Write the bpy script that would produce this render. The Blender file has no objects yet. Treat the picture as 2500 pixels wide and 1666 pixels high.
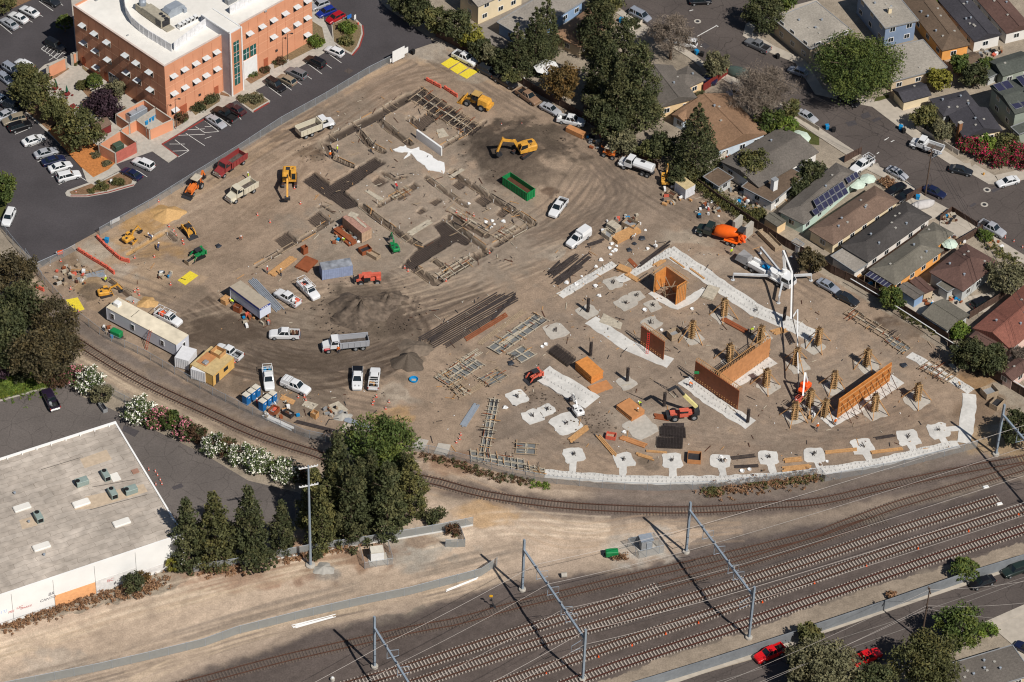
import bpy,math,random
import numpy as np
from mathutils import Vector,Matrix
random.seed(7)
R=math.radians
SC=bpy.context.scene
COL=SC.collection
IW,IH=2500.0,1666.0
FPX,TH,RO,CH=7990.8,0.73734,0.035783,407.26
_fw=Vector((0,math.cos(TH),-math.sin(TH)));_rx=Vector((1,0,0));_up=_rx.cross(_fw)
CR=_rx*math.cos(RO)+_up*math.sin(RO)
CU=-_rx*math.sin(RO)+_up*math.cos(RO)
CP=Vector((0,0,CH))
cd=bpy.data.cameras.new('camera');cam=bpy.data.objects.new('camera',cd);COL.objects.link(cam)
cd.sensor_width=36;cd.sensor_fit='HORIZONTAL';cd.lens=FPX/IW*36
cd.clip_start=5;cd.clip_end=6000
m3=Matrix((CR,CU,-_fw)).transposed()
cam.matrix_world=Matrix.Translation(CP)@m3.to_4x4()
SC.camera=cam
SUN_EL,SUN_AZ=R(48.5),math.atan2(7.17,-7.9)
W=bpy.data.worlds.new('World');SC.world=W;W.use_nodes=True
nt=W.node_tree;bg=nt.nodes['Background']
sk=nt.nodes.new('ShaderNodeTexSky');sk.sky_type='NISHITA';sk.sun_disc=False
sk.sun_elevation=SUN_EL;sk.sun_rotation=SUN_AZ;sk.air_density=1.0;sk.dust_density=0.6
nt.links.new(sk.outputs[0],bg.inputs[0]);bg.inputs[1].default_value=0.05
sd=bpy.data.lights.new('sun','SUN');sun=bpy.data.objects.new('sun',sd);COL.objects.link(sun)
sd.energy=5.0;sd.angle=R(0.5);sd.color=(1,0.95,0.88)
_sv=Vector((math.sin(SUN_AZ)*math.cos(SUN_EL),math.cos(SUN_AZ)*math.cos(SUN_EL),math.sin(SUN_EL)))
sun.rotation_euler=_sv.to_track_quat('Z','Y').to_euler();sun.location=(60,300,200)
SC.view_settings.view_transform='Standard';SC.view_settings.look='None'
SC.view_settings.exposure=-0.08;SC.view_settings.gamma=1
SC.cycles.filter_width=1.15;SC.cycles.max_bounces=5;SC.cycles.diffuse_bounces=3;SC.cycles.transparent_max_bounces=12
def G(px,py,h=0.0):
 d=_fw*FPX+CR*(px-IW/2)-CU*(py-IH/2)
 return CP+d*((h-CH)/d.z)
def px_of(w):
 v=Vector(w)-CP;z=v.dot(_fw)
 return(IW/2+FPX*v.dot(CR)/z,IH/2-FPX*v.dot(CU)/z)
def ray(px,py):return(_fw*FPX+CR*(px-IW/2)-CU*(py-IH/2)).normalized()
def hitwall(px,py,p0,n):
 d=ray(px,py);return CP+d*((Vector(p0)-CP).dot(n)/d.dot(n))
def pq(c,r,x,y):
 k=3.752 if r==3 else 3.77
 return(c*500+x/k,r*416+y/k)
def T(c,r,x,y,h=0.0):return G(*pq(c,r,x,y),h)
def TS(c,r,pts,h=0.0):return[T(c,r,x,y,h)for x,y in pts]
def D(x,y,h=0.0):return G(x*1.0625,y*1.0625,h)
def S(pts,h=0.0):return[G(x,y,h)for x,y in pts]
MC={}
def lin(r,g,b):
 f=lambda c:(c/12.92 if c<=.04045 else((c+.055)/1.055)**2.4)
 return(f(r/255),f(g/255),f(b/255))
def mat(name,col,rough=.8,metal=0.,var=.12,scale=1.5,spec=.3,bump=0.,var2=0.,scale2=.15,coat=0.,rnd=0.):
 """procedural: colour broken up by two sizes of noise"""
 if name in MC:return MC[name]
 m=bpy.data.materials.new(name);m.use_nodes=True;MC[name]=m
 n=m.node_tree.nodes;l=m.node_tree.links;b=n['Principled BSDF']
 b.inputs['Roughness'].default_value=rough;b.inputs['Metallic'].default_value=metal
 b.inputs['Specular IOR Level'].default_value=spec
 if coat:b.inputs['Coat Weight'].default_value=coat;b.inputs['Coat Roughness'].default_value=.06
 tc=n.new('ShaderNodeTexCoord');cur=None
 def mul(prev,sc,amt,det=4):
  t=n.new('ShaderNodeTexNoise');t.inputs['Scale'].default_value=sc;t.inputs['Detail'].default_value=det
  l.new(tc.outputs['Object'],t.inputs['Vector'])
  mr=n.new('ShaderNodeMapRange');mr.inputs[1].default_value=.3;mr.inputs[2].default_value=.7
  mr.inputs[3].default_value=1-amt;mr.inputs[4].default_value=1+amt;l.new(t.outputs[0],mr.inputs[0])
  x=n.new('ShaderNodeMix');x.data_type='RGBA';x.blend_type='MULTIPLY';x.inputs[0].default_value=1
  if prev is None:x.inputs[6].default_value=(*col,1)
  else:l.new(prev,x.inputs[6])
  l.new(mr.outputs[0],x.inputs[7]);return x.outputs[2],t.outputs[0]
 fac=None
 if var:cur,fac=mul(cur,scale,var)
 if var2:cur,f2=mul(cur,scale2,var2);fac=fac or f2
 if rnd:
  oi=n.new('ShaderNodeObjectInfo');mr=n.new('ShaderNodeMapRange');mr.inputs[3].default_value=1-rnd;mr.inputs[4].default_value=1+rnd
  l.new(oi.outputs['Random'],mr.inputs[0]);x=n.new('ShaderNodeMix');x.data_type='RGBA';x.blend_type='MULTIPLY';x.inputs[0].default_value=1
  if cur is None:x.inputs[6].default_value=(*col,1)
  else:l.new(cur,x.inputs[6])
  l.new(mr.outputs[0],x.inputs[7]);cur=x.outputs[2]
 if cur is None:b.inputs['Base Color'].default_value=(*col,1)
 else:l.new(cur,b.inputs['Base Color'])
 if bump and fac is not None:
  bp=n.new('ShaderNodeBump');bp.inputs['Strength'].default_value=bump;l.new(fac,bp.inputs['Height']);l.new(bp.outputs[0],b.inputs['Normal'])
 return m
def mc(name,r,g,b,k=.8,**kw):return mat(name,tuple(c*k for c in lin(r,g,b)),**kw)
def see_through(name,col,a,scale=0.):
 """wire mesh: holes between thin wires"""
 if name in MC:return MC[name]
 m=bpy.data.materials.new(name);m.use_nodes=True;MC[name]=m
 n=m.node_tree.nodes;l=m.node_tree.links;b=n['Principled BSDF']
 b.inputs['Base Color'].default_value=(*col,1);b.inputs['Roughness'].default_value=.6;b.inputs['Alpha'].default_value=a
 t=n.new('ShaderNodeTexNoise');t.inputs['Scale'].default_value=.8;mr=n.new('ShaderNodeMapRange')
 tc=n.new('ShaderNodeTexCoord');l.new(tc.outputs['Object'],t.inputs['Vector'])
 mr.inputs[3].default_value=a-.12;mr.inputs[4].default_value=min(1,a+.12);l.new(t.outputs[0],mr.inputs[0]);l.new(mr.outputs[0],b.inputs['Alpha'])
 return m
class MB:
 def __init__(s):s.v=[];s.f=[];s.mi=[];s.mats=[];s.cur=0;s.M=None
 def use(s,m):
  if m not in s.mats:s.mats.append(m)
  s.cur=s.mats.index(m);return s
 def _add(s,pts,faces):
  o=len(s.v)
  if s.M is not None:pts=[tuple(s.M@Vector(p))for p in pts]
  else:pts=[tuple(p)for p in pts]
  s.v+=pts
  for f in faces:s.f.append([o+i for i in f]);s.mi.append(s.cur)
 def poly(s,pts):s._add(pts,[list(range(len(pts)))]);return s
 def box(s,cx,cy,cz,sx,sy,sz,rz=0.):
  c,t=math.cos(rz),math.sin(rz);P=[]
  for z in(-.5,.5):
   for x,y in((-.5,-.5),(.5,-.5),(.5,.5),(-.5,.5)):
    X,Y=x*sx,y*sy;P.append((cx+X*c-Y*t,cy+X*t+Y*c,cz+z*sz))
  s._add(P,[[3,2,1,0],[4,5,6,7],[0,1,5,4],[1,2,6,5],[2,3,7,6],[3,0,4,7]]);return s
 def rbox(s,cx,cy,cz,sx,sy,sz,b=.05,rz=0.):
  """box with a chamfered top and chamfered upright edges"""
  def ring(z,i):
   X,Y=sx/2-i,sy/2-i
   return[(x,y,z)for x,y in((-X+b,-Y),(X-b,-Y),(X,-Y+b),(X,Y-b),(X-b,Y),(-X+b,Y),(-X,Y-b),(-X,-Y+b))]
  c,t=math.cos(rz),math.sin(rz)
  L=[[(cx+x*c-y*t,cy+x*t+y*c,z)for x,y,z in ring(*a)]for a in((cz-sz/2,0),(cz+sz/2-b,0),(cz+sz/2,b))]
  s.loft(L);return s
 def bar(s,p,q,w,h=None,up=(0,0,1)):
  p,q=Vector(p),Vector(q);h=h or w;d=q-p
  if d.length<1e-6:return s
  d.normalize();u=Vector(up)
  if abs(d.dot(u))>.99:u=Vector((1,0,0))
  a=d.cross(u).normalized()*(w/2);b=a.cross(d).normalized()*(h/2)
  P=[p-a-b,p+a-b,p+a+b,p-a+b,q-a-b,q+a-b,q+a+b,q-a+b]
  s._add(P,[[0,1,2,3],[7,6,5,4],[4,5,1,0],[5,6,2,1],[6,7,3,2],[7,4,0,3]]);return s
 def tube(s,p,q,r,r2=None,n=8,caps=True):
  p,q=Vector(p),Vector(q);r2=r if r2 is None else r2;d=(q-p).normalized()
  u=Vector((0,0,1))if abs(d.z)<.95 else Vector((1,0,0))
  a=d.cross(u).normalized();b=a.cross(d)
  P=[p+(a*math.cos(i*2*math.pi/n)+b*math.sin(i*2*math.pi/n))*r for i in range(n)]+[q+(a*math.cos(i*2*math.pi/n)+b*math.sin(i*2*math.pi/n))*r2 for i in range(n)]
  F=[[i,(i+1)%n,n+(i+1)%n,n+i]for i in range(n)]
  if caps:F+=[list(range(n))[::-1],list(range(n,2*n))]
  s._add(P,F);return s
 def path(s,pts,r,n=6):
  for a,b in zip(pts,pts[1:]):s.tube(a,b,r,n=n)
  return s
 def prism(s,pts,z0,z1):
  n=len(pts);A=sum(pts[i][0]*pts[(i+1)%n][1]-pts[(i+1)%n][0]*pts[i][1]for i in range(n))
  if A<0:pts=list(pts)[::-1]
  P=[(p[0],p[1],z0)for p in pts]+[(p[0],p[1],z1)for p in pts]
  s._add(P,[list(range(n,2*n)),list(range(n))[::-1]]+[[i,(i+1)%n,n+(i+1)%n,n+i]for i in range(n)]);return s
 def sheet(s,pts,z):
  n=len(pts);A=sum(pts[i][0]*pts[(i+1)%n][1]-pts[(i+1)%n][0]*pts[i][1]for i in range(n))
  if A<0:pts=list(pts)[::-1]
  s.poly([(p[0],p[1],z)for p in pts]);return s
 def side(s,prof,y0,y1):
  """outline in x,z pushed through y0..y1"""
  n=len(prof);A=sum(prof[i][0]*prof[(i+1)%n][1]-prof[(i+1)%n][0]*prof[i][1]for i in range(n))
  if A<0:prof=prof[::-1]
  P=[(x,y0,z)for x,z in prof]+[(x,y1,z)for x,z in prof]
  s._add(P,[list(range(n)),list(range(n,2*n))[::-1]]+[[i+n,(i+1)%n+n,(i+1)%n,i]for i in range(n)]);return s
 def loft(s,rings,caps=True):
  n=len(rings[0]);P=[p for r in rings for p in r];F=[]
  for k in range(len(rings)-1):
   for i in range(n):F.append([k*n+i,k*n+(i+1)%n,(k+1)*n+(i+1)%n,(k+1)*n+i])
  if caps:F+=[list(range(n))[::-1],list(range((len(rings)-1)*n,len(rings)*n))]
  s._add(P,F);return s
 def lathe(s,prof,c=(0,0,0),n=10):
  s.loft([[(c[0]+r*math.cos(i*2*math.pi/n),c[1]+r*math.sin(i*2*math.pi/n),c[2]+z)for i in range(n)]for r,z in prof]);return s
 def blob(s,c,r,rz=None,n=8,jit=0.):
  rz=rz or r;L=[]
  for k in range(1,n//2):
   a=math.pi*k/(n//2);L.append([(c[0]+r*math.sin(a)*math.cos(i*2*math.pi/n)*(1+random.uniform(-jit,jit)),c[1]+r*math.sin(a)*math.sin(i*2*math.pi/n)*(1+random.uniform(-jit,jit)),c[2]-rz*math.cos(a)*(1+random.uniform(-jit,jit)))for i in range(n)])
  s.loft(L);return s
 def mesh(s,name,smooth=False):
  me=bpy.data.meshes.new(name);me.from_pydata(s.v,[],s.f)
  for m in s.mats:me.materials.append(m)
  if len(s.mats)>1:me.polygons.foreach_set('material_index',s.mi)
  if smooth:me.polygons.foreach_set('use_smooth',[True]*len(s.f))
  me.update();return me
def link(name,me,parent=None,loc=None,rot=None):
 o=bpy.data.objects.new(name,me);COL.objects.link(o)
 if parent:o.parent=parent
 if loc is not None:o.location=loc
 if rot is not None:o.rotation_euler=rot
 return o
def obj(name,mb,parent=None,smooth=False):return link(name,mb.mesh(name,smooth),parent)
def tag(o,label=None,cat=None,group=None,kind=None):
 if label:o['label']=label
 if cat:o['category']=cat
 if group:o['group']=group
 if kind:o['kind']=kind
 return o
def thing(name,label,cat,loc=(0,0,0),rz=0.,group=None):
 o=bpy.data.objects.new(name,None);COL.objects.link(o);o.empty_display_size=.3
 o.location=loc;o.rotation_euler=(0,0,rz);return tag(o,label,cat,group)
def solo(name,mb,label,cat,group=None,smooth=False,loc=None,rz=0.):
 o=obj(name,mb,None,smooth);tag(o,label,cat,group)
 if loc is not None:o.location=loc;o.rotation_euler=(0,0,rz)
 return o
def dup(o,parent=None):
 c=o.copy();COL.objects.link(c);c.parent=parent
 for k in KIDS.get(o.name,[]):
  d=k.copy();COL.objects.link(d);d.parent=c
  for g in KIDS.get(k.name,[]):e=g.copy();COL.objects.link(e);e.parent=d
 return c
KIDS={}
def index_kids(o):
 ch=[x for x in COL.objects if x.parent==o];KIDS[o.name]=ch
 for x in ch:KIDS[x.name]=[y for y in COL.objects if y.parent==x]
def struct(name,mb,smooth=False):return tag(obj(name,mb,None,smooth),kind='structure')
def ang(p,q):return math.atan2(q[1]-p[1],q[0]-p[0])
def local(o_loc,rz,w):
 d=Vector(w)-Vector(o_loc);c,s_=math.cos(-rz),math.sin(-rz)
 return Vector((d.x*c-d.y*s_,d.x*s_+d.y*c,d.z))
M={}
def setup_mats():
 M['white']=mat('white_paint',(.74,.74,.73),.45,var=.05,spec=.5)
 M['wall_white']=mc('warehouse_white',244,243,240,.9,rough=.85,var=.04,scale=.4,var2=.04)
 M['black']=mat('black_rubber',(.012,.012,.013),.8,var=.2)
 M['tyre']=mat('tyre_rubber',(.018,.018,.019),.9,var=.2)
 M['dkmetal']=mat('dark_metal',(.045,.045,.05),.5,.3,var=.2)
 M['steel']=mat('galvanized_steel',(.36,.40,.45),.45,.35,var=.1)
 M['grey']=mat('grey_metal',(.3,.31,.32),.5,.2,var=.1)
 M['glass']=mat('window_glass',(.012,.018,.022),.06,0,var=0,spec=.8)
 M['chrome']=mat('chrome_trim',(.6,.6,.6),.2,.9,var=0)
 M['lamp']=mat('lamp_glass',(.7,.7,.68),.15,var=0,spec=.6)
 M['tail']=mat('tail_lamp_red',(.35,.01,.01),.25,var=0)
 M['orange']=mat('safety_orange',(.80,.10,.015),.55,var=.1)
 M['redorange']=mat('barrier_orange',(.58,.12,.075),.6,var=.18,scale=3)
 M['yellow']=mat('machine_yellow',(.62,.31,.045),.5,var=.2,scale=2,spec=.4)
 M['green']=mat('machine_green',(.01,.20,.06),.5,var=.12)
 M['rust']=mat('rusty_steel',(.10,.042,.025),.85,.1,var=.3,scale=4)
 M['rebar']=mat('dark_rebar',(.06,.048,.045),.8,.2,var=.3,scale=3)
 M['wood']=mat('lumber',(.47,.26,.11),.8,var=.2,scale=3)
 M['wood2']=mat('weathered_lumber',(.33,.25,.17),.85,var=.25,scale=3)
 M['wood3']=mat('pale_board',(.42,.37,.29),.85,var=.2,scale=2)
 M['ply']=mat('orange_plywood',(.46,.21,.085),.7,var=.14,scale=1.2)
 M['plyred']=mat('red_brown_form_ply',(.25,.075,.03),.65,var=.15,scale=1.2)
 M['conc']=mc('pale_concrete',190,183,172,.8,var=.12,scale=1.5,var2=.1,rough=.9)
 M['pad']=mc('fresh_concrete',218,215,209,.8,var=.09,scale=1.6,var2=.13,scale2=.3,rough=.9)
 M['wet']=mc('wet_concrete',120,122,122,.8,var=.1,scale=2,rough=.7)
 M['orangewall']=mc('orange_stucco',230,162,126,.76,var=.05,scale=.35,var2=.09,rough=.9)
 M['roofwhite']=mc('white_roof',238,234,226,.85,var=.04,scale=.8,var2=.07,scale2=.12,rough=.8)
 M['bluebin']=mat('bin_blue',(.01,.22,.48),.45,var=.1)
 M['skin']=mat('skin',(.42,.24,.16),.6,var=.05)
 M['chain']=see_through('chain_link',(.34,.35,.35),.36)
 M['screen']=see_through('fence_screen',(.30,.31,.30),.75)
setup_mats()
# ================================================================ the ground: one sheet, coloured by what lies there, dug and heaped
def vnoise(X,Y,sc,seed):
 rs=np.random.RandomState(seed);g=rs.rand(256,256)
 x=X/sc;y=Y/sc;xi=np.floor(x).astype(int);yi=np.floor(y).astype(int);fx=x-xi;fy=y-yi
 fx=fx*fx*(3-2*fx);fy=fy*fy*(3-2*fy);a=lambda i,j:g[i%256,j%256]
 return(a(xi,yi)*(1-fx)+a(xi+1,yi)*fx)*(1-fy)+(a(xi,yi+1)*(1-fx)+a(xi+1,yi+1)*fx)*fy
def fbm(X,Y,sc,seed,o=4):
 r=0;w=1;t=0
 for k in range(o):r=r+w*vnoise(X+k*17.3,Y-k*9.1,sc/2**k,seed+k);t+=w;w*=.55
 return r/t
def inside(X,Y,P):
 r=np.zeros(X.shape,bool);n=len(P)
 for i in range(n):
  x0,y0=P[i][0],P[i][1];x1,y1=P[(i+1)%n][0],P[(i+1)%n][1]
  if y0==y1:continue
  r^=((y0>Y)!=(y1>Y))&(X<(x1-x0)*(Y-y0)/(y1-y0)+x0)
 return r
def pdist(X,Y,P):
 d=np.full(X.shape,1e9)
 for a,b in zip(P,P[1:]):
  ax,ay,bx,by=a[0],a[1],b[0],b[1];L=(bx-ax)**2+(by-ay)**2+1e-9
  t=np.clip(((X-ax)*(bx-ax)+(Y-ay)*(by-ay))/L,0,1);d=np.minimum(d,np.hypot(X-ax-t*(bx-ax),Y-ay-t*(by-ay)))
 return d
def sm(x,a,b):t=np.clip((x-a)/(b-a),0,1);return t*t*(3-2*t)
GS=.23;GX=np.arange(-116,112,GS);GY=np.arange(352,570,GS)
X,Y=np.meshgrid(GX,GY);Z=np.zeros(X.shape)
N1=fbm(X,Y,9,1);N2=fbm(X,Y,2.2,11);N3=fbm(X,Y,28,21);N4=fbm(X,Y,1.1,51)
WX=X+(N2-.5)*2.4+(N1-.5)*2;WY=Y+(fbm(X,Y,2.4,31)-.5)*2.4
Cg=np.zeros(X.shape+(3,))
KA=.80
def rgb(r,g,b):return np.array(lin(r,g,b))*KA
def paint(mask,col,a=1.):
 w=(mask*a)[...,None];Cg[:]=Cg*(1-w)+np.asarray(col)*w
def zone(P,col,warp=1.,a=1.):
 paint(inside(X+(WX-X)*warp,Y+(WY-Y)*warp,P).astype(float),rgb(*col),a)
def near(pts,pad=8):
 xs=[p[0]for p in pts];ys=[p[1]for p in pts]
 i0,i1=np.searchsorted(GX,[min(xs)-pad,max(xs)+pad]);j0,j1=np.searchsorted(GY,[min(ys)-pad,max(ys)+pad])
 return(slice(j0,j1),slice(i0,i1))
def line(P,w,col,a=1.,soft=.5):
 s=near(P,w+4);d=pdist(WX[s],WY[s],P);m=(1-sm(d,w/2-soft,w/2+soft))*a
 Cg[s]=Cg[s]*(1-m[...,None])+rgb(*col)*m[...,None]
def blot(p,r,col,a=1.,asp=1.,edge=.6):
 s=near([p],r*max(1,asp)+5);d=np.hypot((WX[s]-p[0])/asp,WY[s]-p[1])/r;m=(1-sm(d+(N1[s]-.5)*1.2+(N2[s]-.5)*1.0,edge,1.1))*np.minimum(1,a*(.7+.5*N4[s]))
 Cg[s]=Cg[s]*(1-m[...,None])+rgb(*col)*m[...,None]
def tracks(pts,n,spread,col,a,w=.35,seed=0):
 rs=random.Random(seed);P=[Vector(p)for p in pts]
 Q=[]
 for i in range(len(P)-1):
  for k in range(8):
   t=k/8;p0=P[max(i-1,0)];p1=P[i];p2=P[i+1];p3=P[min(i+2,len(P)-1)]
   Q.append(.5*((2*p1)+(p2-p0)*t+(2*p0-5*p1+4*p2-p3)*t*t+(3*p1-p0-3*p2+p3)*t**3))
 Q.append(P[-1])
 for k in range(n):
  off=rs.uniform(-spread,spread);o2=rs.uniform(-.6,.6)
  for side in(-.9,.9):
   L=[]
   for i,q in enumerate(Q):
    d=(Q[min(i+1,len(Q)-1)]-Q[max(i-1,0)]);nn=Vector((-d.y,d.x,0)).normalized()
    L.append(q+nn*(off+side+o2*math.sin(i*.5+k)))
   s=near(L,3);dd=pdist(X[s],Y[s],L);m=(1-sm(dd,w*.35,w*1.1))*min(.8,.62*a*rs.uniform(.4,1.35))*sm(N1[s]+N2[s]*.3,.38,.68)
   Cg[s]=Cg[s]*(1-m[...,None])+rgb(*col)*m[...,None]
Cg[:]=rgb(160,148,132)
SITE=[D(*p)for p in[(70,610),(100,690),(165,735),(240,790),(420,885),(560,940),(640,985),(750,1015),(950,1055),(1080,1090),(1250,1125),(1500,1138),(1750,1122),(2100,1070),(2240,1020),(2300,930),(2200,830),(2060,735),(1700,510),(1560,400),(1150,175),(1000,95),(930,125),(230,530),(160,565)]]
zone([D(*p)for p in[(-80,1470),(400,1350),(760,1180),(960,1060),(1300,1120),(1600,1150),(2000,1120),(2400,1000),(2400,1020),(2000,1185),(1700,1240),(1500,1310),(1250,1345),(900,1410),(500,1540),(300,1640),(-80,1700)]],(196,175,154))
zone([D(*p)for p in[(60,600),(180,770),(420,880),(640,990),(780,1030),(780,1090),(640,1080),(400,960),(180,840),(60,790)]],(192,170,144))
zone(SITE,(158,138,119),.3)
zone([D(*p)for p in[(150,590),(600,330),(900,160),(1000,110),(1200,220),(900,130),(620,350),(300,560),(480,640),(300,760),(200,700)]],(170,147,123))
BAL=[D(*p)for p in[(100,1720),(440,1552),(700,1452),(940,1405),(1180,1335),(1330,1315),(1500,1300),(1700,1235),(1850,1205),(2000,1190),(2380,1085),(2500,1030),(2500,1230),(2300,1270),(2000,1360),(1760,1445),(1500,1530),(1250,1640),(1150,1720)]]
zone([T(3,2,-300,1600),T(3,2,900,1580),T(4,2,0,1500),T(4,2,1900,1120),T(4,2,1900,1250),T(3,3,1876,180),T(3,3,900,400),T(3,3,500,470),T(3,3,900,180)],(128,116,106),1.4,.8)
_bd=pdist(X,Y,BAL+[BAL[0]])*np.where(inside(X,Y,BAL),1,-1)+(N1-.5)*3+(N2-.5)*2.5
paint(sm(_bd,-1.6,1.4)*sm(Y,0,1),rgb(100,90,85))
paint(sm(_bd,-5,-1.5)*(1-sm(_bd,-1.5,1))*.35,rgb(140,126,114))
zone([D(*p)for p in[(1150,1720),(1250,1620),(1500,1520),(1760,1435),(2000,1350),(2300,1265),(2500,1200),(2500,1260),(2300,1310),(2000,1400),(1760,1490),(1500,1580),(1250,1700)]],(156,142,126),.8)
SPUR=[pq(0,2,120,-420),pq(0,2,400,-190),pq(0,2,720,20),pq(0,2,1050,230),pq(0,2,1400,425),pq(0,2,1885,650),pq(1,2,400,835),pq(1,2,700,945),pq(1,2,1050,1055),(890,1157),(960,1170),pq(2,2,130,1275),pq(2,2,600,1400),pq(2,2,1000,1470),pq(2,2,1500,1528),(1580,1246),(1680,1247),(1780,1243),pq(3,2,1400,1520),pq(4,2,0,1485),pq(4,2,600,1350),pq(4,2,1300,1200),pq(4,2,1885,1095),pq(4,2,2200,1030)]
SPW=[G(*p)for p in SPUR]
line(SPW[:11],8.5,(150,134,119),.75,1.5);line(SPW[10:],8,(160,143,126),.8,2)
line(SPW[:10],3.6,(128,111,97),.9,.8);line(SPW[10:],4.2,(118,104,95),.9,.8)
line([p+Vector((1.2,3.2,0))for p in SPW[1:9]],2.6,(112,102,96),.8,.8)
line([T(3,2,0,1460),T(3,2,1000,1440),T(3,2,1885,1360),T(4,2,900,1240),T(4,2,1885,1020)],9,(112,101,95),.75,2.5)
dk=(98,86,75);mid=(132,116,101);lt=(176,156,134)
for p,r,c,a,asp in[(T(2,0,970,1400),8.5,dk,.95,1.15),(T(1,1,1480,1250),8.5,dk,.85,1.1),(T(1,1,1560,1330),6,(92,79,68),.8,1.),(T(1,2,1880,130),5.5,(116,104,90),.9,1),(T(1,2,600,60),9,mid,.8,2),(T(1,2,1150,130),8,mid,.85,2),(T(1,2,1500,60),9,mid,.8,2),(T(1,1,120,1460),5,(110,97,84),.8,1.8),(T(0,1,1700,1180),5,mid,.6,1.5),(T(1,1,1700,1000),8,mid,.7,1.5),(T(2,1,1300,60),8,(140,124,108),.8,1.5),(T(3,1,300,330),12,(143,127,112),.8,1.3),(T(1,1,1750,1380),6,(112,98,86),.8,1),(T(1,2,1750,480),3,(188,175,158),.7,1.2),(T(2,1,1340,780),1.6,(205,195,180),.7,1),(T(2,1,1270,740),1.6,(190,178,162),.6,2),(T(3,1,700,620),3,(182,168,150),.6,2),(T(3,1,900,850),3.5,(170,155,138),.6,2),(T(2,1,1290,210),2,(84,66,54),.75,1.3),(T(2,0,1390,1190),1.5,(92,80,70),.9,1),(T(2,0,1610,1440),1.2,(96,84,73),.9,1),(T(2,0,760,1190),1.8,(88,76,66),.9,1.6),(T(1,0,1000,1410),3,(92,77,64),.9,1.5),(T(1,0,760,1430),4,(140,120,100),.6,2),(T(0,1,1400,470),4.5,(186,148,100),.85,1.5),(T(0,1,1300,700),3.5,(186,150,106),.8,2.2),(T(0,1,880,1080),3.2,(190,160,122),.7,1.3),(T(0,1,850,1130),2.2,(104,92,80),.8,1.3),(T(0,1,650,800),2.6,(112,96,80),.7,1.6),(T(0,1,910,760),4.2,(178,165,148),.9,1.2),(T(0,1,1150,930),3.6,(175,161,145),.9,1.2),(T(2,0,220,470),4.6,(164,154,141),.9,1.3),(T(2,0,590,710),2.4,(170,158,142),.7,1.5),(T(1,1,880,1390),3.2,(160,147,131),.8,1.3),(T(1,2,400,430),3.2,(112,92,72),.75,1.2),(T(1,2,1730,690),2.8,(190,154,110),.7,1.3),(T(1,1,1050,1400),1.6,(88,76,66),.85,1.5),(T(1,2,1100,540),4,(122,110,98),.6,1.3),(T(1,2,330,330),2,(96,82,70),.7,1.),(T(4,1,610,1400),1.9,(82,66,55),.9,1.3),(T(4,1,800,1470),2.4,(116,98,82),.8,1.5),(T(4,2,1390,380),4,(160,126,88),.8,1.2),(T(4,2,1500,620),5,(128,106,86),.7,1.3),(T(4,2,1350,250),3,(112,94,78),.7,2),(T(2,2,1330,560),3.4,(92,80,69),.9,1.9),(T(2,2,1680,760),3.2,(92,80,70),.85,1.3),(T(2,2,1180,220),2.2,(100,88,77),.8,1.4),(T(2,2,960,800),3.5,(118,104,92),.7,1.6),(T(2,2,1100,900),9,(138,124,111),.6,1.3),(T(3,2,300,1120),1.8,(104,92,80),.8,1.2),(T(3,2,300,720),4.6,(190,178,162),.7,1.5),(T(3,2,1300,1000),2.4,(140,124,110),.7,1.5),(T(4,2,500,900),5,(140,122,106),.6,1.6),(T(4,2,800,650),4,(140,120,103),.5,1.6),(T(1,3,1090,550),2.6,(150,146,138),.85,1.2),(T(1,3,840,480),2.6,(160,138,116),.7,1.8),(T(2,3,120,330),5,(176,168,156),.85,1.5),(T(3,3,290,330),5.5,(186,180,170),.8,1.3),(T(0,3,540,1440),4,(184,172,158),.6,2),(T(2,3,700,30),3,(205,166,118),.6,2),(T(1,3,300,560),5,(150,108,82),.5,3),(T(1,3,1150,370),4.5,(150,110,82),.6,2),(T(2,3,100,260),2,(150,120,95),.6,1.4),(T(2,2,380,1130),3,(150,118,95),.7,2),(T(4,2,1700,950),5,(176,150,116),.7,2),]:blot(p,r,c,a,asp)
blot(T(1,0,1700,1250),15,(146,132,117),.8,1.2);blot(T(2,1,150,450),22,(152,138,123),.9,1.2);blot(T(1,2,900,0),17,(134,119,104),.75,1.7);blot(T(3,2,900,300),26,(154,138,123),.7,1.5)
trk=(112,99,88);tl=(186,166,144)
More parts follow.
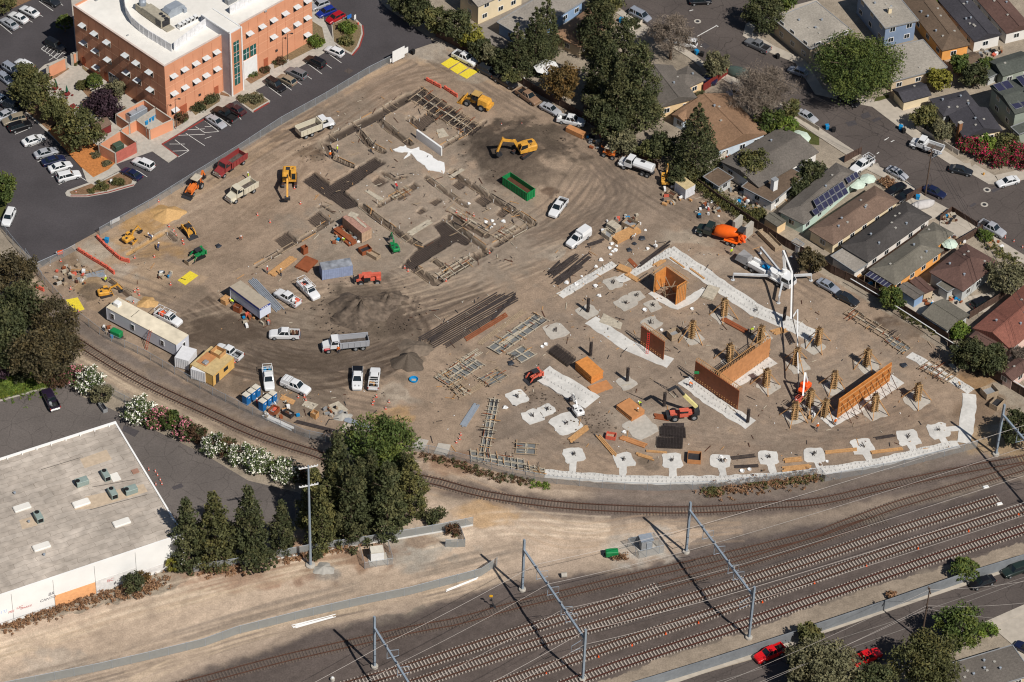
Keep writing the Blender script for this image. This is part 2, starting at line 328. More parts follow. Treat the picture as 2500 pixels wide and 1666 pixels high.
for sd_,pts,n,spd,c,a in[(30,[D(880,640),D(1000,690),D(1130,600),D(1300,500),D(1380,400)],9,5,trk,.6),(31,[D(560,700),D(760,740),D(930,700),D(1080,640)],8,6,(92,80,70),.75),(32,[D(430,770),D(620,830),D(760,840),D(930,790)],14,5,(78,66,57),.9),(39,[D(450,700),D(560,770),D(700,850),D(800,880)],10,5,(84,72,62),.85),(40,[D(860,700),D(930,740),D(930,800),D(850,840)],8,3,(84,72,62),.85),(41,[D(-20,1590),D(300,1500),D(700,1385),D(1000,1310),D(1200,1260)],6,1.5,(150,136,122),.8),(42,[D(60,1600),D(350,1520),D(740,1410),D(1050,1340)],5,1,(120,108,98),.7),(43,[D(640,330),D(700,300),D(760,260)],6,4,(96,82,70),.8),(33,[D(300,600),D(500,560),D(640,460),D(700,380)],7,6,(140,120,102),.6),(34,[D(620,320),D(760,290),D(900,200),D(1040,170)],8,4,(130,112,96),.6),(35,[D(1420,340),D(1560,420),D(1650,480),D(1740,560)],9,4,(124,108,94),.6),(36,[D(1500,1000),D(1700,1020),D(1900,1010),D(2080,960)],7,3,(138,120,105),.5),(37,[D(1600,760),D(1700,780),D(1800,900),D(1780,980)],6,5,(140,124,109),.5),(38,[D(1150,930),D(1250,980),D(1350,1030),D(1420,1060)],6,6,(128,112,98),.5),(1,[D(250,640),D(420,700),D(600,760),D(760,800),D(900,860)],5,3,trk,.6),(2,[D(560,790),D(700,840),D(860,800),D(1000,720),D(1200,620),D(1330,540)],7,4,trk,.5),(3,[D(1330,560),D(1420,450),D(1330,330),D(1150,220),D(1000,130)],8,3.5,trk,.5),(4,[D(1900,680),D(1700,560),D(1500,450),D(1380,350),D(1250,260)],8,3,trk,.5),(5,[D(1130,560),D(1260,540),D(1400,480),D(1440,420),D(1380,380)],6,3,trk,.55),(6,[D(480,420),D(620,330),D(800,230),D(960,150)],6,2.5,trk,.45),(7,[D(270,560),D(420,480),D(560,400),D(700,320)],4,3,tl,.6),(8,[D(420,740),D(560,700),D(720,660),D(880,640),D(1050,580)],5,3,tl,.55),(9,[D(880,700),D(1050,650),D(1200,600),D(1300,560)],6,3.5,tl,.7),(10,[D(1440,960),D(1600,900),D(1800,990),D(2000,1000),D(2150,940)],6,4,trk,.35),(11,[D(1560,780),D(1700,850),D(1900,880),D(2050,830)],5,4,tl,.4),(12,[D(600,780),D(640,860),D(760,830),D(900,760),D(940,680)],6,3,(98,86,76),.6),(13,[D(560,860),D(760,900),D(900,930)],4,4,(104,92,82),.55),(14,[D(-20,1480),D(300,1380),D(600,1300),D(900,1240),D(1150,1190),D(1400,1200)],7,4,(226,206,182),.6),(15,[D(-20,1530),D(300,1440),D(700,1330),D(1000,1250)],5,3,(190,168,142),.5),(16,[D(980,1100),D(1130,1150),D(1300,1230),D(1480,1210),D(1700,1200)],5,4,(184,158,132),.5),(17,[D(150,800),D(320,890),D(500,990),D(680,1070)],3,.8,(206,186,160),.7),(18,[D(1200,930),D(1300,1000),D(1500,1040)],4,5,trk,.4),(19,[D(300,1560),D(560,1450),D(900,1380),D(1150,1310)],5,2,(206,184,158),.7)]:tracks(pts,n,spd,c,a,seed=sd_)
for p,r,c,a,asp in[(T(2,0,970,1400),8.8,(94,83,73),.97,1.15),(T(2,0,900,1420),4,(76,67,60),.8,1.3),(T(1,1,1480,1250),7.5,(104,92,80),.85,1.1),(T(2,0,1200,1250),3,(104,92,80),.8,1.8),(T(2,1,1100,60),4.5,(110,97,85),.8,1.8),(T(1,1,120,1470),4,(92,79,68),.8,2.),(T(1,2,1000,200),3,(90,78,67),.6,2.6),(T(1,1,1780,1400),3.5,(92,80,70),.8,.7)]:blot(p,r,c,a,asp)
for p,r,h,asp in[(T(2,0,980,1390),9.5,1.7,1.1),(T(2,1,1230,60),6,.6,1.4),(T(1,1,1500,1200),9,.8,1.1),(T(0,1,880,1080),4,.5,1.2),(T(2,0,1310,1480),4,.8,1.2)]:
 s=near([p],r*1.5);d=np.hypot((X[s]-p[0])/asp,Y[s]-p[1])/r;Z[s]+=h*np.clip(1-sm(d+(N2[s]-.5)*.5,.1,1.1),0,1)*(.6+.8*N2[s])
TRENCH=[]
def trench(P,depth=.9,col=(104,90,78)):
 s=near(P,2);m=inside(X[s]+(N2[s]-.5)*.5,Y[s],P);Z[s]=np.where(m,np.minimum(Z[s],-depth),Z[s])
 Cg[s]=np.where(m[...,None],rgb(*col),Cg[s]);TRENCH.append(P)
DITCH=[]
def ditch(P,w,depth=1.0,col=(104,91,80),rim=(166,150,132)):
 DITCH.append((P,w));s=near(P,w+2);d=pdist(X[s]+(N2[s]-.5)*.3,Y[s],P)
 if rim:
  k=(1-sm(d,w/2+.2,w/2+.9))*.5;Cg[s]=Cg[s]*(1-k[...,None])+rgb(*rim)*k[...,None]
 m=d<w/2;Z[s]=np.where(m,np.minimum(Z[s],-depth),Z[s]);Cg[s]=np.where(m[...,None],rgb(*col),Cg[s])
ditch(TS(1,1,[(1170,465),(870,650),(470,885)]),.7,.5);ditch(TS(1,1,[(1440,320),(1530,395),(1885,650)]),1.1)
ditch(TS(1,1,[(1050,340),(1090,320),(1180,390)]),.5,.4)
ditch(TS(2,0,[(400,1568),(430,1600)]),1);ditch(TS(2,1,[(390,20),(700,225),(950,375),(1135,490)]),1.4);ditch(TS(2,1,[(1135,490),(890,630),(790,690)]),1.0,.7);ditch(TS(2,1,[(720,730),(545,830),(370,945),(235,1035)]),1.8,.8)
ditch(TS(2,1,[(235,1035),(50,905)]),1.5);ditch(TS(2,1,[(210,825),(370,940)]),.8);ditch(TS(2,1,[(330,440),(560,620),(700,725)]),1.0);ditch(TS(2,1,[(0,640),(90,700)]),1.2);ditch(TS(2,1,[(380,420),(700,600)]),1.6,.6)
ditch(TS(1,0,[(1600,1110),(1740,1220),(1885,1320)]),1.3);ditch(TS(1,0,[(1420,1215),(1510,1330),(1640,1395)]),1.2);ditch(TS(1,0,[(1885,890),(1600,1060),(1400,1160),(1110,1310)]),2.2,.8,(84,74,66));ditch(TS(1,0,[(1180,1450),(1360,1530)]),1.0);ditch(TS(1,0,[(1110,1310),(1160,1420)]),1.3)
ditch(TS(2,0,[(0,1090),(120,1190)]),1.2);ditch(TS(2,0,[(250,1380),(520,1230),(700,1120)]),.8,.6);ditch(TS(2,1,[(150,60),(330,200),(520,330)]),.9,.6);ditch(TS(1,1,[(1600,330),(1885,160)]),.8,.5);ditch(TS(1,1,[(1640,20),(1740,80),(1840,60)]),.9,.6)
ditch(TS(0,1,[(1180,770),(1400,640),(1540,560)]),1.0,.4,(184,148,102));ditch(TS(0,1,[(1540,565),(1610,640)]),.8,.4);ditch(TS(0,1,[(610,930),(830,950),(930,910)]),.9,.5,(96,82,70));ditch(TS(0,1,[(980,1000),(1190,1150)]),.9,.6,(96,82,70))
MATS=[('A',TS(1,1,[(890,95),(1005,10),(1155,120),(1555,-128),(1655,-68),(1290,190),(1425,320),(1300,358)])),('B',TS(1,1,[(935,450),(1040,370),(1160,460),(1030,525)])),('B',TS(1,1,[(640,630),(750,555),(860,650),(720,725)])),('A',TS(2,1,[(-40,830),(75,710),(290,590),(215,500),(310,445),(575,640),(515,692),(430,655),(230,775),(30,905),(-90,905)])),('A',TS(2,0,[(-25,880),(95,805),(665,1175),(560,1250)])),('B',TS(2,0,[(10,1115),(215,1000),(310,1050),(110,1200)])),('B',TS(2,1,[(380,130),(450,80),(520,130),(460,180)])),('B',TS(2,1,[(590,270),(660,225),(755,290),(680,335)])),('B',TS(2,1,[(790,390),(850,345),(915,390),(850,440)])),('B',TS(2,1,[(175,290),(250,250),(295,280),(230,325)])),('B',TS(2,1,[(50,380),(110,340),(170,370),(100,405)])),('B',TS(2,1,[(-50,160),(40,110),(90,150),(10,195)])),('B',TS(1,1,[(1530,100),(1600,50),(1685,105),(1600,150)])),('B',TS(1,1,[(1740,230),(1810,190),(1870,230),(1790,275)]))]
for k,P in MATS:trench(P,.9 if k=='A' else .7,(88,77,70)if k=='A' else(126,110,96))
N5=fbm(X*.8+Y*.6,(Y*.8-X*.6)*3.2,5,77)
Cg*=(1+(N1-.5)*.26+(N2-.5)*.34+(N3-.5)*.2+(N5-.5)*.34)[...,None]
Z+=(N2-.5)*.10*sm(np.abs(Z),0,.02)+(N1-.5)*.05
bal=inside(X,Y,BAL);Z=np.where(bal,0,Z)
ny,nx=X.shape;V=np.stack([X,Y,Z],-1).reshape(-1,3)
idx=np.arange(nx*ny).reshape(ny,nx);F=np.stack([idx[:-1,:-1],idx[:-1,1:],idx[1:,1:],idx[1:,:-1]],-1).reshape(-1,4)
x0,x1,y0,y1=GX[0],GX[-1],GY[0],GY[-1];B=3000.
outer=np.array([(-B,-B,-.05),(B,-B,-.05),(B,y0+.2,-.05),(-B,y0+.2,-.05),(-B,y1-.2,-.05),(B,y1-.2,-.05),(B,B,-.05),(-B,B,-.05),(x0+.2,y0,-.05),(x0+.2,y1,-.05),(x1-.2,y0,-.05),(x1-.2,y1,-.05),(-B,y0,-.05),(-B,y1,-.05),(B,y0,-.05),(B,y1,-.05)])
n0=len(V);V=np.vstack([V,outer]);F=np.vstack([F,np.array([[0,1,2,3],[4,5,6,7],[12,8,9,13],[10,14,15,11]])+n0])
me=bpy.data.meshes.new('ground');me.vertices.add(len(V));me.vertices.foreach_set('co',V.astype(np.float32).ravel())
me.loops.add(len(F)*4);me.loops.foreach_set('vertex_index',F.astype(np.int32).ravel());me.polygons.add(len(F));me.polygons.foreach_set('loop_start',np.arange(0,len(F)*4,4,dtype=np.int32));me.polygons.foreach_set('loop_total',np.full(len(F),4,np.int32))
me.update(calc_edges=True)
at=me.color_attributes.new('soil','FLOAT_COLOR','POINT');cc=np.ones((len(V),4),np.float32);cc[:n0,:3]=np.clip(Cg.reshape(-1,3),.005,.9);cc[n0:,:3]=rgb(150,138,122);at.data.foreach_set('color',cc.ravel())
m=bpy.data.materials.new('bare_ground');m.use_nodes=True;n=m.node_tree.nodes;l=m.node_tree.links;b=n['Principled BSDF'];b.inputs['Roughness'].default_value=.95;b.inputs['Specular IOR Level'].default_value=.1
a=n.new('ShaderNodeVertexColor');a.layer_name='soil';tc=n.new('ShaderNodeTexCoord');cur=a.outputs[0]
for sc,amt in((.9,.12),(3.6,.15),(12,.2)):
 t=n.new('ShaderNodeTexNoise');t.inputs['Scale'].default_value=sc;t.inputs['Detail'].default_value=5;l.new(tc.outputs['Object'],t.inputs['Vector']);mr=n.new('ShaderNodeMapRange');mr.inputs[1].default_value=.3;mr.inputs[2].default_value=.7;mr.inputs[3].default_value=1-amt;mr.inputs[4].default_value=1+amt;l.new(t.outputs[0],mr.inputs[0])
 x=n.new('ShaderNodeMix');x.data_type='RGBA';x.blend_type='MULTIPLY';x.inputs[0].default_value=1;l.new(cur,x.inputs[6]);l.new(mr.outputs[0],x.inputs[7]);cur=x.outputs[2]
l.new(cur,b.inputs['Base Color']);bp=n.new('ShaderNodeBump');bp.inputs['Strength'].default_value=.3;bp.inputs['Distance'].default_value=.07;l.new(t.outputs[0],bp.inputs['Height']);l.new(bp.outputs[0],b.inputs['Normal'])
me.materials.append(m);go=link('ground',me);tag(go,kind='structure')
del V,F,cc
# ================================================================ paved sheets
def asphalt(name,r,g,b_,cracks=.5):
 m=mc(name,r,g,b_,.85,rough=.9,var=.14,scale=3.5,var2=.16,scale2=.12,spec=.25)
 n=m.node_tree.nodes;l=m.node_tree.links;bs=n['Principled BSDF'];src=bs.inputs['Base Color'].links[0].from_socket
 v=n.new('ShaderNodeTexVoronoi');v.feature='DISTANCE_TO_EDGE';v.inputs['Scale'].default_value=.22;tc=n.new('ShaderNodeTexCoord');ns=n.new('ShaderNodeTexNoise');ns.inputs['Scale'].default_value=.5;ns.inputs['Detail'].default_value=5
 add=n.new('ShaderNodeMix');add.data_type='RGBA';add.blend_type='ADD';add.inputs[0].default_value=9.
 l.new(tc.outputs['Object'],ns.inputs['Vector']);l.new(tc.outputs['Object'],add.inputs[6]);l.new(ns.outputs[1],add.inputs[7]);l.new(add.outputs[2],v.inputs['Vector'])
 mr=n.new('ShaderNodeMapRange');mr.inputs[1].default_value=.003;mr.inputs[2].default_value=.012;mr.inputs[3].default_value=1-cracks;mr.inputs[4].default_value=1;l.new(v.outputs[0],mr.inputs[0])
 x=n.new('ShaderNodeMix');x.data_type='RGBA';x.blend_type='MULTIPLY';x.inputs[0].default_value=1;l.new(src,x.inputs[6]);l.new(mr.outputs[0],x.inputs[7]);l.new(x.outputs[2],bs.inputs['Base Color']);return m
M['asph']=asphalt('dark_asphalt',78,74,76,0.04);M['street']=asphalt('worn_street_asphalt',91,83,79,.45);M['asph2']=asphalt('old_lot_asphalt',106,99,95,.35)
M['line']=mat('road_paint',(.62,.61,.58),.8,var=.2,scale=4);M['kerbred']=mc('red_kerb_paint',150,66,60,.8,var=.2,scale=3);M['walk']=mc('sidewalk_concrete',190,180,166,.8,var=.1,scale=1,var2=.1);M['mulch']=mc('planting_soil',138,108,82,.8,var=.3,scale=3,var2=.15);M['mulcho']=mc('orange_bark_mulch',196,128,72,.8,var=.25,scale=3);M['drygrass']=mc('dry_planting',140,122,92,.7,var=.35,scale=4);M['lawn']=mc('lawn',96,100,52,.6,var=.3,scale=4)
def paved(name,pts,z,m,kind='sheet'):
 mb=MB().use(m)
 if kind=='sheet':mb.sheet(pts,z)
 else:mb.prism(pts,-.1,z)
 return struct(name,mb)
z1=.03
LOT=[D(*p)for p in[(-120,-100),(890,-100),(860,-10),(890,20),(1000,98),(930,122),(232,528),(160,568),(98,612),(70,590),(36,560),(0,522),(-120,430)]]
paved('parking_lot',LOT,.06,M['asph'])
paved('street',TS(3,0,[(-500,-100),(-300,0),(60,80),(330,255),(730,490),(850,590),(1050,690),(1700,1060),(1885,1200)])+TS(4,0,[(500,1520)])+TS(4,1,[(800,110),(960,245),(1200,375),(1500,560),(1885,800),(2300,1050),(2300,-40),(1885,70),(1600,125),(1380,-10)])+TS(4,0,[(1290,1560),(1090,1430),(850,1250),(500,985),(350,950),(0,880)])+TS(3,0,[(1700,590),(1430,480),(1200,330),(1220,250),(1500,110),(1885,5),(2000,-150)]),.06,M['street'])
def band(name,c,w,z,m,kind='prism',side=0):
 L=[];Rr=[]
 for i,p in enumerate(c):
  d=Vector(c[min(i+1,len(c)-1)])-Vector(c[max(i-1,0)]);n_=Vector((-d.y,d.x,0)).normalized();p=Vector(p)
  L.append(p+n_*w*(.5+side));Rr.append(p-n_*w*(.5-side))
 mb=MB().use(m)
 for i in range(len(c)-1):
  q=[L[i],L[i+1],Rr[i+1],Rr[i]]
  if kind=='sheet':mb.sheet(q,z)
  else:mb.prism(q,-.05,z)
 return struct(name,mb)
band('pavement',TS(3,0,[(40,110),(310,285),(700,515),(820,610)]),1.6,.16,M['walk'])
band('pavement',TS(3,0,[(1000,700),(1690,1085),(1870,1215)])+TS(4,0,[(480,1540)])+TS(4,1,[(770,125),(930,260),(1180,395),(1480,580),(1870,820),(2200,1020)]),2.2,.16,M['walk'])
band('pavement',TS(4,1,[(1400,-30)])+TS(4,0,[(1310,1540),(1110,1410),(870,1230),(520,965),(370,930),(0,850)])+TS(3,0,[(1710,570),(1450,460),(1225,320),(1250,250),(1510,130),(1885,30)]),2.4,.16,M['walk'])
band('pavement',TS(4,1,[(1390,-20),(1590,95),(1640,95),(1885,40),(2200,-60)]),3.0,.17,M['walk'])
paved('driveway',TS(4,0,[(500,955),(640,905),(760,1000),(1000,930),(960,1060),(880,1200)]),.14,M['walk'],'sheet')
paved('driveway',TS(4,1,[(640,130),(760,110),(1180,395),(1010,470),(700,240)]),.14,M['walk'],'sheet')
paved('patio',TS(4,1,[(1110,470),(1250,430),(1430,590),(1270,720),(1100,640)]),.12,M['walk'],'sheet')
paved('yard',TS(4,1,[(740,1250),(1090,1090),(1240,1190),(1620,1120),(1560,1300),(1370,1340),(1180,1200),(900,1350)]),.1,M['walk'],'sheet')
paved('driveway',TS(4,1,[(330,-60),(540,-60),(620,80),(560,60),(430,130)])[:4],.13,M['walk'],'sheet')
paved('patio',TS(3,0,[(0,300),(200,240),(330,300),(130,390),(0,380)]),.12,M['walk'],'sheet')
paved('lawn',TS(3,0,[(1600,1230),(1690,1150),(1885,1270),(1885,1340),(1800,1330)]),.1,M['lawn'],'sheet')
paved('lawn',TS(4,0,[(500,945),(530,900),(640,880),(640,910)]),.19,M['lawn'],'sheet')
paved('alley',TS(2,0,[(630,240),(900,110),(1260,-80),(1600,-80),(1330,100),(840,190),(900,440),(800,470),(560,300)]),.08,mc('alley_concrete',142,134,126,.8,var=.1,var2=.12),'sheet')
C1=[(62,276),(195,398),(212,445),(226,452),(295,416),(283,402),(371,371),(411,399),(434,383),(395,354),(500,285),(577,246),(623,222),(752,154),(797,127),(822,118),(789,45),(762,0),(760,-60),(300,-90),(170,-40),(186,130),(109,160),(95,172)]
paved('office_walkway',S(C1),.17,M['conc'],'prism')
def bed(name,pts,m,z=.2):return paved(name,pts,z,M[m],'sheet')
ISL=TS(0,1,[(600,215),(620,190),(830,115),(865,135),(1120,5),(1245,85),(1260,110),(1230,150),(1000,215),(800,250),(650,250),(610,240)])
paved('kerb_island',ISL,.16,M['conc'],'prism');bed('planting_bed',TS(0,1,[(640,205),(840,130),(870,145),(1115,25),(1220,95),(1210,130),(980,195),(790,230),(660,232)]),'mulch')
band('red_kerb',TS(0,1,[(650,243),(800,243),(1000,207),(1235,140)]),.25,.185,M['kerbred'])
paved('kerb_island',TS(1,0,[(285,925),(465,838),(603,935),(590,955),(440,1042)]),.18,M['conc'],'prism');bed('planting_bed',TS(1,0,[(300,925),(460,850),(585,935),(440,1020)]),'drygrass',.21)
paved('kerb_island',TS(1,0,[(1165,225),(1300,160),(1400,190),(1450,240),(1460,320),(1420,440),(1355,515),(1290,480),(1180,400)]),.19,M['conc'],'prism');bed('planting_bed',TS(1,0,[(1175,230),(1300,175),(1390,200),(1435,250),(1440,320),(1400,430),(1350,495),(1295,465),(1190,390)]),'drygrass',.22)
band('red_kerb',TS(1,0,[(1452,240),(1462,320),(1422,440),(1358,516)]),.3,.205,M['kerbred'])
for p,m_ in[(TS(1,0,[(0,900),(130,870),(140,940),(0,1030)]),'drygrass'),(TS(1,0,[(355,720),(590,610),(600,680),(425,780)]),'mulch'),(TS(1,0,[(630,580),(985,380),(985,200),(1080,260),(1110,400),(640,640)]),'drygrass'),(TS(0,0,[(440,1210),(560,1100),(900,1350),(1060,1510),(1000,1568),(860,1640),(740,1540)]),'mulcho'),(TS(0,0,[(240,1030),(420,740),(450,900),(620,1050),(720,1080),(600,1130),(440,1200)]),'mulch'),(TS(0,0,[(720,800),(800,780),(870,900),(1100,1000),(1160,980),(1030,1090),(870,1080),(830,920)]),'mulch'),(TS(0,0,[(440,700),(600,620),(640,640),(520,720),(450,750)]),'mulch'),(TS(0,0,[(750,600),(800,640),(960,730),(900,760),(760,640)]),'drygrass'),(TS(0,0,[(1600,1060),(1730,1040),(1730,1110),(1610,1190)]),'mulch'),(TS(0,0,[(1730,990),(1885,900),(1885,1010),(1800,1070)]),'drygrass'),(TS(1,0,[(150,850),(220,880),(230,900),(140,880)]),'mulch')]:bed('planting_bed',p,m_)
band('red_kerb',TS(0,0,[(1490,1335),(1885,1100)]),.3,.19,M['kerbred']);band('red_kerb',TS(0,0,[(1490,1335),(1640,1445)]),.25,.19,M['kerbred']);band('red_kerb',TS(1,0,[(450,1035),(590,952)]),.3,.195,M['kerbred'])
paved('planting_strip',TS(0,0,[(-100,170),(0,130),(300,0),(340,-20),(-100,-100)]),.2,M['mulch'],'prism')
paved('planting_strip',TS(0,1,[(-100,0),(-20,0),(85,265),(20,430),(-100,480)]),.2,M['lawn'],'prism')
def stall(name,segs,w=.12,z=.075,m=None):
 mb=MB().use(m or M['line'])
 for a,b_ in segs:
  a=Vector(a);b_=Vector(b_);d=b_-a;n_=Vector((-d.y,d.x,0)).normalized()*w/2;mb.poly([(q.x,q.y,z)for q in(a+n_,a-n_,b_-n_,b_+n_)])
 return struct(name,mb)
def seg(c,r,L):return[(T(c,r,a,b_),T(c,r,c_,d))for a,b_,c_,d in L]
stall('stall_lines',seg(1,0,[(570,790,705,890),(665,735,800,835),(755,690,890,782),(850,638,985,733),(940,585,1080,686),(1030,535,1168,633),(1120,485,1258,583),(120,980,240,1062),(210,930,335,1105),(0,1115,130,1215),(100,1060,240,1165),(1200,215,1300,165)]))
stall('stall_lines',seg(0,0,[(0,225,110,315),(60,180,205,262),(150,120,300,210),(235,60,395,157),(360,15,490,105),(480,-30,580,55),(140,1240,290,1180),(260,1360,410,1300),(345,1495,500,1420),(450,560,570,480)]))
stall('hatch_lines',seg(0,0,[(405,480,450,430),(430,495,480,447),(455,518,510,462),(490,530,545,478),(520,545,575,490),(380,455,420,420),(380,455,545,560),(420,420,600,500),(1610,1290,1740,1390),(1740,1390,1640,1450),(1560,1330,1700,1330),(1590,1395,1740,1390),(1710,1230,1885,1345),(1800,1170,1885,1225),(1640,1250,1885,1240),(1720,1200,1885,1190)]))
stall('stall_lines',seg(0,1,[(475,65,540,35),(540,135,735,55),(720,50,810,110),(1290,20,1355,65),(1250,0,1290,20)]))
stall('hatch_lines',seg(1,0,[(0,1170,60,1170),(0,1225,130,1215),(0,1280,60,1260)]))
stall('road_markings',seg(3,0,[(690,105,725,95),(760,340,850,290),(850,290,940,240),(790,430,840,440),(800,410,830,450),(935,235,955,250)])+seg(4,0,[(530,1420,550,1405),(600,1295,640,1270),(660,1310,690,1295)]),.2)
stall('road_markings',seg(4,3,[(0,1230,600,1040),(600,1040,1300,800),(1300,800,1876,610),(280,1260,900,1040),(1340,840,1876,640)])+seg(3,3,[(500,1700,1500,1400)]),.1,.085,mc('faint_road_paint',140,134,128,.8))
paved('road',TS(3,3,[(300,1700),(560,1568),(1300,1350),(1600,1240)])+TS(4,3,[(0,1130),(1000,790),(1876,500),(2300,360),(2300,700),(1876,860),(1560,1010),(900,1280),(300,1500),(-200,1700),(-1200,1800)]),.06,M['street'])
band('pavement',TS(3,3,[(400,1610),(900,1440),(1300,1320),(1580,1230)])+TS(4,3,[(0,1115),(1000,775),(1876,485),(2200,375)]),1.0,.16,M['walk'])
band('pavement',TS(4,3,[(900,1310),(1560,1040),(1876,900),(2200,760)]),1.6,.16,M['walk'])
paved('driveway',TS(4,3,[(1560,1050),(1876,920),(1876,1420),(1760,1220)]),.12,M['walk'],'sheet')
paved('warehouse_lot',TS(0,2,[(-150,600),(0,560),(615,385),(760,520),(1000,620),(1885,1050)])+TS(1,2,[(400,1290),(860,1400),(900,1440),(870,1568)])+TS(1,3,[(700,200),(-100,200),(-600,300)])+TS(0,2,[(-150,1300)]),.06,M['asph2'])
band('kerb',TS(0,2,[(-100,585),(0,557),(612,383)]),.3,.16,M['conc'])
paved('ivy_bank',TS(0,2,[(-150,580),(0,540),(600,370),(420,300),(200,180),(-150,180)]),.12,mc('ivy_ground_cover',128,132,46,.6,var=.4,scale=3,var2=.2),'sheet')
mb=MB().use(M['asph'])
for q in([(1140,780),(1285,835),(1240,890),(1125,830)],[(1580,1350),(1670,1315),(1690,1350),(1600,1378)]):mb.sheet(TS(0,2,q),.075)
for c,r,P in[(4,0,[(480,1110),(550,1080),(575,1100),(505,1130)]),(4,0,[(240,1130),(330,1110),(350,1150),(270,1170)]),(4,0,[(380,1060),(450,1030),(480,1080),(400,1100)]),(3,0,[(790,420),(830,395),(880,430),(840,460)]),(4,1,[(1580,185),(1640,160),(1670,175),(1600,210)]),(4,1,[(1380,330),(1430,300),(1450,315),(1400,345)]),(4,3,[(900,1010),(1300,860),(1310,885),(910,1030)]),(1,0,[(1280,660),(1320,630),(1370,655),(1330,685)])]:mb.use(M['asph']if c!=1 else M['street']).sheet(TS(c,r,P),.082)
struct('asphalt_patch',mb)
# ================================================================ office building
def wallquad(mb,a,b,z0,z1,th=.0):mb.poly([(a.x,a.y,z0),(b.x,b.y,z0),(b.x,b.y,z1),(a.x,a.y,z1)])
HB=14.15
A=G(181,12,HB);B=G(401,163,HB);C=G(761,-37,HB);ex=(C-B).normalized();ey=Vector((-ex.y,ex.x,0));LA=(A-B).dot(ey);LB=(C-B).length
base=Vector((B.x,B.y,0));office=thing('office_building','three storey orange office building with white roof and square awnings','building',base,ang(B,C))
def OL(w):return local(base,ang(B,C),w)
mb=MB().use(M['orangewall']);t_=.35
mb.prism([(0,0),(LB,0),(LB,LA),(0,LA)],-.1,HB-.6)
for q in([(0,0),(LB,0),(LB,t_),(0,t_)],[(0,LA-t_),(LB,LA-t_),(LB,LA),(0,LA)],[(0,t_),(t_,t_),(t_,LA-t_),(0,LA-t_)],[(LB-t_,t_),(LB,t_),(LB,LA-t_),(LB-t_,LA-t_)]):mb.prism(q,HB-.6,HB-.02)
obj('wall',mb,office)
mb=MB().use(M['roofwhite']);mb.prism([(t_,t_),(LB-t_,t_),(LB-t_,LA-t_),(t_,LA-t_)],HB-.62,HB-.3);obj('roof',mb,office)
mb=MB().use(mc('metal_coping',214,196,186))
for q in([(-.04,-.04),(LB+.04,-.04),(LB+.04,t_),(-.04,t_)],[(-.04,t_),(t_,t_),(t_,LA+.04),(-.04,LA+.04)]):mb.prism(q,HB-.02,HB+.06)
obj('coping',mb,office)
jm=mc('wall_joint',176,100,66);jl=mc('pale_joint',240,186,150)
mb=MB().use(jm)
for k in range(1,16):mb.box(LB*k/16,-.004,HB/2-.3,.05,.012,HB-.7)
for k in range(1,12):mb.box(-.004,LA*k/12,HB/2-.3,.012,.05,HB-.7)
mb.use(jl)
for z in(4.3,8.6,10.9,6.6):mb.box(LB/2,-.006,z,LB,.012,.07);mb.box(-.006,LA/2,z,.012,LA,.07)
obj('panel_joint',mb,office)
nf=-ey;nl=-ex
def hit_local(c,r,x,y,n_,p0):return OL(hitwall(*pq(c,r,x,y),p0,n_))
wm_=MB().use(M['glass']);wm_.box(0,-.02,0,1.2,.06,1.35);wfr=wm_.mesh('window')
am=MB().use(mc('pale_awning',214,220,222,.8,rough=.5));am.loft([[(-.75,-.05,.62),(.75,-.05,.62),(.75,-.05,.70),(-.75,-.05,.70)],[(-.75,-1.15,.44),(.75,-1.15,.44),(.75,-1.15,.50),(-.75,-1.15,.50)]]);awn=am.mesh('awning')
fm=MB().use(mc('window_frame',205,196,184));
for a_,b_,c_,d_ in((0,.70,1.36,.08),(0,-.70,1.36,.08),(-.64,0,.08,1.5),(.64,0,.08,1.5)):fm.box(a_,-.03,b_,c_,.08,d_)
ffr=fm.mesh('frame')
def win(lp,face):
 rz=0 if face=='f' else-math.pi/2
 o=link('window',wfr,office,lp,(0,0,rz));link('frame',ffr,o);link('awning',awn,o)
for c,r,x,y in[(0,0,1585,710),(0,0,1685,650),(0,0,1790,595),(0,0,1885,545),(1,0,400,318),(1,0,515,255),(1,0,620,195),(1,0,728,135),(1,0,837,75),(1,0,930,20),(0,0,1590,870),(0,0,1690,815),(0,0,1795,757),(0,0,1885,705),(1,0,95,490),(1,0,620,350),(1,0,730,290),(1,0,837,232),(1,0,930,175),(0,0,1600,1022),(1,0,100,645),(1,0,930,330)]:
 win(hit_local(c,r,x,y,nf,base),'f')
for x,y in[(775,245),(885,320),(1000,400),(1170,520),(1270,590),(1390,675),(785,405),(893,480),(1007,560),(1180,680),(1280,750),(1400,835),(900,630)]:
 win(hit_local(0,0,x,y,nl,base),'l')
gp=hit_local(0,0,1050,735,nl,base);mb=MB().use(M['glass']);mb.box(-.02,gp.y,1.5,.06,3.0,3.0);mb.use(M['steel'])
for k in(-1.5,-.5,.5,1.5):mb.box(-.05,gp.y+k,1.5,.08,.08,3.1)
mb.box(-.05,gp.y,3.04,.08,3.1,.08);obj('glass_entrance',mb,office)
dm=mc('brown_door',176,96,66)
for f_,c,r,x,y,w in[('f',0,0,1685,990,1.9),('f',1,0,105,815,1.1),('f',1,0,560,565,1.1),('l',0,0,975,690,1.0),('l',0,0,770,530,1.0)]:
 q=hit_local(c,r,x,y,nf if f_=='f' else nl,base);mb=MB().use(dm)
 (mb.box(q.x,-.03,1.15,w,.08,2.3)if f_=='f' else mb.box(-.03,q.y,1.15,.08,w,2.3));obj('door',mb,office)
for c,r,x,y in[(0,0,1835,872),(1,0,657,465)]:
 q=hit_local(c,r,x,y,nf,base);mb=MB().use(M['dkmetal']);mb.box(q.x,-.12,q.z,.5,.24,.4);obj('wall_light',mb,office)
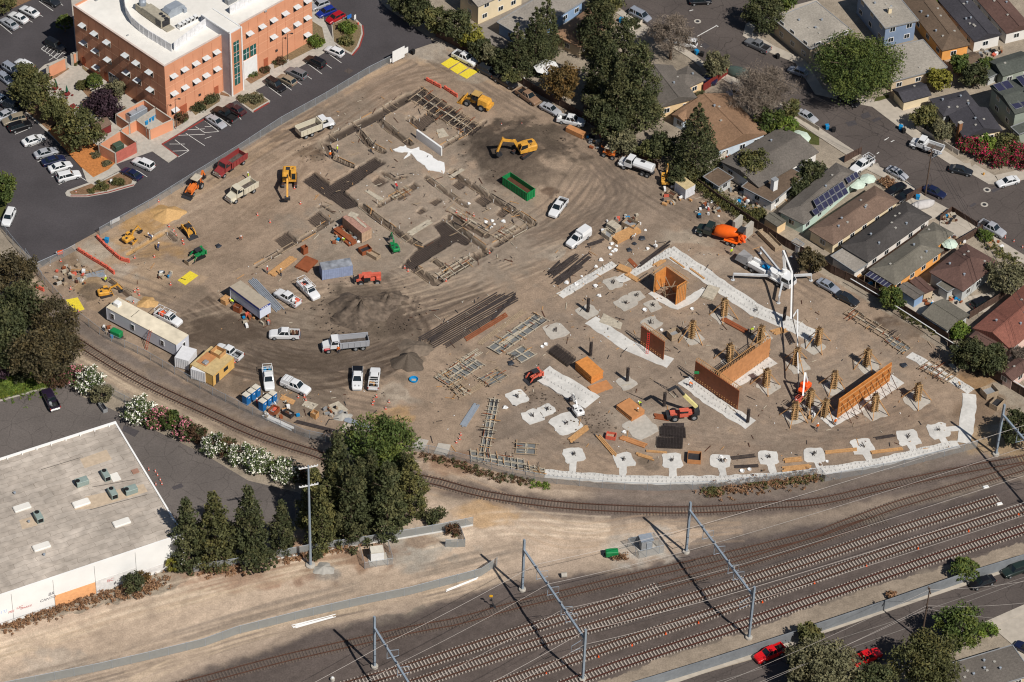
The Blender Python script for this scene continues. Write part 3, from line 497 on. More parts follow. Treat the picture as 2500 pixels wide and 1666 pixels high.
HT=15.9
tf=[OL(T(1,0,*p,HT))for p in[(222,305),(335,245)]];x0_,x1_=tf[0].x,tf[1].x;yd=(tf[0].y+tf[1].y)/2;yb=6.0
mb=MB().use(mc('pale_grey_panel',196,198,206,.8,var=.05));mb.prism([(x0_,yd),(x1_,yd),(x1_,yb),(x0_,yb)],-.1,HT-.3);obj('stair_tower',mb,office)
tw=[x for x in COL.objects if x.name=='stair_tower'][0]
mb=MB().use(M['orangewall']);mb.box((x0_+x1_)/2,yd-.06,HT/2-.2,x1_-x0_-.5,.12,HT-.4);obj('front_panel',mb,tw)
mb=MB().use(M['white']);mb.box(x0_+.12,yd-.12,HT/2,.3,.3,HT);mb.box(x1_-.12,yd-.12,HT/2,.3,.3,HT);mb.box((x0_+x1_)/2,yd+.1,HT-.1,x1_-x0_,.3,.3);mb.box(x0_+.1,(yd+yb)/2,HT-.1,.25,yb-yd,.3);mb.box(x1_-.1,(yd+yb)/2,HT-.1,.25,yb-yd,.3);obj('corner_trim',mb,tw)
mb=MB().use(M['roofwhite']);mb.prism([(x0_+.2,yd+.2),(x1_-.2,yd+.2),(x1_-.2,yb),(x0_+.2,yb)],HT-.3,HT-.12);obj('tower_roof',mb,tw)
for k in range(4):
 mb=MB().use(mat('green_glass',(.02,.10,.09),.1,var=.3,spec=.7));zc=3.6+k*2.75;mb.box((x0_+x1_)/2,yd-.14,zc,1.45,.06,2.55);mb.use(M['white'])
 mb.box((x0_+x1_)/2,yd-.18,zc,.06,.05,2.6);mb.box((x0_+x1_)/2,yd-.18,zc+.5,1.5,.05,.06);obj('window',mb,tw)
ea=hit_local(1,0,352,560,nf,base);eb=hit_local(1,0,475,510,nf,base)
mb=MB().use(M['white']);mb.box((ea.x+eb.x)/2,-.1,2.3,eb.x-ea.x,.2,4.6);obj('entry_bay',mb,office)
for fx in(.22,.75):
 mb=MB().use(MC['green_glass']);mb.box(ea.x+(eb.x-ea.x)*fx,-.12,6.2,1.5,.08,2.6);mb.use(M['white']);mb.box(ea.x+(eb.x-ea.x)*fx,-.17,6.2,.07,.05,2.7);mb.box(ea.x+(eb.x-ea.x)*fx,-.17,6.4,1.6,.05,.07);obj('window',mb,office)
zr=HB-.3;scr=[OL(T(0,0,*p,zr))for p in[(1160,-80),(1145,40),(1160,130),(1210,220),(1280,285),(1360,345),(1582,480)]]+[OL(T(1,0,30,225,zr)),OL(T(1,0,230,130,zr)),OL(T(1,0,500,-20,zr)),OL(T(1,0,640,-100,zr))]
mb=MB().use(mc('white_screen_panel',228,228,230,.85,rough=.5))
for i,(a,b)in enumerate(zip(scr,scr[1:])):
 if i==6:a=a+(b-a)*.06
 if i==7:obj('roof_screen',mb,office);mb=MB().use(MC['white_screen_panel']);continue
 d=(b-a).normalized();n_=Vector((-d.y,d.x,0))*.06;mb.prism([a+n_,b+n_,b-n_,a-n_],zr,zr+1.9)
 L=(b-a).length
 for k in range(int(L/1.2)):q=a+d*(k*1.2+.3);mb.box(q.x-n_.x*1.3,q.y-n_.y*1.3,zr+.95,.06,.06,1.9,math.atan2(d.y,d.x))
obj('roof_screen',mb,office)
def rooftop(name,parts,label=None):
 mb0=None
 for nm,mbb in parts:
  mb0=obj(nm,mbb,office)if mb0 is None else obj(nm,mbb,mb0)
p0=OL(T(0,0,1440,190,zr));rz_=OL(T(0,0,1540,260,zr))-p0;a0=math.atan2(rz_.y,rz_.x)
mb=MB().use(mc('beige_metal',176,168,150));mb.M=Matrix.Translation((p0.x,p0.y,zr))@Matrix.Rotation(a0,4,'Z');mb.rbox(0,0,1.15,6,2.3,1.9,.08);mb.box(-4.2,0,.9,2.2,2.0,1.4);mb.box(0,0,.1,9,2.0,.2)
fan=MB().use(M['dkmetal']);fan.M=mb.M
for k in range(3):fan.lathe([(.42,2.1),(.42,2.22),(.3,2.22),(0,2.15)],(1.2+k*.95,.3-.1*k,0),10)
cy=MB().use(M['steel']);cy.M=mb.M;cy.lathe([(.75,1.6),(.75,2.5),(.5,2.9),(0,3.0)],(-4.2,0,0),12);lv=MB().use(M['dkmetal']);lv.M=mb.M;lv.box(3.02,0,1.1,.06,1.9,1.5);lv.box(2.0,-1.16,1.1,1.6,.06,1.4)
rooftop('air_handler',[('air_handler',mb),('fan',fan),('vent_stack',cy),('louvre',lv)])
p1=OL(T(0,0,1600,120,zr));mb=MB().use(M['steel']);mb.M=Matrix.Translation((p1.x,p1.y,zr))@Matrix.Rotation(a0+1.57,4,'Z');mb.side([(-2.2,0),(2.2,0),(2.2,1.2),(1.4,1.9),(-1.4,1.9),(-2.2,1.2)],-1,1);mb.box(1.8,-1.3,.5,.7,.5,1.);rooftop('duct',[('duct_housing',mb)])
p2=OL(T(0,0,1730,225,zr));mb=MB().use(M['white']);mb.M=Matrix.Translation((p2.x,p2.y,zr))@Matrix.Rotation(a0+1.57,4,'Z');mb.box(0,0,.2,5,.9,.4)
for k in range(5):mb.box(-2+k,0,.8,.75,.8,.8)
lv=MB().use(M['dkmetal']);lv.M=mb.M
for k in range(5):lv.box(-2+k,-.42,.8,.5,.06,.5)
rooftop('condenser',[('condenser_row',mb),('louvre',lv)])
for c,r,x,y,s_ in[(1,0,240,20,1.2),(0,0,1175,330,.25),(1,0,560,110,.3),(0,0,890,5,.4)]:
 q=OL(T(c,r,x,y,zr));mb=MB().use(M['grey']);mb.rbox(q.x,q.y,zr+s_*.5,s_*2,s_,s_,.05);obj('roof_vent',mb,office)
def walls(label,P,h,th,m,closed=True,name='block_enclosure',cap=None,gate=None):
 o=Vector(P[0]);root=thing(name,label,'enclosure',(o.x,o.y,0));Q=[Vector((p.x-o.x,p.y-o.y,0))for p in P]
 seq=list(zip(Q,Q[1:]+Q[:1]))if closed else list(zip(Q,Q[1:]))
 for i,(a,b)in enumerate(seq):
  if gate and i in gate:mm=mc('salmon_gate',196,110,96)
  else:mm=m
  d=(b-a).normalized();n_=Vector((-d.y,d.x,0))*th/2;mb=MB().use(mm);mb.prism([a+n_+d*th/2,b+n_-d*th/2,b-n_-d*th/2,a-n_+d*th/2],.1,h);obj('gate' if gate and i in gate else 'wall',mb,root)
 cp=MB().use(M['conc'])
 for q in Q:cp.box(q.x,q.y,h/2+.03,th*1.02,th*1.02,h+.06,0)
 for i,(a,b)in enumerate(seq):
  if gate and i in gate:continue
  cp.bar(a+Vector((0,0,h+.03)),b+Vector((0,0,h+.03)),th*1.1,.06)
 obj('coping',cp,root);return root
h_=2.7
walls('orange walled yard holding the grey generator and blue bins',[T(0,0,*p,h_)for p in[(1068,1055),(1325,922),(1430,993),(1590,1100),(1375,1195),(1350,1175),(1255,1105),(1190,1140)]],h_,.25,M['orangewall'])
walls('cross wall between the generator and the blue bins',[T(0,0,*p,h_)for p in[(1258,1103),(1425,995)]],h_-.1,.22,M['conc'],False,'block_wall')
walls('low orange wall running to the shed yard',[T(0,0,*p,2.2)for p in[(1115,1195),(1250,1115)]],2.2,.25,M['orangewall'],False,'block_wall')
walls('orange walled pen with salmon gate round the green transformer',[T(0,0,*p,h_)for p in[(912,1330),(1105,1205),(1255,1310),(1062,1412)]],h_,.25,M['orangewall'],gate=[2])
walls('orange courtyard wall with a gate opening beside the office',[T(0,0,*p,3.0)for p in[(435,612),(600,530)]],3.0,.5,M['orangewall'],False,'courtyard_wall')
walls('short orange courtyard wall end against the office',[T(0,0,*p,3.0)for p in[(662,500),(700,482)]],3.0,.5,M['orangewall'],False,'courtyard_wall')
t=thing('generator','grey generator inside the orange walled yard','generator',T(0,0,1260,1090),ang(T(0,0,1160,1100),T(0,0,1350,1000)));mb=MB().use(M['steel']);mb.rbox(0,0,1.0,4.4,1.5,1.9,.06);obj('housing',mb,t);mb=MB().use(M['dkmetal']);mb.box(-1.9,0,1.97,.5,1.1,.05);mb.tube((0,0,1.9),(0,0,2.7),.06);obj('vent',mb,t)
t=thing('transformer','dark green transformer box inside the walled pen','transformer',T(0,0,1090,1385),ang(T(0,0,1050,1365),T(0,0,1140,1325)));mb=MB().use(mat('transformer_green',(.05,.085,.06),.5));mb.rbox(0,0,.9,1.9,1.5,1.5,.06);mb.box(-.9,.1,.6,.4,1.2,.9);obj('housing',mb,t);mb=MB().use(M['conc']);mb.box(0,0,.18,2.4,2,.12);obj('slab',mb,t)
sh=[T(0,0,*p,2.1)for p in[(865,1120),(905,1185),(1030,1140)]]
# ================================================================ railway
def resample(P,step):
 out=[Vector(P[0])];acc=0.
 for a,b in zip(P,P[1:]):
  a,b=Vector(a),Vector(b);L=(b-a).length;t=step-acc
  while t<=L:out.append(a+(b-a)*(t/L));t+=step
  acc=L-(t-step)
 return out
def smooth(P,k=6):
 Q=[]
 for i in range(len(P)-1):
  p0=P[max(i-1,0)];p1=P[i];p2=P[i+1];p3=P[min(i+2,len(P)-1)]
  for j in range(k):
   t=j/k;Q.append(.5*((2*p1)+(p2-p0)*t+(2*p0-5*p1+4*p2-p3)*t*t+(p3*1-p0-3*p2+3*p1)*t**3))
 return Q+[P[-1]]
M['tiec']=mc('concrete_sleeper',190,178,166,.76,var=.16,scale=2);M['tiew']=mc('timber_sleeper',106,94,85,.8,var=.3,scale=3);M['rail']=mc('rusty_rail',100,70,57,.7,var=.25,scale=2,rough=.7);M['raild']=mc('dark_rusty_rail',92,52,42,.7,var=.2,scale=2)
def tb_(mb,z,tie):
 for s in(-1,1):mb.use(tie);mb.box(0,s*1.08,z+.11,.22,.3,.2);mb.use(M['raild']);mb.box(0,s*.76,z+.09,.23,.34,.17)
 mb.use(tie);mb.box(0,0,z+.09,.22,1.18,.19)
def track(P,label,tie,step,z=0.,railm='rail',wood=False,shade=0.):
 root=thing('railway_track',label,'railway track',(0,0,0),0,None)
 Q=resample(P,step);dirs=[(Q[min(i+1,len(Q)-1)]-Q[max(i-1,0)]).normalized()for i in range(len(Q))]
 for s in(-1,1):
  mb=MB().use(M[railm]);R2=resample(P,4.)
  for a,b in zip(R2,R2[1:]):
   d=(b-a).normalized();n_=Vector((-d.y,d.x,0))*.76*s;a2=a+n_+Vector((0,0,z+.30));b2=b+n_+d*.02+Vector((0,0,z+.30));mb.bar(a2,b2,.11,.18)
  obj('rail',mb,root)
 mb=MB().use(tie)
 if wood:mb.box(0,0,z+.1,.24,2.55,.2)
 else:tb_(mb,z,tie)
 me=mb.mesh('sleeper');inv=[]
 for i,(q,d)in enumerate(zip(Q,dirs)):
  x,y=px_of(q)
  if-60<x<2560 and 0<y<1726:inv.append((q,d))
 inv.sort(key=lambda t:px_of(t[0])[1],reverse=True);rest=MB().use(tie)
 for k,(q,d)in enumerate(inv):
  j=random.uniform(-.05,.05)*(2 if wood else .3);a=math.atan2(d.y,d.x)+random.uniform(-.02,.02)*(2 if wood else .5)
  if k<98:link('sleeper',me,root,q+Vector((-d.y*j,d.x*j,0)),(0,0,a))
  else:
   rest.M=Matrix.Translation(q+Vector((-d.y*j,d.x*j,0)))@Matrix.Rotation(a,4,'Z')
   if wood:rest.box(0,0,z+.1,.24,2.55,.2)
   else:tb_(rest,z,tie)
 if rest.f:tag(obj('sleepers',rest,root),kind='stuff')
 return root
def ext(pts,a=.3,b=.3):
 P=[Vector(p)for p in pts];return[P[0]+(P[0]-P[1]).normalized()*25*a]+P+[P[-1]+(P[-1]-P[-2]).normalized()*25*b]
track(smooth(SPW),'rusty single spur track curving round the building site',M['tiew'],.56,z=-.11,wood=True)
tA=ext(TS(1,3,[(-500,1680),(0,1548),(700,1360),(1100,1270),(1876,1095)])+TS(2,3,[(450,1015),(950,872),(1320,785),(1876,650)])+TS(3,3,[(900,445),(1876,210)])+TS(4,3,[(400,60)])+TS(4,2,[(700,1520),(1300,1345),(1885,1170)]))
track(tA,'rusty timber sleeper track beside the gravel shoulder, farthest of the parallel tracks',M['tiew'],.56,z=-.11,wood=True)
sp=ext(TS(1,3,[(500,1700),(1400,1380),(1876,1220)])+TS(2,3,[(400,1050),(700,960)]),.2,0)
tB=ext(TS(1,3,[(600,1800)])+TS(2,3,[(-300,1530),(0,1440),(1000,1115),(1500,960),(1876,850)])+TS(3,3,[(400,705)]),.3,0)
track(tB,'pale concrete sleeper track that ends in timber sleepers beside the farthest track',M['tiec'],.61)
track([Vector(p)for p in TS(3,3,[(420,698),(1000,535),(1876,265)])+TS(4,3,[(300,145),(600,60)])],'short run of timber sleeper track joining the concrete track to the farthest track',M['tiew'],.56,z=-.11,wood=True)
tC=ext(TS(2,3,[(-400,1725),(130,1560),(1000,1265),(1876,1010)])+TS(3,3,[(900,740),(1876,425)])+TS(4,3,[(700,185),(1300,0)]))
track(tC,'concrete sleeper track, second of the pale tracks from the building site',M['tiec'],.61)
tD=ext(TS(2,3,[(900,1568),(1876,1235)])+TS(3,3,[(1000,905),(1876,600)])+TS(4,3,[(900,285),(1876,-15)]))
track(tD,'concrete sleeper track with small orange markers, third of the pale tracks',M['tiec'],.61)
tE=ext(TS(2,3,[(1450,1585),(1876,1430)])+TS(3,3,[(1000,1105),(1876,800)])+TS(4,3,[(1000,455),(1876,170)]))
track(tE,'concrete sleeper track nearest the grey boundary wall',M['tiec'],.61,railm='raild')
mk=MB().use(M['orange']);mk.lathe([(.16,0),(.2,.05),(.05,.5),(.0,.52)],n=6);mkm=mk.mesh('track_marker')
for c,r,x,y in[(2,3,1730,1340),(2,3,1250,1495),(3,3,160,1235),(3,3,470,1130),(3,3,770,1030),(3,3,1355,840),(3,3,1832,665),(4,3,432,508),(4,3,905,348),(4,3,1368,190),(4,3,1825,38)]:
 tag(link('track_marker',mkm,None,T(c,r,x,y)),'small orange marker standing beside the third pale concrete track','marker','orange markers along the track')
M['mast']=mc('blue_grey_mast',168,182,196,.75,var=.08,rough=.5,metal=.25)
def bracket(mb,c,u,side):
 """drop arm and cantilever under a portal beam"""
 a=c+Vector((0,0,-.2));b=c+Vector((0,0,-2.6));w=Vector((-u.y,u.x,0))
 mb.bar(a,b,.11);e=b+w*side*1.9+Vector((0,0,1.3));f=b+w*side*2.1+Vector((0,0,-.15))
 mb.tube(b+Vector((0,0,.1)),f,.05,n=5);mb.tube(a+Vector((0,0,-.4)),f+Vector((0,0,1.4)),.05,n=5);mb.tube(f,f+Vector((0,0,1.4)),.03,n=5)
PORT=[]
def portal(b0,b1,h0,h1,hb,label):
 b0,b1=Vector(b0),Vector(b1);root=thing('catenary_portal',label,'catenary mast',b0,0,'catenary portals across the tracks')
 u=(b1-b0).normalized();L=(b1-b0).length
 for b,h in((b0,h0),(b1,h1)):
  o=b-b0;mb=MB().use(M['mast']);a=math.atan2(u.y,u.x)
  mb.box(o.x,o.y,h/2,.10,.34,h,a);mb.box(o.x,o.y,h/2,.36,.06,h-.02,a);mb.box(o.x+u.x*.17,o.y+u.y*.17,h/2,.05,.36,h-.04,a);mb.box(o.x-u.x*.17,o.y-u.y*.17,h/2,.05,.36,h-.04,a)
  obj('mast',mb,root);f=MB().use(M['conc']);f.lathe([(.62,-.2),(.62,.35),(.55,.42),(0,.42)],(o.x,o.y,0),14);obj('footing',f,root)
 mb=MB().use(M['mast']);z=Vector((0,0,hb));mb.bar(z+u*.1,z+u*(L-.1),.32,.38)
 obj('beam',mb,root)
 for fr in(.22,.40,.62,.70,.97):
  mb=MB().use(M['mast']);bracket(mb,z+u*(L*fr),u,1 if fr<.9 else-1);obj('drop_arm',mb,root)
  mb=MB().use(M['grey']);c=z+u*(L*fr);mb.lathe([(.05,.15),(.14,.3),(.08,.4),(.14,.5),(.08,.6),(.14,.7),(.04,.9)],c,6);obj('insulator',mb,root)
 PORT.append((b0,u,L,hb));return root
g2a,g2b=G(1675,1349),G(1828,1558.5);dv=g2b-g2a
g1a=G(1275,1441);g3a=G(2431,1110.5);g0a=G(914.5,1629)
portal(g0a,g0a+dv*1.02,12.3,12.3,9.6,'catenary portal at the bottom left with only its near half in view')
portal(g1a,g1a+dv*1.02,12.3,12.3,9.9,'catenary portal standing next to the end of the screened fence and yellow switch stand')
portal(g2a,g2b,12.3,12.6,10.3,'catenary portal between the caged grey cabinet and the red pickup')
portal(g3a,g3a+dv,12.4,12.4,9.9,'catenary portal at the right edge beside the fence corner')
M['wire']=mc('bare_wire',206,196,188,.6,rough=.5,var=.0);M['wired']=mat('dark_wire',(.05,.045,.045),.6,var=0)
def wire(pts,sag,r=.028,m='wire'):
 mb=MB().use(M[m])
 for a,b in zip(pts,pts[1:]):
  Q=[a+(b-a)*(k/8)+Vector((0,0,-4*sag*(k/8)*(1-k/8)))for k in range(9)];mb.path(Q,r,4)
 return mb
order=[0,1,2,3];tdir=(PORT[2][0]-PORT[1][0])
def ppt(i,fr,dz):b,u,L,hb=PORT[i];return b+u*(L*fr)+Vector((0,0,hb+dz))
for fr,dz,r_,lb in[(.2,.7,.036,'thick pale feeder wire crossing above the gravel shoulder'),(.41,.5,.03,'overhead contact wire above the farthest concrete track'),(.64,-.7,.028,'overhead wire above the middle concrete track'),(1.0,2.2,.038,'bright feeder wire carried on the outer mast tops'),(1.0,-1.2,.03,'lower wire carried on outer mast brackets above the orange markers'),(.3,-2.4,.018,'thin dark contact wire above the timber track'),(.66,-2.5,.018,'thin dark contact wire above the middle concrete track'),(.85,-2.6,.018,'thin dark contact wire between the two nearest concrete tracks')]:
 P=[ppt(i,fr,dz)for i in order];P=[P[0]-(P[1]-P[0])]+P+[P[3]+(P[3]-P[2])]
 solo('overhead_wire',wire(P,.35,r_,'wire' if r_>.02 else 'wired'),lb,'wire','overhead wires along the tracks')
t=thing('switch_stand','rail switch stand with a yellow target beside the timber track','switch stand',T(2,3,765,885))
mb=MB().use(M['dkmetal']);mb.box(0,0,.15,.9,.4,.3);mb.box(0,.2,.45,.3,.3,.4);obj('stand_base',mb,t);mb=MB().use(M['dkmetal']);mb.tube((0,0,.3),(-.4,.3,2.2),.06);mb.box(-.4,.3,1.5,.5,.06,.4);obj('post',mb,t);mb=MB().use(mat('target_yellow',(.8,.42,.02),.5));mb.box(-.4,.3,2.5,.55,.08,.45);mb.tube((-.4,.3,2.2),(-.4,.3,2.4),.05);obj('target',mb,t)
def pipes(label,a,b,n,r,m,dz=0,spread=.6,name='pipe_stack',cat='pipes',group=None):
 root=thing(name,label,cat,a,0,group);d=b-a;w=Vector((-d.y,d.x,0)).normalized()
 for i in range(n):
  o=w*(r*2.6*(i-(n-1)/2))if i<5 else w*(r*2.1*(i-5-1));j=random.uniform(-.4,.4)*spread;z=Vector((0,0,r+dz+(0 if i<5 else r*1.8)))
  mb=MB().use(M[m]);u=d.normalized();mb.tube(o+u*j+z,o+d+u*j+w*random.uniform(-.2,.2)*spread+z,r,n=7);obj('pipe',mb,root)
 return root
pipes('white plastic pipes lying on gravel between fence and tracks',T(1,3,840,1055),T(1,3,1215,965),5,.075,'white',spread=2.2,group='loose white pipes');pipes('two thin pale poles lying along the screened fence foot',T(2,3,330,735),T(2,3,620,622),2,.1,'white',group='loose white pipes')
def simple(name,label,cat,loc,rz,parts,group=None):
 t=thing(name,label,cat,loc,rz,group)
 for nm,mb in parts:obj(nm,mb,t)
 return t
t=thing('concrete_pipe_ring','short concrete drum lying at the gravel edge by the tracks','drum',T(2,3,1415,605));mb=MB().use(M['conc']);mb.tube((-.5,0,.45),(.45,.15,.45),.45,n=12);obj('drum_shell',mb,t)
t=thing('concrete_pedestal','round concrete pedestal with white cap standing among the near tracks','pedestal',T(1,3,1170,1550));mb=MB().use(M['conc']);mb.lathe([(.4,0),(.4,.5),(.3,.6),(0,.6)],n=10);obj('pedestal_base',mb,t);mb=MB().use(M['white']);mb.lathe([(.25,.6),(.2,.75),(0,.8)],n=8);obj('cap',mb,t)
for c,r,x,y,l in[(4,2,1533,1350,'white flat cover plate between timber track and concrete track'),(4,2,1658,1505,'white flat cover plate lying nearer the concrete track edge')]:
 t=thing('trackside_box',l,'cover plate',T(c,r,x,y));mb=MB().use(M['white']);mb.rbox(0,0,.12,1.0,.55,.24,.05,.35);obj('lid',mb,t);mb=MB().use(M['conc']);mb.box(0,0,.02,1.15,.7,.08,.35);obj('plinth',mb,t)
def fence(P,h,label,m='chain',step=3.,rails=True,group=None,name='chain_link_fence',post_r=.04,pm='steel',cat='fence'):
 root=thing(name,label,cat,P[0],0,group);o=Vector(P[0]);mb=MB().use(M[m]);rl=MB().use(M[pm])
 P=[Vector(p)-o for p in P]
 for a,b in zip(P,P[1:]):
  up=Vector((0,0,h));lo=Vector((0,0,.05));mb.poly([a+lo,b+lo,b+up,a+up])
  if rails:rl.tube(a+up,b+up,post_r*.8,n=5)
 obj('fence_fabric',mb,root)
 if rails:obj('top_rail',rl,root)
 pp=MB().use(M[pm]);pp.tube((0,0,-.1),(0,0,h+.12),post_r,n=6);pme=pp.mesh('fence_post')
 Q=resample(P,step)+[P[-1]]
 Q=Q if len(Q)<=100 else Q[:100]
 for q in Q:link('fence_post',pme,root,q)
 return root
FB=[T(0,3,-200,1690),T(0,3,300,1590),T(0,3,900,1470),T(0,3,1340,1370),T(0,3,1876,1240),T(1,3,300,1130),T(1,3,900,980),T(1,3,1500,845),T(1,3,1876,770),T(2,3,400,665),T(2,3,655,598),T(2,3,800,500)]
fence(FB,2.0,'long fence with grey green screening beside the tan dirt track','screen',3.2)
band('kerb',FB[:-1],.35,.1,M['wood3'],side=1.2)
fence([D(*p)for p in[(60,590),(100,650),(165,722),(240,778),(330,820),(420,872),(500,915),(560,945),(630,975),(700,1005),(760,1018)]],1.9,'chain link fence following the spur track behind the office trailer',step=3.)
fence([T(2,2,-30,1010),T(2,2,200,1040),T(2,2,545,1130),T(2,2,900,1240),T(2,2,1250,1310),T(2,2,1885,1370),T(3,2,400,1385),T(3,2,1000,1360),T(3,2,1885,1240),T(4,2,50,1300),T(4,2,800,1160),T(4,2,1450,990)],1.9,'chain link fence along the near edge of the white footing strip',step=4.)
fence([T(0,1,920,598),T(0,1,1400,330),T(0,1,1830,60),T(1,0,320,1400),T(1,0,700,1150),T(1,0,1110,925),T(1,0,1500,690),T(1,0,1740,570)],1.9,'chain link fence between the dark parking lot and the building site','chain',3.)
fence([T(0,1,0,520),T(0,1,110,670),T(0,1,300,900),T(0,1,390,1010)],1.9,'chain link fence on the left edge beside the dark trees')
fence([T(0,1,340,915),T(0,1,530,830),T(0,1,695,745)],1.7,'open chain link gate at the site entrance with an orange sign',name='chain_link_gate',cat='gate',post_r=.05)
fence([T(0,2,930,440),T(0,2,1045,520),T(0,2,1240,620)],1.9,'chain link fence section between the white flowered shrubs')
fence([T(1,3,-100,560),T(1,3,280,505),T(1,3,680,430),T(1,3,1100,350),T(1,3,1400,315),T(1,3,1876,235),T(2,3,290,185),T(2,3,480,145),T(2,3,580,125)],1.9,'grey slatted chain link fence along the conifer row','screen',3.)
band('mow_strip',[T(1,3,660,440),T(1,3,1100,355),T(1,3,1876,240),T(2,3,290,190),T(2,3,580,130)],.3,.12,M['pad'])
fence([T(2,3,330,330),T(2,3,510,330),T(2,3,470,220),T(2,3,440,180)],1.8,'small chain link pen with a white sign at the fence end','screen',2.)
fence([T(1,3,1420,380),T(1,3,1465,530),T(1,3,1725,490),T(1,3,1680,330)],1.6,'chain link cage round the pale utility cabinet',step=2.)
fence([T(3,3,120,330),T(3,3,220,440),T(3,3,450,385),T(3,3,350,270),T(3,3,120,330)],2.0,'chain link cage round the grey cabinet by the tracks',step=2.4)
bw=[T(3,3,-200,1760),T(3,3,350,1600),T(3,3,900,1430),T(3,3,1500,1235),T(4,3,0,1108),T(4,3,700,870),T(4,3,1300,660),T(4,3,1876,480),T(4,3,2300,370)]
mb=MB().use(mc('grey_block_wall',132,136,140,.8,var=.1,scale=1.5,var2=.14,scale2=.25))
for a,b in zip(bw,bw[1:]):
 n_=Vector((-(b-a).y,(b-a).x,0)).normalized()*.12;mb.prism([a+n_,b+n_,b-n_,a-n_],0,2.3)
solo('boundary_wall',mb,'long grey wall between the tracks and the road in the bottom right corner','wall')
t=thing('utility_cabinet','pale peaked utility cabinet in a cage by the slatted fence','cabinet',T(1,3,1575,435),R(13));mb=MB().use(M['white']);mb.side([(-1.1,.1),(1.15,.1),(1.15,2.1),(-1.1,2.1)],-.6,.65);obj('cabinet_body',mb,t);mb=MB().use(mc('cream_roof',222,216,202));mb.side([(-1.2,2.1),(1.2,2.1),(1.1,2.35),(-1.1,2.35)],-.75,.8);obj('roof',mb,t);mb=MB().use(M['conc']);mb.box(.2,-.3,.05,3.4,2.8,.1);obj('slab',mb,t)
t=thing('signal_cabinet','grey cabinet inside a tall cage next to the green generator','cabinet',T(3,3,300,340),R(17));mb=MB().use(M['grey']);mb.box(-.25,.2,1.2,2.0,1.5,2.3);obj('cabinet_body',mb,t);mb=MB().use(M['steel']);mb.box(-.25,.2,2.42,2.3,1.9,.14);obj('roof',mb,t)
mb=MB().use(M['steel']);mb.box(.1,-.62,1.1,.9,.12,1.6);obj('louvre_panel',mb,t);mb=MB().use(M['conc']);mb.box(.2,-.3,.04,4.2,3.2,.08);obj('slab',mb,t)
# ================================================================ houses
def shingle(name,r,g,b,sc=.35):
 m=mc(name,r,g,b,.8,rough=.95,var=.16,scale=2.5,var2=.14,scale2=.2)
 n=m.node_tree.nodes;l=m.node_tree.links;bs=n['Principled BSDF'];src=bs.inputs['Base Color'].links[0].from_socket
 t=n.new('ShaderNodeTexBrick');t.inputs['Scale'].default_value=sc*3;t.inputs['Color1'].default_value=(1,1,1,1);t.inputs['Color2'].default_value=(.86,.86,.86,1);t.inputs['Mortar'].default_value=(.7,.7,.7,1);t.inputs['Mortar Size'].default_value=.02
 tc=n.new('ShaderNodeTexCoord');l.new(tc.outputs['Object'],t.inputs['Vector'])
 x=n.new('ShaderNodeMix');x.data_type='RGBA';x.blend_type='MULTIPLY';x.inputs[0].default_value=1;l.new(src,x.inputs[6]);l.new(t.outputs[0],x.inputs[7]);l.new(x.outputs[2],bs.inputs['Base Color']);return m
RM={k:shingle('roofing_'+k,*c)for k,c in dict(grey=(118,111,104),brown=(128,106,92),dark=(82,78,76),slate=(76,74,80),greygreen=(122,117,106),tan=(160,127,100),red=(148,96,82),redbrown=(110,84,76),green=(92,96,90),flat=(178,170,158),flat2=(166,158,148),brn2=(116,98,82)).items()}
WM={k:mc('siding_'+k,*c,.85,var=.05,scale=.8,var2=.06)for k,c in dict(cream=(232,214,180),white=(232,228,222),teal=(196,218,206),orange=(240,172,96),grey=(196,198,196),blue=(142,170,204),bluegrey=(132,150,176),lightblue=(206,218,230),pink=(226,196,184),green=(150,158,146),tan=(206,186,158),peach=(238,206,160),red=(126,48,46),wood=(150,104,72)).items()}
wnm=MB().use(M['white']);wnm.box(0,-.02,0,1.35,.06,1.15);wnm=wnm.mesh('window');wpm=MB().use(M['glass']);wpm.box(-.3,-.05,0,.52,.03,.95);wpm.box(.3,-.05,0,.52,.03,.95);wpm=wpm.mesh('pane')
vtm=MB().use(M['steel']);vtm.lathe([(.16,-.1),(.16,.25),(.24,.28),(.24,.42),(0,.5)],n=8);vtm=vtm.mesh('roof_vent');vt2=MB().use(mc('pale_vent',176,172,164));vt2.box(0,0,.05,.45,.35,.22);vt2=vt2.mesh('roof_vent')
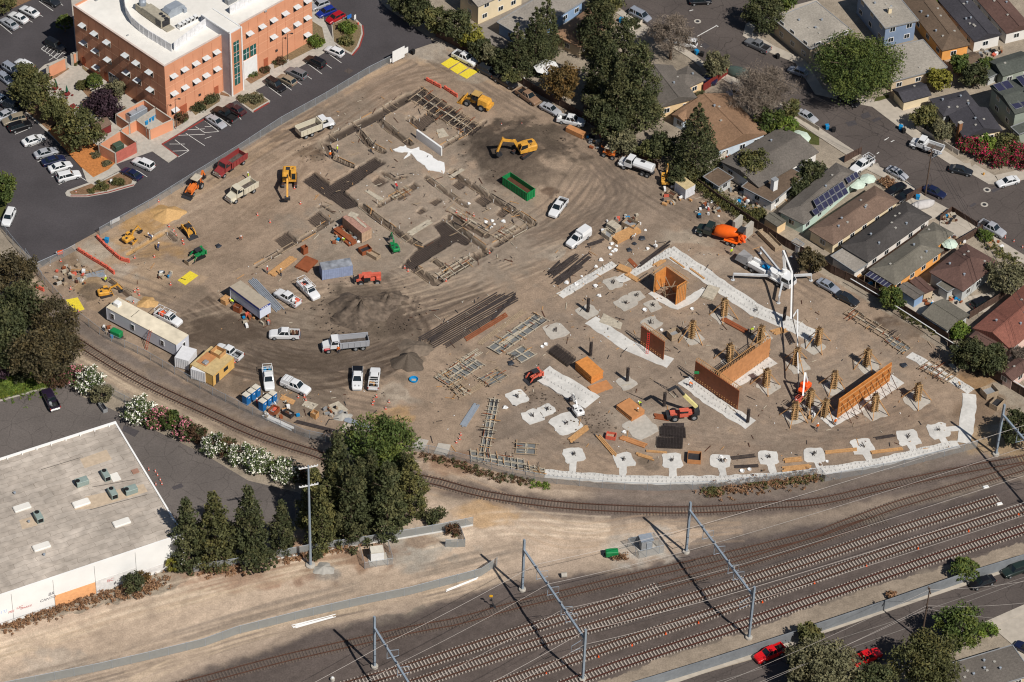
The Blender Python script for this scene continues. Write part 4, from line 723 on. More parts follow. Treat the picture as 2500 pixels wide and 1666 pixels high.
def house(label,P,h=2.9,roof='hip',rise=None,axis=None,rm='grey',wm='white',over=.4,wins=True,vents=3,name='house',cat='house',group=None,seed=0,hz=None,group_of=None):
 rs=random.Random(seed or label);hz=hz or h
 a,b,c=[T(*p,hz)for p in P]if len(P[0])==4 else P
 bc=Vector((c.x-b.x,c.y-b.y,0));ba=Vector((a.x-b.x,a.y-b.y,0));LX=bc.length;ux=bc.normalized();uy=Vector((-ux.y,ux.x,0));LY=ba.dot(uy)
 if ba.length>bc.length:uy=ba.normalized();ux=Vector((uy.y,-uy.x,0));LY=ba.length;LX=bc.dot(ux)
 o=Vector((b.x,b.y,0));root=thing(name,label,cat,o,math.atan2(ux.y,ux.x),group)
 axis=axis or('x' if LX>=LY else 'y');short=LY if axis=='x' else LX
 rise=rise if rise is not None else(short/2*.36 if roof!='flat' else .0)
 mb=MB().use(RM[rm]);th=.16
 E4=[(0,0),(LX,0),(LX,LY),(0,LY)]
 if roof=='flat':
  mb.prism(E4,h-.25,h);
 else:
  bot=[(x,y,h-th)for x,y in E4];top=[(x,y,h)for x,y in E4]
  if axis=='x':
   i=min(LX/2-.05,LY/2)if roof=='hip' else 0.
   r0,r1=(i,LY/2,h+rise),(LX-i,LY/2,h+rise);F=[[4,5,9,8],[6,7,8,9],[5,6,9],[7,4,8]]
  else:
   i=min(LY/2-.05,LX/2)if roof=='hip' else 0.
   r0,r1=(LX/2,i,h+rise),(LX/2,LY-i,h+rise);F=[[4,5,8],[5,6,9,8],[6,7,9],[7,4,8,9]]
  mb._add(bot+top+[r0,r1],[[3,2,1,0],[0,1,5,4],[1,2,6,5],[2,3,7,6],[3,0,4,7]]+F)
 ro=obj('roof',mb,root)
 if roof!='flat':
  cp=MB().use(RM[rm]);cp.bar(Vector(r0)+Vector((0,0,.02)),Vector(r1)+Vector((0,0,.02)),.3,.07);obj('ridge_cap',cp,ro)
 else:
  cp=MB().use(M['grey']);
  for(p,q)in zip(E4,E4[1:]+E4[:1]):cp.bar((p[0],p[1],h+.02),(q[0],q[1],h+.02),.16,.12)
  obj('roof_edge',cp,ro)
 w=over;wl=MB().use(WM[wm]);ztop=h-th if roof!='flat' else h-.25
 wl.prism([(w,w),(LX-w,w),(LX-w,LY-w),(w,LY-w)],-.1,ztop)
 if roof=='gable':
  k=1-2*w/short
  if axis=='x':wl._add([(.12,w,ztop),(.12,LY-w,ztop),(.12,LY/2,h+rise*k-.03),(LX-.12,w,ztop),(LX-.12,LY-w,ztop),(LX-.12,LY/2,h+rise*k-.03)],[[0,2,1],[3,4,5],[0,3,5,2],[1,2,5,4]])
  else:wl._add([(w,.12,ztop),(LX-w,.12,ztop),(LX/2,.12,h+rise*k-.03),(w,LY-.12,ztop),(LX-w,LY-.12,ztop),(LX/2,LY-.12,h+rise*k-.03)],[[0,1,2],[3,5,4],[0,2,5,3],[1,4,5,2]])
 obj('wall',wl,root)
 if wins:
  lv=[1.5]if h<4 else[1.5,4.1]
  for z in lv:
   n_=max(1,int((LX-2*w)/3.4))
   for k in range(n_):
    ow=link('window',wnm,root,(w+(LX-2*w)*(k+.5)/n_+rs.uniform(-.4,.4),w,z));link('pane',wpm,ow)
   n_=max(1,int((LY-2*w)/3.8))
   for k in range(n_):
    ow=link('window',wnm,root,(w,w+(LY-2*w)*(k+.5)/n_+rs.uniform(-.4,.4),z),(0,0,-math.pi/2));link('pane',wpm,ow)
 for k in range(vents):
  x,y=rs.uniform(.2,.8)*LX,rs.uniform(.2,.8)*LY
  if roof=='flat':z=h
  else:
   z=h+rise*(1-abs(2*(y/LY if axis=='x' else x/LX)-1))
   if roof=='hip':z=min(z,h+rise*min(1,(min(x,LX-x)if axis=='x' else min(y,LY-y))/(short/2)))
  link('roof_vent',vtm if k%2 else vt2,ro,(x,y,z))
 root['dims']=(LX,LY);return root
def t4(c,r,*pts):return[(c,r,x,y)for x,y in pts]
house('long grey roofed house with solar panels and pale teal walls',[(3,1,1520,368),(3,1,1745,500),(4,1,390,45)],2.8,'hip',rm='grey',wm='teal')
house('long brown hip roofed house with cream walls beside the solar panel house',[(3,1,1800,535),(4,1,130,690),(4,1,740,280)],2.8,'hip',rm='brown',wm='cream',vents=6)
house('long charcoal roofed house with off white walls',t4(4,1,(205,690),(448,850),(1040,430)),2.8,'hip',rm='dark',wm='white',vents=7)
house('low pale lean to porch joined to the charcoal roofed house',t4(4,1,(105,790),(330,940),(440,858)),2.4,'flat',rm='flat2',wm='white',vents=0,name='porch',cat='porch',wins=False)
house('long grey green roofed house with orange walls',t4(4,1,(460,905),(697,1058),(1150,735)),2.8,'hip',rm='greygreen',wm='orange',vents=4)
house('front wing of the orange walled house beside the patio parasol',t4(4,1,(900,590),(1090,697),(1240,578)),2.75,'hip',rm='greygreen',wm='orange',vents=1,name='house_wing',cat='house')
house('brown roofed house with pale green walls behind the black SUV',t4(4,1,(1015,930),(1325,1118),(1665,850)),3.0,'hip',rm='redbrown',wm='grey',vents=5)
house('small grey annex at the corner of the brown roofed house',t4(4,1,(1078,1052),(1185,1125),(1260,1070)),2.5,'flat',rm='greygreen',wm='grey',vents=0,name='house_annex',cat='annex',wins=False)
house('grey roofed garage with pale walls next to the wooden fence',t4(4,1,(930,1330),(1180,1475),(1388,1330)),2.8,'gable',rise=.9,axis='y',rm='greygreen',wm='grey',vents=0,name='garage',cat='garage')
house('small blue garden shed with a grey roof',t4(4,1,(720,1085),(880,1192),(970,1130)),2.3,'gable',rm='grey',wm='blue',vents=0,name='garden_shed',cat='shed',over=.2,wins=False)
house('small brown roofed shed behind the blue garden shed',t4(4,1,(832,1020),(965,1140),(1048,1085)),2.2,'gable',rm='redbrown',wm='tan',vents=0,name='garden_shed',cat='shed',over=.2,wins=False)
house('red roofed house with pink walls at the right edge',[(4,1,1425,1440),(4,2,1765,85),(4,1,2250,1240)],2.9,'gable',axis='x',rm='red',wm='pink',vents=6)
house('dark brown roofed wing in front of the red roofed house',[(4,1,1380,1530),(4,2,1690,130),(4,2,1760,60)],2.7,'hip',rm='redbrown',wm='pink',vents=0,name='house_wing',cat='house')
house('small grey roofed house at the right edge above the gravel yard',t4(4,2,(1640,285),(1778,372),(1960,240)),2.6,'gable',axis='x',rm='redbrown',wm='pink',vents=1,name='garage',cat='garage')
house('wide grey roofed house with a white chimney and cluttered back yard',t4(3,1,(1195,130),(1452,300),(1760,48)),2.6,'flat',rm='brn2',wm='white',vents=0)
house('main wing of the wide grey house behind the round bushes',[(3,1,960,-70),(3,1,1330,160),(3,0,1885,1400)],3.0,'gable',axis='x',rise=1.1,rm='grey',wm='white',vents=5,name='house_wing',cat='house')
house('low rear wing of the wide grey house next to the ivy hedge',t4(3,1,(815,60),(962,155),(1100,70)),2.5,'flat',rm='brn2',wm='grey',vents=0,name='house_wing',cat='house')
house('tan roofed house with a light blue gable wall',t4(3,0,(600,1010),(965,1385),(1320,1145)),3.0,'gable',axis='y',rm='tan',wm='lightblue',vents=3)
house('rear wing of the tan roofed house beside the big conifers',t4(3,0,(480,1088),(640,1120),(900,930)),2.8,'gable',axis='x',rm='tan',wm='lightblue',vents=0,name='house_wing',cat='house')
house('grey roofed house with a cream gable wall behind the tall pine',t4(3,0,(180,690),(410,995),(700,815)),3.0,'gable',axis='y',rm='grey',wm='peach',vents=2)
house('hip roofed wing of the grey house facing the street',t4(3,0,(470,700),(640,830),(845,735)),2.8,'hip',rm='grey',wm='peach',vents=2,name='house_wing',cat='house')
house('two storey cream apartment block with a grey blue end wall',t4(2,0,(425,-70),(630,65),(1060,-130)),4.9,'gable',axis='x',rise=.9,rm='flat2',wm='cream',vents=2,name='apartment_block',cat='building')
house('flat roofed blue building behind the row of conifers',t4(2,0,(835,185),(1049,352),(1612,5)),3.2,'flat',rm='flat2',wm='blue',vents=2,name='apartment_block',cat='building')
house('tan roofed house hidden between the blue building and tall pines',t4(2,0,(1340,300),(1570,440),(1900,190)),3.0,'hip',rm='tan',wm='tan',vents=1)
house('two storey blue grey house with a flat pale roof',t4(4,0,(340,-70),(606,262),(917,192)),5.2,'flat',rm='flat',wm='bluegrey',vents=5)
house('low house with a cracked pale flat roof and a zigzag front',[(3,0,1460,175),(3,0,1800,457),(4,0,310,290)],4.0,'flat',rm='flat',wm='tan',vents=6)
house('wide low building with a pale flat roof beside the big green tree',t4(4,0,(440,500),(665,757),(1180,620)),3.0,'flat',rm='flat',wm='tan',vents=1)
house('long brown roofed house with bright orange walls',t4(4,0,(770,0),(1130,470),(1392,410)),3.0,'hip',rm='brn2',wm='orange',vents=7)
house('long slate roofed house with white walls and round roof vents',t4(4,0,(1040,-60),(1425,385),(1688,325)),3.0,'gable',axis='y',rm='slate',wm='white',vents=8)
house('brown roofed house in the upper right corner',t4(4,0,(1400,-60),(1720,310),(1960,250)),3.0,'gable',axis='y',rm='redbrown',wm='white',vents=4)
house('small brown roofed shed beside the orange walled house',t4(4,0,(1280,522),(1372,612),(1512,560)),2.4,'gable',axis='x',rm='brn2',wm='orange',vents=0,name='garden_shed',cat='shed',wins=False)
house('small grey shed behind the dark shrubs',t4(4,0,(1400,600),(1560,720),(1680,690)),2.4,'flat',rm='green',wm='grey',vents=0,name='garden_shed',cat='shed',wins=False)
house('dark roofed garage with a cream door on the driveway',t4(4,0,(678,820),(775,945),(1036,875)),2.6,'gable',axis='x',rise=.9,rm='slate',wm='cream',vents=1,name='garage',cat='garage',wins=False)
house('slate roofed house with a brick chimney behind the red flowered shrubs',t4(4,0,(1270,745),(1140,1072),(1490,985))if False else t4(4,0,(1022,910),(1142,1072),(1480,990)),3.0,'hip',rm='slate',wm='grey',vents=6)
house('front wing of the slate roofed house with cream gables',t4(4,0,(1190,1060),(1330,1270),(1690,1200)),3.0,'gable',axis='y',rm='slate',wm='cream',vents=3,name='house_wing',cat='house')
house('two storey grey green house with solar panels on its roof',t4(4,0,(1568,790),(1800,1052),(2080,960)),5.2,'gable',axis='x',rise=1.,rm='green',wm='green',vents=3)
house('one storey grey wing behind the two storey solar house',t4(4,0,(1560,560),(1690,705),(2000,610)),3.0,'gable',axis='x',rm='green',wm='green',vents=1,name='house_wing',cat='house')
house('low grey wing beside the red flowered shrubs at the right edge',t4(4,0,(1776,1165),(1840,1240),(2050,1160)),3.0,'flat',rm='green',wm='green',vents=0,name='house_wing',cat='house')
house('grey roofed house in the bottom right corner with round roof vents',t4(4,3,(1330,1360),(1240,1720),(1960,1500)),2.8,'flat',rm='grey',wm='tan',vents=9)
house('small barn shaped shed with a tan roof by the ivy fence',t4(3,1,(1380,440),(1500,520),(1590,470)),2.2,'gable',rise=.7,axis='y',rm='greygreen',wm='peach',vents=0,over=.1,name='garden_shed',cat='shed',wins=False)
house('tiny grey shed with a flat roof in the back garden',t4(3,1,(1625,660),(1700,710),(1735,670)),1.8,'flat',rm='flat2',wm='white',vents=0,over=.1,name='garden_shed',cat='shed',wins=False)
house('red barn shaped shed with a brown roof in the office courtyard',t4(0,0,(862,1125),(905,1205),(1030,1140)),2.2,'gable',rise=.8,axis='x',rm='brown',wm='red',vents=1,over=.15,name='garden_shed',cat='shed',wins=False)
def chimney(label,p,h,w=.9,m='white',ztop=5.2):
 t=thing('chimney',label,'chimney',T(*p));mb=MB().use(M[m]if m in M else WM[m]);mb.box(0,0,ztop/2,w,w*.8,ztop,.75);obj('stack',mb,t);mb=MB().use(M['conc']);mb.box(0,0,ztop+.05,w+.16,w*.8+.16,.12,.75);obj('cap',mb,t)
q=T(3,1,1475,95,4.8);t=thing('chimney','square white chimney on the wide grey roof','chimney',(q.x,q.y,0));mb=MB().use(M['white']);mb.box(0,0,3.4,1.1,.9,3.4,.7);obj('stack',mb,t);mb=MB().use(M['grey']);mb.box(0,0,5.15,1.25,1.05,.12,.7);obj('cap',mb,t)
q=T(4,0,1300,1130,5.0);t=thing('chimney','brick chimney on the side of the slate roofed house','chimney',(q.x,q.y,0));mb=MB().use(WM['wood']);mb.box(0,0,2.5,.8,.6,5.0,.6);obj('stack',mb,t);mb=MB().use(M['conc']);mb.box(0,0,5.05,.95,.75,.12,.6);obj('cap',mb,t)
q=T(4,0,652,75,6.4);t=thing('chimney','cream chimney on the two storey flat roof','chimney',(q.x,q.y,0));mb=MB().use(WM['cream']);mb.box(0,0,5.8,.7,.6,1.3,.3);obj('stack',mb,t);mb=MB().use(M['conc']);mb.box(0,0,6.5,.8,.7,.12,.3);obj('cap',mb,t)
M['solar']=mat('solar_cell',(.035,.035,.07),.25,var=.15,spec=.6)
def solar(label,P,z,n,m,group=None,tilt=0.):
 """a tray of panels on a roof: corner, along, across"""
 a,b,c=[T(*p,z)for p in P];u=(b-a)/n;v=(c-a)/m;root=thing('solar_array',label,'solar panels',a,0,group)
 for i in range(n):
  for j in range(m):
   o=u*i+v*j;d=Vector((0,0,tilt*j));e=Vector((0,0,tilt*(j+1)));f=.05
   P4=[o+u*f+v*f+d,o+u*(1-f)+v*f+d,o+u*(1-f)+v*(1-f)+e,o+u*f+v*(1-f)+e];mb=MB().use(M['solar'])
   lo=[p-Vector((0,0,.07))for p in P4];mb._add([tuple(p)for p in lo+P4],[[3,2,1,0],[4,5,6,7],[0,1,5,4],[1,2,6,5],[2,3,7,6],[3,0,4,7]]);po=obj('panel',mb,root)
   fm_=MB().use(M['grey']);
   for p_,q_ in zip(P4,P4[1:]+P4[:1]):fm_.bar(p_,q_,.05,.09)
   obj('panel_frame',fm_,po)
 return root
solar('large blue solar array on the teal walled house',[(4,1,0,390),(4,1,272,210),(4,1,-60,300)],3.7,6,2,tilt=.3)
solar('small pair of solar panels near the street end of the teal walled house',[(4,1,270,125),(4,1,372,60),(4,1,238,85)],3.55,3,1,tilt=.3)
solar('short solar strip by the rear ridge of the teal walled house',[(3,1,1850,420),(3,1,1960,350),(3,1,1810,385)],3.6,2,1,tilt=.3)
solar('upper left solar array on the two storey grey green house',[(4,0,1672,868),(4,0,1815,825),(4,0,1590,790)],5.7,2,1,tilt=.35)
solar('lower solar array on the two storey grey green house',[(4,0,1810,1012),(4,0,1960,965),(4,0,1700,915)],5.55,2,1,tilt=.35)
solar('solar array cut by the right edge of the picture',[(4,0,1880,800),(4,0,2000,765),(4,0,1800,710)],6.3,2,1,tilt=.1)
a=T(4,1,420,955,2.5);t=solar('dark panelled patio cover behind the orange walled house',[(4,1,420,965),(4,1,620,1085),(4,1,480,920)],2.5,6,1,tilt=.05)
mb=MB().use(M['wood2']);b_=T(4,1,620,1085,2.5)-a;c_=T(4,1,480,920,2.5)-a
for k in(0,.5,1):
 for s_ in(0,1):q=b_*k+c_*s_;mb.tube(q+Vector((0,0,-2.5)),q+Vector((0,0,-.1)),.06,n=5)
obj('post',mb,t)
hw=7.4;N_=T(0,2,1065,745,hw);E_=T(0,3,1617,228,hw);Wd=(T(0,2,0,1085,hw)-N_).normalized();L1=48
E2=E_-N_;E2=E2-Wd*E2.dot(Wd);o=Vector((N_.x,N_.y,0));uy=-E2.normalized();ux=-Wd
root=thing('warehouse','white warehouse with a weathered flat grey roof and an orange wall patch','building',o,math.atan2(ux.y,ux.x));rz=math.atan2(ux.y,ux.x)
LW=E2.length;WL=lambda w:local(o,rz,w)
rmw=mc('weathered_membrane_roof',188,177,165,.9,rough=.9,var=.17,scale=.7,var2=.24,scale2=.14)
nn=rmw.node_tree.nodes;ll=rmw.node_tree.links;bs=nn['Principled BSDF'];src=bs.inputs['Base Color'].links[0].from_socket
tb=nn.new('ShaderNodeTexBrick');tb.inputs['Scale'].default_value=.2;tb.inputs['Brick Width'].default_value=.8;tb.inputs['Row Height'].default_value=.22;tb.inputs['Color1'].default_value=(1,1,1,1);tb.inputs['Color2'].default_value=(.87,.86,.85,1);tb.inputs['Mortar'].default_value=(.55,.53,.51,1);tb.inputs['Mortar Size'].default_value=.006
tcw=nn.new('ShaderNodeTexCoord');nz=nn.new('ShaderNodeTexNoise');nz.inputs['Scale'].default_value=.6;ad=nn.new('ShaderNodeMix');ad.data_type='RGBA';ad.blend_type='ADD';ad.inputs[0].default_value=1.2
ll.new(tcw.outputs['Object'],nz.inputs['Vector']);ll.new(tcw.outputs['Object'],ad.inputs[6]);ll.new(nz.outputs[1],ad.inputs[7]);ll.new(ad.outputs[2],tb.inputs['Vector'])
xm=nn.new('ShaderNodeMix');xm.data_type='RGBA';xm.blend_type='MULTIPLY';xm.inputs[0].default_value=1;ll.new(src,xm.inputs[6]);ll.new(tb.outputs[0],xm.inputs[7]);ll.new(xm.outputs[2],bs.inputs['Base Color'])
mb=MB().use(rmw);mb.prism([(-L1,-LW+.25),(-.3,-LW+.25),(-.3,-.4),(-L1,-.4)],hw-.5,hw-.12);roof_=obj('roof',mb,root)
mb=MB().use(M['wall_white']);mb.prism([(-L1,-LW),(0,-LW),(0,0),(-L1,0)],-.1,hw-.5)
mb.prism([(-L1,-.4),(0,-.4),(0,0),(-L1,0)],hw-.5,hw+.15);mb.prism([(-.3,-LW),(0,-LW),(0,-.4),(-.3,-.4)],hw-.5,hw+.05);mb.prism([(-L1,-LW),(-.3,-LW),(-.3,-LW+.25),(-L1,-LW+.25)],hw-.5,hw-.06)
for k in range(8):mb.box(-1.5-k*2.7,-.55,hw+.0,.2,.3,.35)
obj('wall',mb,root)
jn=MB().use(mc('panel_gap',150,148,146));gg=WL(hitwall(*pq(0,3,870,600),o+uy*(-LW),uy));g0=WL(hitwall(*pq(0,3,490,700),o+uy*(-LW),uy));dj=gg.x-g0.x
for k in range(-3,6):jn.box(gg.x+dj*k,-LW-.005,hw/2-.3,.07,.02,hw-.7)
jn.box(-L1/2,-LW-.006,.75,L1,.02,.08);obj('panel_joint',jn,root)
q0=WL(hitwall(*pq(0,3,503,830),o+uy*(-LW),uy));q1=WL(hitwall(*pq(0,3,880,650),o+uy*(-LW),uy));mb=MB().use(mc('orange_paint',250,184,128,.85));mb.box((g0.x+gg.x)/2,-LW-.012,q1.z/2+.05,dj-.1,.02,q1.z);obj('orange_panel',mb,root)
mb=MB().use(mc('overpaint_grey',236,233,230,.85));mb.box(gg.x+dj/2,-LW-.012,1.6,dj-.1,.02,3.0);mb.box(gg.x+dj*1.35,-LW-.012,1.2,dj*.7,.02,1.3);obj('overpainted_panel',mb,root)
def graffiti(txts):
 for s_,c,r,x,y,size,m in txts:
  q=WL(hitwall(*pq(c,r,x,y),o+uy*(-LW),uy));cu=bpy.data.curves.new('graffiti','FONT');cu.body=s_;cu.size=size;cu.materials.append(m);cu.extrude=.004
  cu.shear=.2;tmp=link('tmp',cu);dg=bpy.context.evaluated_depsgraph_get();me_=bpy.data.meshes.new_from_object(tmp.evaluated_get(dg));bpy.data.objects.remove(tmp);link('graffiti',me_,root,(q.x,-LW-.03,q.z),(math.pi/2,0,0))
dkp=mat('dark_spray_paint',(.1,.1,.12),.7);rdp=mat('red_spray_paint',(.5,.08,.07),.7);blp=mat('pale_blue_spray',(.4,.55,.8),.7)
graffiti([('BR',0,3,440,780,1.0,dkp),('CANTO',0,3,365,838,.8,dkp),('LSC',0,3,150,900,.7,rdp),('SPARCE',0,3,185,905,.6,rdp),('LTJ',0,3,5,940,.8,blp),('PEE',0,3,75,940,.7,rdp),('ISC',0,3,975,655,.9,rdp)])
zt=hw-.12
def onroof(c,r,x,y,z=zt):return WL(T(c,r,x,y,z))
for pts in([(735,1090),(980,1003),(1030,1093),(780,1175)],[(790,1435),(1320,1320),(1360,1390),(860,1545),(680,1560)]):
 mb=MB().use(mc('tan_roof_patch',200,180,156,.85,var=.12));mb.sheet([onroof(0,2,*p)for p in pts],zt+.006);obj('roof_patch',mb,roof_)
mb=MB().use(MC['tan_roof_patch']);mb.sheet([onroof(0,3,*p)for p in[(175,85),(330,40),(345,130),(205,168)]],zt+.006);obj('roof_patch',mb,roof_)
for c,r,a_,b_ in[(0,2,(675,1515),(805,1460)),(0,2,(130,1555),(260,1500)),(0,3,(305,345),(440,290)),(0,3,(1040,125),(1172,70))]:
 p,q=onroof(c,r,*a_),onroof(c,r,*b_);mb=MB().use(M['roofwhite']);m_=(p+q)/2;mb.rbox(m_.x,m_.y-.4,zt+.2,3.0,1.5,.35,.12);obj('skylight',mb,roof_)
p=onroof(0,2,1060,1258);mb=MB().use(M['roofwhite']);mb.box(p.x,p.y,zt+.05,1.5,2.0,.1);obj('roof_hatch',mb,roof_)
p=onroof(0,2,1245,1205);mb=MB().use(mc('brown_hatch',170,130,112));mb.box(p.x,p.y,zt+.08,1.2,1.0,.16);obj('roof_hatch',mb,roof_)
tealm=mc('pale_green_unit',150,166,160,.8,var=.08,rough=.5)
for c,r,x,y,rot,wd in[(0,2,975,1260,1.57,1.2),(0,2,755,1320,0,1.5),(0,2,1040,1425,1.57,1.3),(0,2,1205,1395,0,1.5),(0,3,355,75,1.57,1.3)]:
 p=onroof(c,r,x,y);mb=MB().use(tealm);mb.M=Matrix.Translation((p.x,p.y,zt))@Matrix.Rotation(rot,4,'Z');mb.rbox(0,0,.6,2.2,wd*.9,1.0,.05);u_=obj('rooftop_unit',mb,roof_)
 f=MB().use(M['black']);f.M=mb.M;f.lathe([(.42,1.1),(.42,1.14),(.34,1.14),(.3,1.1),(0,1.11)],(-.75 if rot==0 else .7,0,0),12);f.box(-1.11,0,.65,.03,wd*.7,.8);obj('fan',f,u_)
for c,r,x,y in[(0,2,135,1410),(0,3,265,105),(0,3,405,408)]:
 p=onroof(c,r,x,y);link('roof_vent',vtm,roof_,(p.x,p.y,zt))
mb=MB().use(mc('conduit_grey',110,104,100))
for a_,b_ in(((0,2,830,1560),(0,2,1350,1420)),((0,2,850,1350),(0,2,1240,1280)),((0,2,380,1190),(0,2,740,1080))):mb.bar(onroof(*a_)*1+Vector((0,0,.08)),onroof(*b_)+Vector((0,0,.08)),.07)
obj('roof_conduit',mb,roof_)
# ================================================================ trees and shrubs
NR=np.random.RandomState(5)
def leafmesh(name,cents,rads,per,size,mats,stick=False,flower=0.,mixm=None,flat=.0):
 """many small leaf faces grouped in clumps"""
 C=np.asarray(cents,float);rads=np.asarray(rads,float);n=len(C)*per
 c=np.repeat(C,per,0);r=np.repeat(rads,per)
 d=NR.normal(size=(n,3));d/=np.linalg.norm(d,axis=1)[:,None];rr=r*NR.rand(n)**.45
 p=c+d*rr[:,None]*np.array([1,1,.75])
 a=NR.normal(size=(n,3));a[:,2]-=flat*0;a/=np.linalg.norm(a,axis=1)[:,None]
 b=np.cross(a,NR.normal(size=(n,3)));b/=np.linalg.norm(b,axis=1)[:,None]
 s=size*(.6+.8*NR.rand(n))[:,None];w=s*(.10 if stick else .55)
 if stick:a=d*.7+NR.normal(size=(n,3))*.5;a/=np.linalg.norm(a,axis=1)[:,None];b=np.cross(a,NR.normal(size=(n,3)));b/=np.linalg.norm(b,axis=1)[:,None]
 V=np.stack([p-a*s,p-b*w,p+a*s,p+b*w],1).reshape(-1,3)
 me=bpy.data.meshes.new(name);me.vertices.add(n*4);me.vertices.foreach_set('co',V.astype(np.float32).ravel());me.loops.add(n*4);me.loops.foreach_set('vertex_index',np.arange(n*4,dtype=np.int32));me.polygons.add(n);me.polygons.foreach_set('loop_start',np.arange(0,n*4,4,dtype=np.int32));me.polygons.foreach_set('loop_total',np.full(n,4,np.int32));me.update(calc_edges=True)
 for m in mats:me.materials.append(m)
 if len(mats)>1:
  k=np.repeat(NR.rand(len(C))<.35,per).astype(int)
  if flower:k=((NR.rand(n)<flower)&(rr>r*.55)).astype(int)
  me.polygons.foreach_set('material_index',k.astype(np.int32))
 return me
def leaf(name,r,g,b,k=1.):return mat('leaf_'+name,(r*k,g*k,b*k),.7,var=.35,scale=.8,spec=.25,rnd=.16)
LM=dict(pine=(leaf('dark_pine',.056,.064,.026),leaf('dark_pine_b',.088,.088,.036)),olive=(leaf('olive',.085,.088,.032),leaf('olive_b',.125,.115,.038)),green=(leaf('green',.062,.088,.022),leaf('green_b',.10,.12,.026)),dark=(leaf('dark',.050,.058,.024),leaf('dark_b',.078,.080,.032)),brown=(leaf('brown',.068,.056,.028),leaf('brown_b',.09,.068,.03)),rust=(leaf('rust',.16,.095,.030),leaf('rust_b',.12,.082,.028)),grey=(leaf('grey_twig',.17,.135,.105),leaf('grey_twig_b',.20,.16,.125)),yellow=(leaf('yellow_green',.18,.17,.028),leaf('yellow_green_b',.22,.20,.035)),red=(leaf('crimson',.065,.075,.024),leaf('crimson_flower',.38,.02,.07)),plum=(leaf('plum',.045,.025,.035),leaf('plum_b',.06,.03,.04)),white=(leaf('oleander',.075,.105,.030),leaf('white_flower',.80,.78,.68)),pink=(leaf('oleander_p',.075,.10,.032),leaf('pink_flower',.62,.22,.27)),redleaf=(leaf('red_leaf',.10,.055,.030),leaf('red_leaf_b',.06,.065,.024)),greyg=(leaf('grey_green',.12,.115,.062),leaf('grey_green_b',.15,.135,.07)),dry=(leaf('dry_brush',.24,.13,.07),leaf('dry_brush_b',.30,.18,.10)),ivy=(leaf('ivy',.08,.082,.028),leaf('ivy_b',.11,.10,.03)),bright=(leaf('bright_green',.10,.15,.025),leaf('bright_green_b',.14,.18,.03)))
M['bark']=mat('bark',(.12,.085,.06),.95,var=.3,scale=4)
def trunkmesh(h,r,limbs,spread,kind):
 mb=MB().use(M['bark']);rs=random.Random(h*13+r);top=h*(.93 if kind=='cone' else .62)
 mb.tube((0,0,-.2),(0,0,top*.5),r,r*.7,8);mb.tube((0,0,top*.5),(rs.uniform(-.1,.1),0,top),r*.7,r*.2,7)
 for i in range(limbs):
  a=i*2.4;z=h*(.22+.5*i/limbs);q=spread*(.75 if kind!='cone' else .8*(1-z/h));mb.tube((0,0,z),(q*math.cos(a),q*math.sin(a),z+h*.14),r*.4,r*.08,5)
 return mb.mesh('trunk')
TV={}
